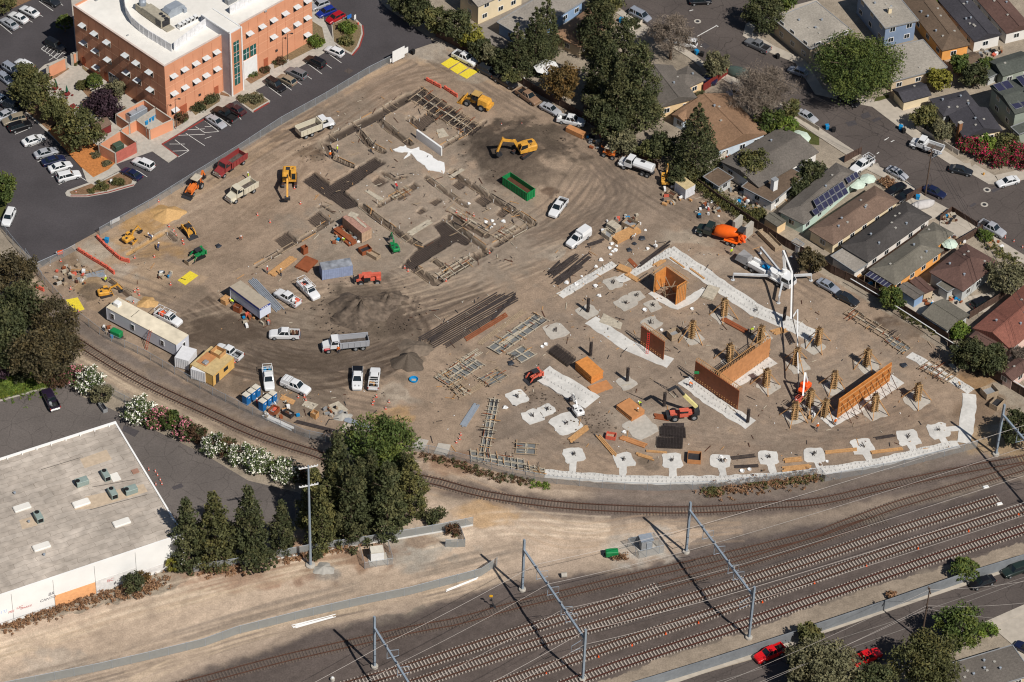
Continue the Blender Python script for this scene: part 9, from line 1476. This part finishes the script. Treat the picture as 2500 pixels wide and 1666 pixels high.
for a in[(1,0,1155,1460,'stand','orange','worker in an orange vest at the edge of the far dig'),(1,0,1220,1405,'stand','lime','worker in a lime vest among tools in the far dig'),(1,0,1530,1400,'bend','tan','worker bending in the far trench'),(0,1,1395,640,'bend','navy','worker in dark blue with a white hat beside the sandy trench'),(0,1,1455,740,'bend','navy','worker crouching at the lower sandy trench'),(0,1,975,1040,'stand','lime','worker in a lime vest above the compact excavator'),(1,1,335,640,'bend','orange','worker bending at green survey marks on the open ground'),(1,1,575,950,'stand','red','worker in red beside the tan lumber stack'),(1,1,700,975,'stand','tan','worker in a yellow tan jacket right of the lumber stack'),(1,1,1285,660,'bend','lime','worker in lime at the brown workbench'),(1,1,1770,180,'bend','red','worker kneeling by the small rebar pit'),(1,1,400,85,'stand','lime','worker in lime behind the cream dump truck bed'),(1,1,265,1240,'bend','lime','worker in lime at the semi trailer crate'),(1,2,1230,115,'stand','orange','worker in an orange vest by the white and red dump truck'),(1,2,480,600,'stand','red','person in red between the portable toilets'),(3,1,1075,780,'stand','lime','worker in a lime vest behind the mixer truck'),(3,1,160,640,'bend','white','worker in white on the timber platform edge'),(3,1,1250,1500,'bend','lime','worker in a lime hat below the pump hose'),(3,1,375,720,'stand','white','worker in white by the pale crate and sacks'),(3,2,715,430,'bend','orange','worker in orange at the foot of the T shaped wall form'),(3,2,242,600,'bend','lime','worker in lime leaning on the plywood cutting table'),(3,2,210,690,'stand','tan','worker in tan at the near side of the cutting table'),(3,2,1865,825,'walk','orange','worker in orange walking alone on the right floor'),(4,2,145,780,'stand','orange','worker in orange at the lower end of the orange wall form'),(3,2,1005,1120,'bend','tan','worker bending over the pad with crossed bars'),(4,2,1290,440,'bend','tan','worker in tan at the corner of the right footing strip'),(3,2,1640,600,'bend','orange','worker in orange beside the boom lift platform'),(2,0,1060,790,'bend','orange','worker in orange behind the tan pickup')]:person(*a)
def pole(name,label,cat,base,h,r,m,arms=(),wood=False):
 t=thing(name,label,cat,base);mb=MB().use(M[m]if m in M else m);mb.tube((0,0,0),(0,0,h),r,r*.6,8);obj('shaft',mb,t);return t
t=pole('floodlight_mast','very tall grey mast with two white crossbars in front of the conifers','mast',G(758,1381),24,.26,'mast');mb=MB().use(M['conc']);mb.lathe([(.85,0),(.85,.25),(.5,.3),(0,.3)],n=14);obj('footing',mb,t)
for z in(19.3,23.6):mb=MB().use(M['white']);mb.bar((-1.55,-.5,z),(1.55,.5,z),.16);[mb.box(k*.5,k*.16,z+.16,.18,.18,.18)for k in range(-3,4)];obj('crossbar',mb,t)
def lamp(label,base,h,d):
 t=pole('street_lamp',label,'street lamp',base,h,.09,'dkmetal');mb=MB().use(M['dkmetal']);mb.bar((0,0,h),(d[0],d[1],h),.07);obj('arm',mb,t);mb=MB().use(M['dkmetal']);mb.box(d[0],d[1],h-.02,.55,.3,.14);mb.use(M['lamp']);mb.box(d[0],d[1],h-.1,.4,.2,.03);obj('lamp_head',mb,t);mb=MB().use(M['conc']);mb.lathe([(.3,0),(.3,.5),(0,.5)],n=10);obj('footing',mb,t)
lamp('dark lamp post in the planting bed right of the stair tower',T(1,0,765,570),7,(.9,.3));lamp('dark lamp post at the corner of the orange enclosure',T(0,0,1625,1190),7.5,(.8,.2))
wd=mat('pole_wood',(.11,.075,.055),.9,var=.25)
def upole(label,base,h,arms):
 t=pole('utility_pole',label,'utility pole',base,h,.17,wd);q=[]
 for z,L,a in arms:mb=MB().use(wd);mb.bar((-L*math.cos(a),-L*math.sin(a),z),(L*math.cos(a),L*math.sin(a),z),.14);[mb.tube((L*k*math.cos(a),L*k*math.sin(a),z+.07),(L*k*math.cos(a),L*k*math.sin(a),z+.35),.06,n=6)for k in(-.9,-.4,.4,.9)];obj('crossarm',mb,t);q.append(base+Vector((0,0,z+.3)))
 return q
a=upole('brown utility pole at the kerb by the parasol patios',T(4,1,975,235),12.6,[(11.8,1.2,.9),(10.6,1.0,.9)]);b=upole('brown utility pole beside the grey wall and road',T(4,3,935,1190),13,[(12.3,.8,1.8),(8.4,.5,1.8)])
mb=MB().use(M['steel']);mb.bar((0,0,0),(1.8,.8,.6),.07);mb.rbox(1.9,.85,.6,.6,.3,.15,.04);t=solo('street_light_arm',mb,'cobra head street light on the brown utility pole','street light',loc=a[1]+Vector((0,0,-1.5)))
for dz,e0,e1 in((.0,T(3,0,200,60,11),T(4,2,2300,300,11)),(-1.2,T(3,0,240,40,10),T(4,2,2350,330,10)),(-2.2,T(3,0,100,100,9),T(4,2,2300,380,9))):solo('power_line',wire([e0,a[0]+Vector((0,0,dz)),e1],1.2,.03,'wired'),'thin dark power line over the residential street','wire','power lines over the street')
for dz,y0,y1 in((0,(3,3,950,1590),(4,3,1900,640)),(-3.9,(3,3,1300,1600),(4,3,1900,840)),(-4.6,(3,3,1150,1640),(4,3,1900,1000))):solo('power_line',wire([T(*y0,12+dz),b[0]+Vector((0,0,dz)),T(*y1,12+dz)],.5,.022),'pale cable strung along the road by the grey wall','wire','cables along the bottom right road')
def board_fence(label,P,h,m):return fence(P,h,label,m,2.4,True,None,'board_fence',.06,m)
M['fencewood']=mc('dark_fence_boards',92,72,62,.8,var=.25,scale=2);M['fencered']=mc('red_fence',132,50,44,.8,var=.15);M['fencewhite']=mc('pale_wall',214,204,190,.85,var=.1)
board_fence('dark wooden fence between the site and the back gardens',TS(3,1,[(760,150),(1000,330),(1280,520),(1600,720),(1885,860)])+TS(4,1,[(100,945),(300,1040),(560,1190),(860,1370),(1180,1580)])+TS(4,2,[(1180,60),(1500,290),(1885,520)]),2.0,'fencewood')
mb=MB().use(M['white']);Q=TS(4,1,[(280,1075),(560,1240),(1060,1560)])+TS(4,2,[(1060,0),(1400,210),(1885,515)]);mb.path([q+Vector((0,0,2.1))for q in Q],.09,5);solo('white_pipe',mb,'long white pipe along the top of the wooden fence','pipe')
board_fence('dark fence behind the cars parked under the trees',TS(2,0,[(240,340),(560,500),(800,640),(1000,760),(1200,880),(1400,990),(1640,1130),(1885,1290)])+TS(3,0,[(150,1400),(400,1560)]),1.8,'fencewood');board_fence('red fence between the peach gabled house and the tan roofed house',TS(3,0,[(815,850),(1040,690)]),2.0,'fencered');board_fence('pale wall between the tan roofed house and the wide grey house',TS(3,0,[(850,1568),(1310,1280),(1400,1180)]),1.8,'fencewhite');board_fence('rust coloured board gate beside the covered boat',TS(4,1,[(800,290),(935,215)]),1.8,'fencewood');board_fence('wooden fence left of the red roofed house',TS(4,1,[(1380,1370),(1640,1210),(1885,1030)]),1.8,'fencewood');board_fence('fence between the orange walled and brown roofed houses',TS(4,1,[(700,1080),(1150,770),(1490,570)]),1.8,'fencewood');board_fence('front yard fence at the cluttered patio',TS(4,1,[(1110,470),(1215,385),(1500,560)]),1.4,'fencewood');board_fence('low white wall in front of the slate roofed house',TS(4,0,[(890,1190),(1280,1430)]),1.2,'fencewhite');board_fence('orange brown fence beside the white work pickup driveway',TS(4,0,[(230,1500),(385,1420)]),1.8,'fencewood');board_fence('white front wall of the corner house',TS(3,0,[(110,320),(255,220)]),1.0,'fencewhite');board_fence('pale front fence at the lawn by the silver sedan',TS(3,0,[(1670,1080),(1885,1210)]),1.0,'fencewhite')
def wbin(label,p,m='bluebin'):t=thing('wheelie_bin',label,'bin',p,RS.uniform(0,3));mb=MB().use(M[m]);mb.loft([[(-.28,-.3,.05),(.28,-.3,.05),(.28,.3,.05),(-.28,.3,.05)],[(-.34,-.38,1.0),(.34,-.38,1.0),(.34,.38,1.0),(-.34,.38,1.0)]]);obj('bin_body',mb,t);mb=MB().use(M[m]);mb.rbox(0,0,1.05,.74,.84,.1,.04);obj('lid',mb,t)
for c,r,x,y,m,l in[(4,0,70,1190,'bluebin','blue bin at the near kerb above the driveway'),(4,0,130,1215,'black','black bin next to the blue kerb bin'),(4,0,748,1195,'bluebin','blue bin at the far kerb by the long driveway'),(4,0,775,1225,'black','black bin behind the white dump pickup'),(3,0,755,500,'bluebin','blue bin at the kerb below the corner tree'),(3,0,805,520,'black','black bin beside the blue bin on the corner'),(3,0,60,205,'bluebin','blue bin at the corner house front'),(3,0,1500,540,'black','black bin at the far kerb behind the grey pickup'),(0,0,1345,1150,'bluebin','first blue bin in the orange enclosure from the gate'),(0,0,1375,1125,'bluebin','second blue bin in the orange enclosure'),(0,0,1405,1110,'bluebin','third blue bin in the orange enclosure'),(0,0,1440,1085,'bluebin','blue bin beside the dark tarp in the enclosure'),(0,1,985,665,'bluebin','blue bin behind the right barrier line'),(4,1,905,270,'bluebin','blue bin at the covered boat'),(2,0,30,500,'black','dark drum by the white sign board')]:wbin(l,T(c,r,x,y),m)
def parasol(label,p,r,col,closed=False):
 t=thing('parasol',label,'parasol',p);mb=MB().use(M['steel']);mb.tube((0,0,0),(0,0,2.4),.04,n=6);obj('post',mb,t);mb=MB().use(col);mb.lathe([(r,2.0),(r*.5,2.35),(.03,2.6)]if not closed else[(.3,1.2),(.22,1.8),(.03,2.7)],n=8);obj('canopy',mb,t)
pc=mc('pale_green_canvas',206,222,206,.85);gcv=mat('dark_green_canvas',(.01,.09,.05),.7)
parasol('left pale parasol beside the solar house',T(4,1,340,200),1.7,pc);parasol('right pale parasol beside the solar house',T(4,1,440,150),1.6,pc);parasol('pale green parasol on the cluttered patio',T(4,1,1190,750),1.6,pc);parasol('pale green canopy at the wide grey house front',T(3,0,1690,1340),2.4,pc);parasol('white canopy tent next to the rust brown tree',T(2,0,1255,690),2.6,M['white']);parasol('upper closed green parasol in the courtyard',T(0,0,520,830),1,gcv,True);parasol('lower closed green parasol in the courtyard',T(0,0,620,885),1,gcv,True)
for x,y,l in[(512,835,'round red table under the upper closed parasol'),(622,890,'round red table under the lower closed parasol'),(672,1005,'round red table without a parasol')]:
 t=thing('picnic_table',l,'table',T(0,0,x,y));mb=MB().use(WM['red']);mb.lathe([(.12,0),(.12,.7),(.65,.7),(.65,.76),(0,.76)],n=12);obj('table_top',mb,t)
 for k in range(4):mb=MB().use(WM['red']);mb.lathe([(.06,.17),(.06,.42),(.26,.42),(.26,.47),(0,.47)],(math.cos(k*1.57)*1.0,math.sin(k*1.57)*1.0,0),8);obj('seat',mb,t)
t=thing('picnic_bench','slatted wooden picnic bench in the courtyard','bench',T(0,0,795,960),.6);mb=MB().use(M['wood2']);[mb.box(0,y,.72,1.8,.16,.06)for y in(-.3,0,.3)];obj('table_top',mb,t)
for s in(-.75,.75):mb=MB().use(M['wood2']);mb.box(0,s,.45,1.8,.26,.06);obj('seat',mb,t)
def board_sign(name,label,p,w,h,z,m,rz,txt=None,tm=None):
 t=thing(name,label,'sign',p,rz);mb=MB().use(m);mb.box(0,0,z,w,.06,h);obj('sign_face',mb,t);mb=MB().use(M['grey'])
 for s in(-.4,.4):mb.bar((w*s,.08,0),(w*s,.08,z+h/2),.07)
 obj('post',mb,t)
 if txt:cu=bpy.data.curves.new('t','FONT');cu.body=txt;cu.size=h*.5;cu.align_x='CENTER';cu.align_y='CENTER';cu.materials.append(tm);tmp=link('tmp',cu);dg=bpy.context.evaluated_depsgraph_get();me_=bpy.data.meshes.new_from_object(tmp.evaluated_get(dg));bpy.data.objects.remove(tmp);link('lettering',me_,t,(0,-.045,z),(math.pi/2,0,0))
fr=hd(1,0,1500,690,1740,570);board_sign('sign_board','large blank white sign board on the lot fence corner',T(1,0,1782,570),3.2,2.8,1.9,M['white'],fr);board_sign('sign_board','smaller white sign on the fence beside the large board',T(1,0,1850,525),1.2,1.4,1.6,M['white'],fr);board_sign('sign_board','low white sign left of the large board',T(1,0,1720,590),1.0,.9,1.0,M['white'],fr);board_sign('parking_sign','blue parking sign by the red hatchback',T(1,0,1330,190),1.1,.9,1.0,mat('sign_blue',(.02,.15,.5),.5),fr);board_sign('parking_sign','white arrow sign on the round kerb island',T(1,0,1383,205),.5,1.1,1.3,M['white'],fr);board_sign('sign_board','white banner on the lot fence above the sand heap',T(0,1,1062,515),2.2,.9,1.4,M['white'],fr);board_sign('warning_sign','orange sign with a white notice on the entrance gate',T(0,1,562,800),1.2,1.0,1.2,M['orange'],.4);board_sign('warning_sign','white notice on the small chain link pen',T(2,3,357,325),.9,.8,1.3,M['white'],0);board_sign('parking_sign','white sign on the kerb island',T(0,1,1025,130),.5,1.0,.8,M['white'],.5)
t=thing('fire_hydrant','yellow fire hydrant on the street corner','hydrant',T(4,1,1512,50));mb=MB().use(M['yellow']);mb.lathe([(.18,0),(.14,.1),(.14,.55),(.18,.6),(.1,.78),(0,.8)],n=9);obj('barrel',mb,t);mb=MB().use(M['yellow']);mb.tube((-.22,0,.45),(.22,0,.45),.07);obj('outlet',mb,t)
t=thing('fire_hydrant','red fire hydrant on the round kerb island','hydrant',T(1,0,1412,235));mb=MB().use(M['redorange']);mb.lathe([(.18,0),(.14,.1),(.14,.55),(.18,.6),(.1,.78),(0,.8)],n=9);obj('barrel',mb,t);mb=MB().use(M['redorange']);mb.tube((-.22,0,.45),(.22,0,.45),.07);obj('outlet',mb,t)
for l,p,rz in[('green tow generator beside the caged grey cabinet',T(2,3,1850,415),.1),('green generator behind the office trailer by the fence',T(0,1,1075,1530),-.5)]:
 t=thing('tow_generator',l,'generator',p,rz);mb=MB().use(M['green']);mb.rbox(0,0,.95,2.2,1.2,1.1,.12);obj('housing',mb,t);mb=MB().use(M['dkmetal']);mb.box(0,0,.38,2.6,.8,.12);mb.bar((1.2,0,.4),(2.1,0,.35),.08);obj('drawbar',mb,t);mb=MB().use(M['tyre']);mb.tube((-.2,-.62,.3),(-.2,.62,.3),.3,n=10);obj('wheel_pair',mb,t)
t=thing('paddling_pool','small round blue tub on the bare soil','tub',T(2,2,38,365));mb=MB().use(M['bluebin']);mb.lathe([(.75,0),(.85,.35),(.75,.35),(.7,.08),(0,.08)],n=16);obj('tub_wall',mb,t);mb=MB().use(M['wood3']);mb.box(0,0,.12,.8,.5,.06);obj('contents',mb,t)
for c,r,x,y in[(3,0,765,200),(4,1,1545,183),(4,1,1520,318)]:mb=MB().use(M['conc']);mb.lathe([(.75,.064),(.75,.075),(.4,.075)],n=16);mb.use(M['dkmetal']);mb.lathe([(.4,.07),(.4,.08),(0,.08)],n=12);solo('manhole',mb,'round manhole cover with a pale collar in the street','manhole cover','manhole covers',loc=T(c,r,x,y))
cols=[M[k]for k in('bluebin','white','redorange','wood','grey','grey','black','wood3','wood3','wood2','wood2','rust','plyred','dkmetal','conc')]
for nm,L in[('yard_clutter',[(3,1,1060,150,1500,370,90),(4,1,1130,400,1260,500,26),(4,1,1110,620,1330,720,22),(4,1,360,930,560,1080,30),(4,1,950,1150,1060,1250,14),(4,1,1180,1150,1320,1230,14),(2,0,1060,590,1240,700,22),(3,0,480,940,720,1000,14),(4,0,1480,450,1680,530,16),(3,0,960,1440,1100,1530,14),(4,1,1540,660,1680,740,14),(4,1,180,880,260,960,10)]),('equipment_clutter',[(2,0,1640,1180,1885,1380,34),(3,1,440,150,720,320,22),(3,1,760,300,960,440,22),(1,1,1150,480,1420,700,24),(1,2,550,560,860,720,26),(0,1,500,880,800,1060,30),(0,1,940,1450,1060,1560,10),(0,1,1460,940,1580,1000,14),(1,2,1100,620,1300,700,12),(1,1,350,1300,600,1440,24),(2,1,1770,480,1885,600,14),(3,1,0,420,240,560,18),(3,2,1650,550,1850,720,18)])]:
 mb=MB()
 for c,r,x0,y0,x1,y1,n in L:
  for k in range(n):q=T(c,r,RS.uniform(x0,x1),RS.uniform(y0,y1));mb.use(RS.choice(cols));mb.box(q.x,q.y,.3,RS.uniform(.2,1.0),RS.uniform(.2,.7),RS.uniform(.25,.7),RS.uniform(0,3))
 tag(obj(nm,mb),kind='stuff')
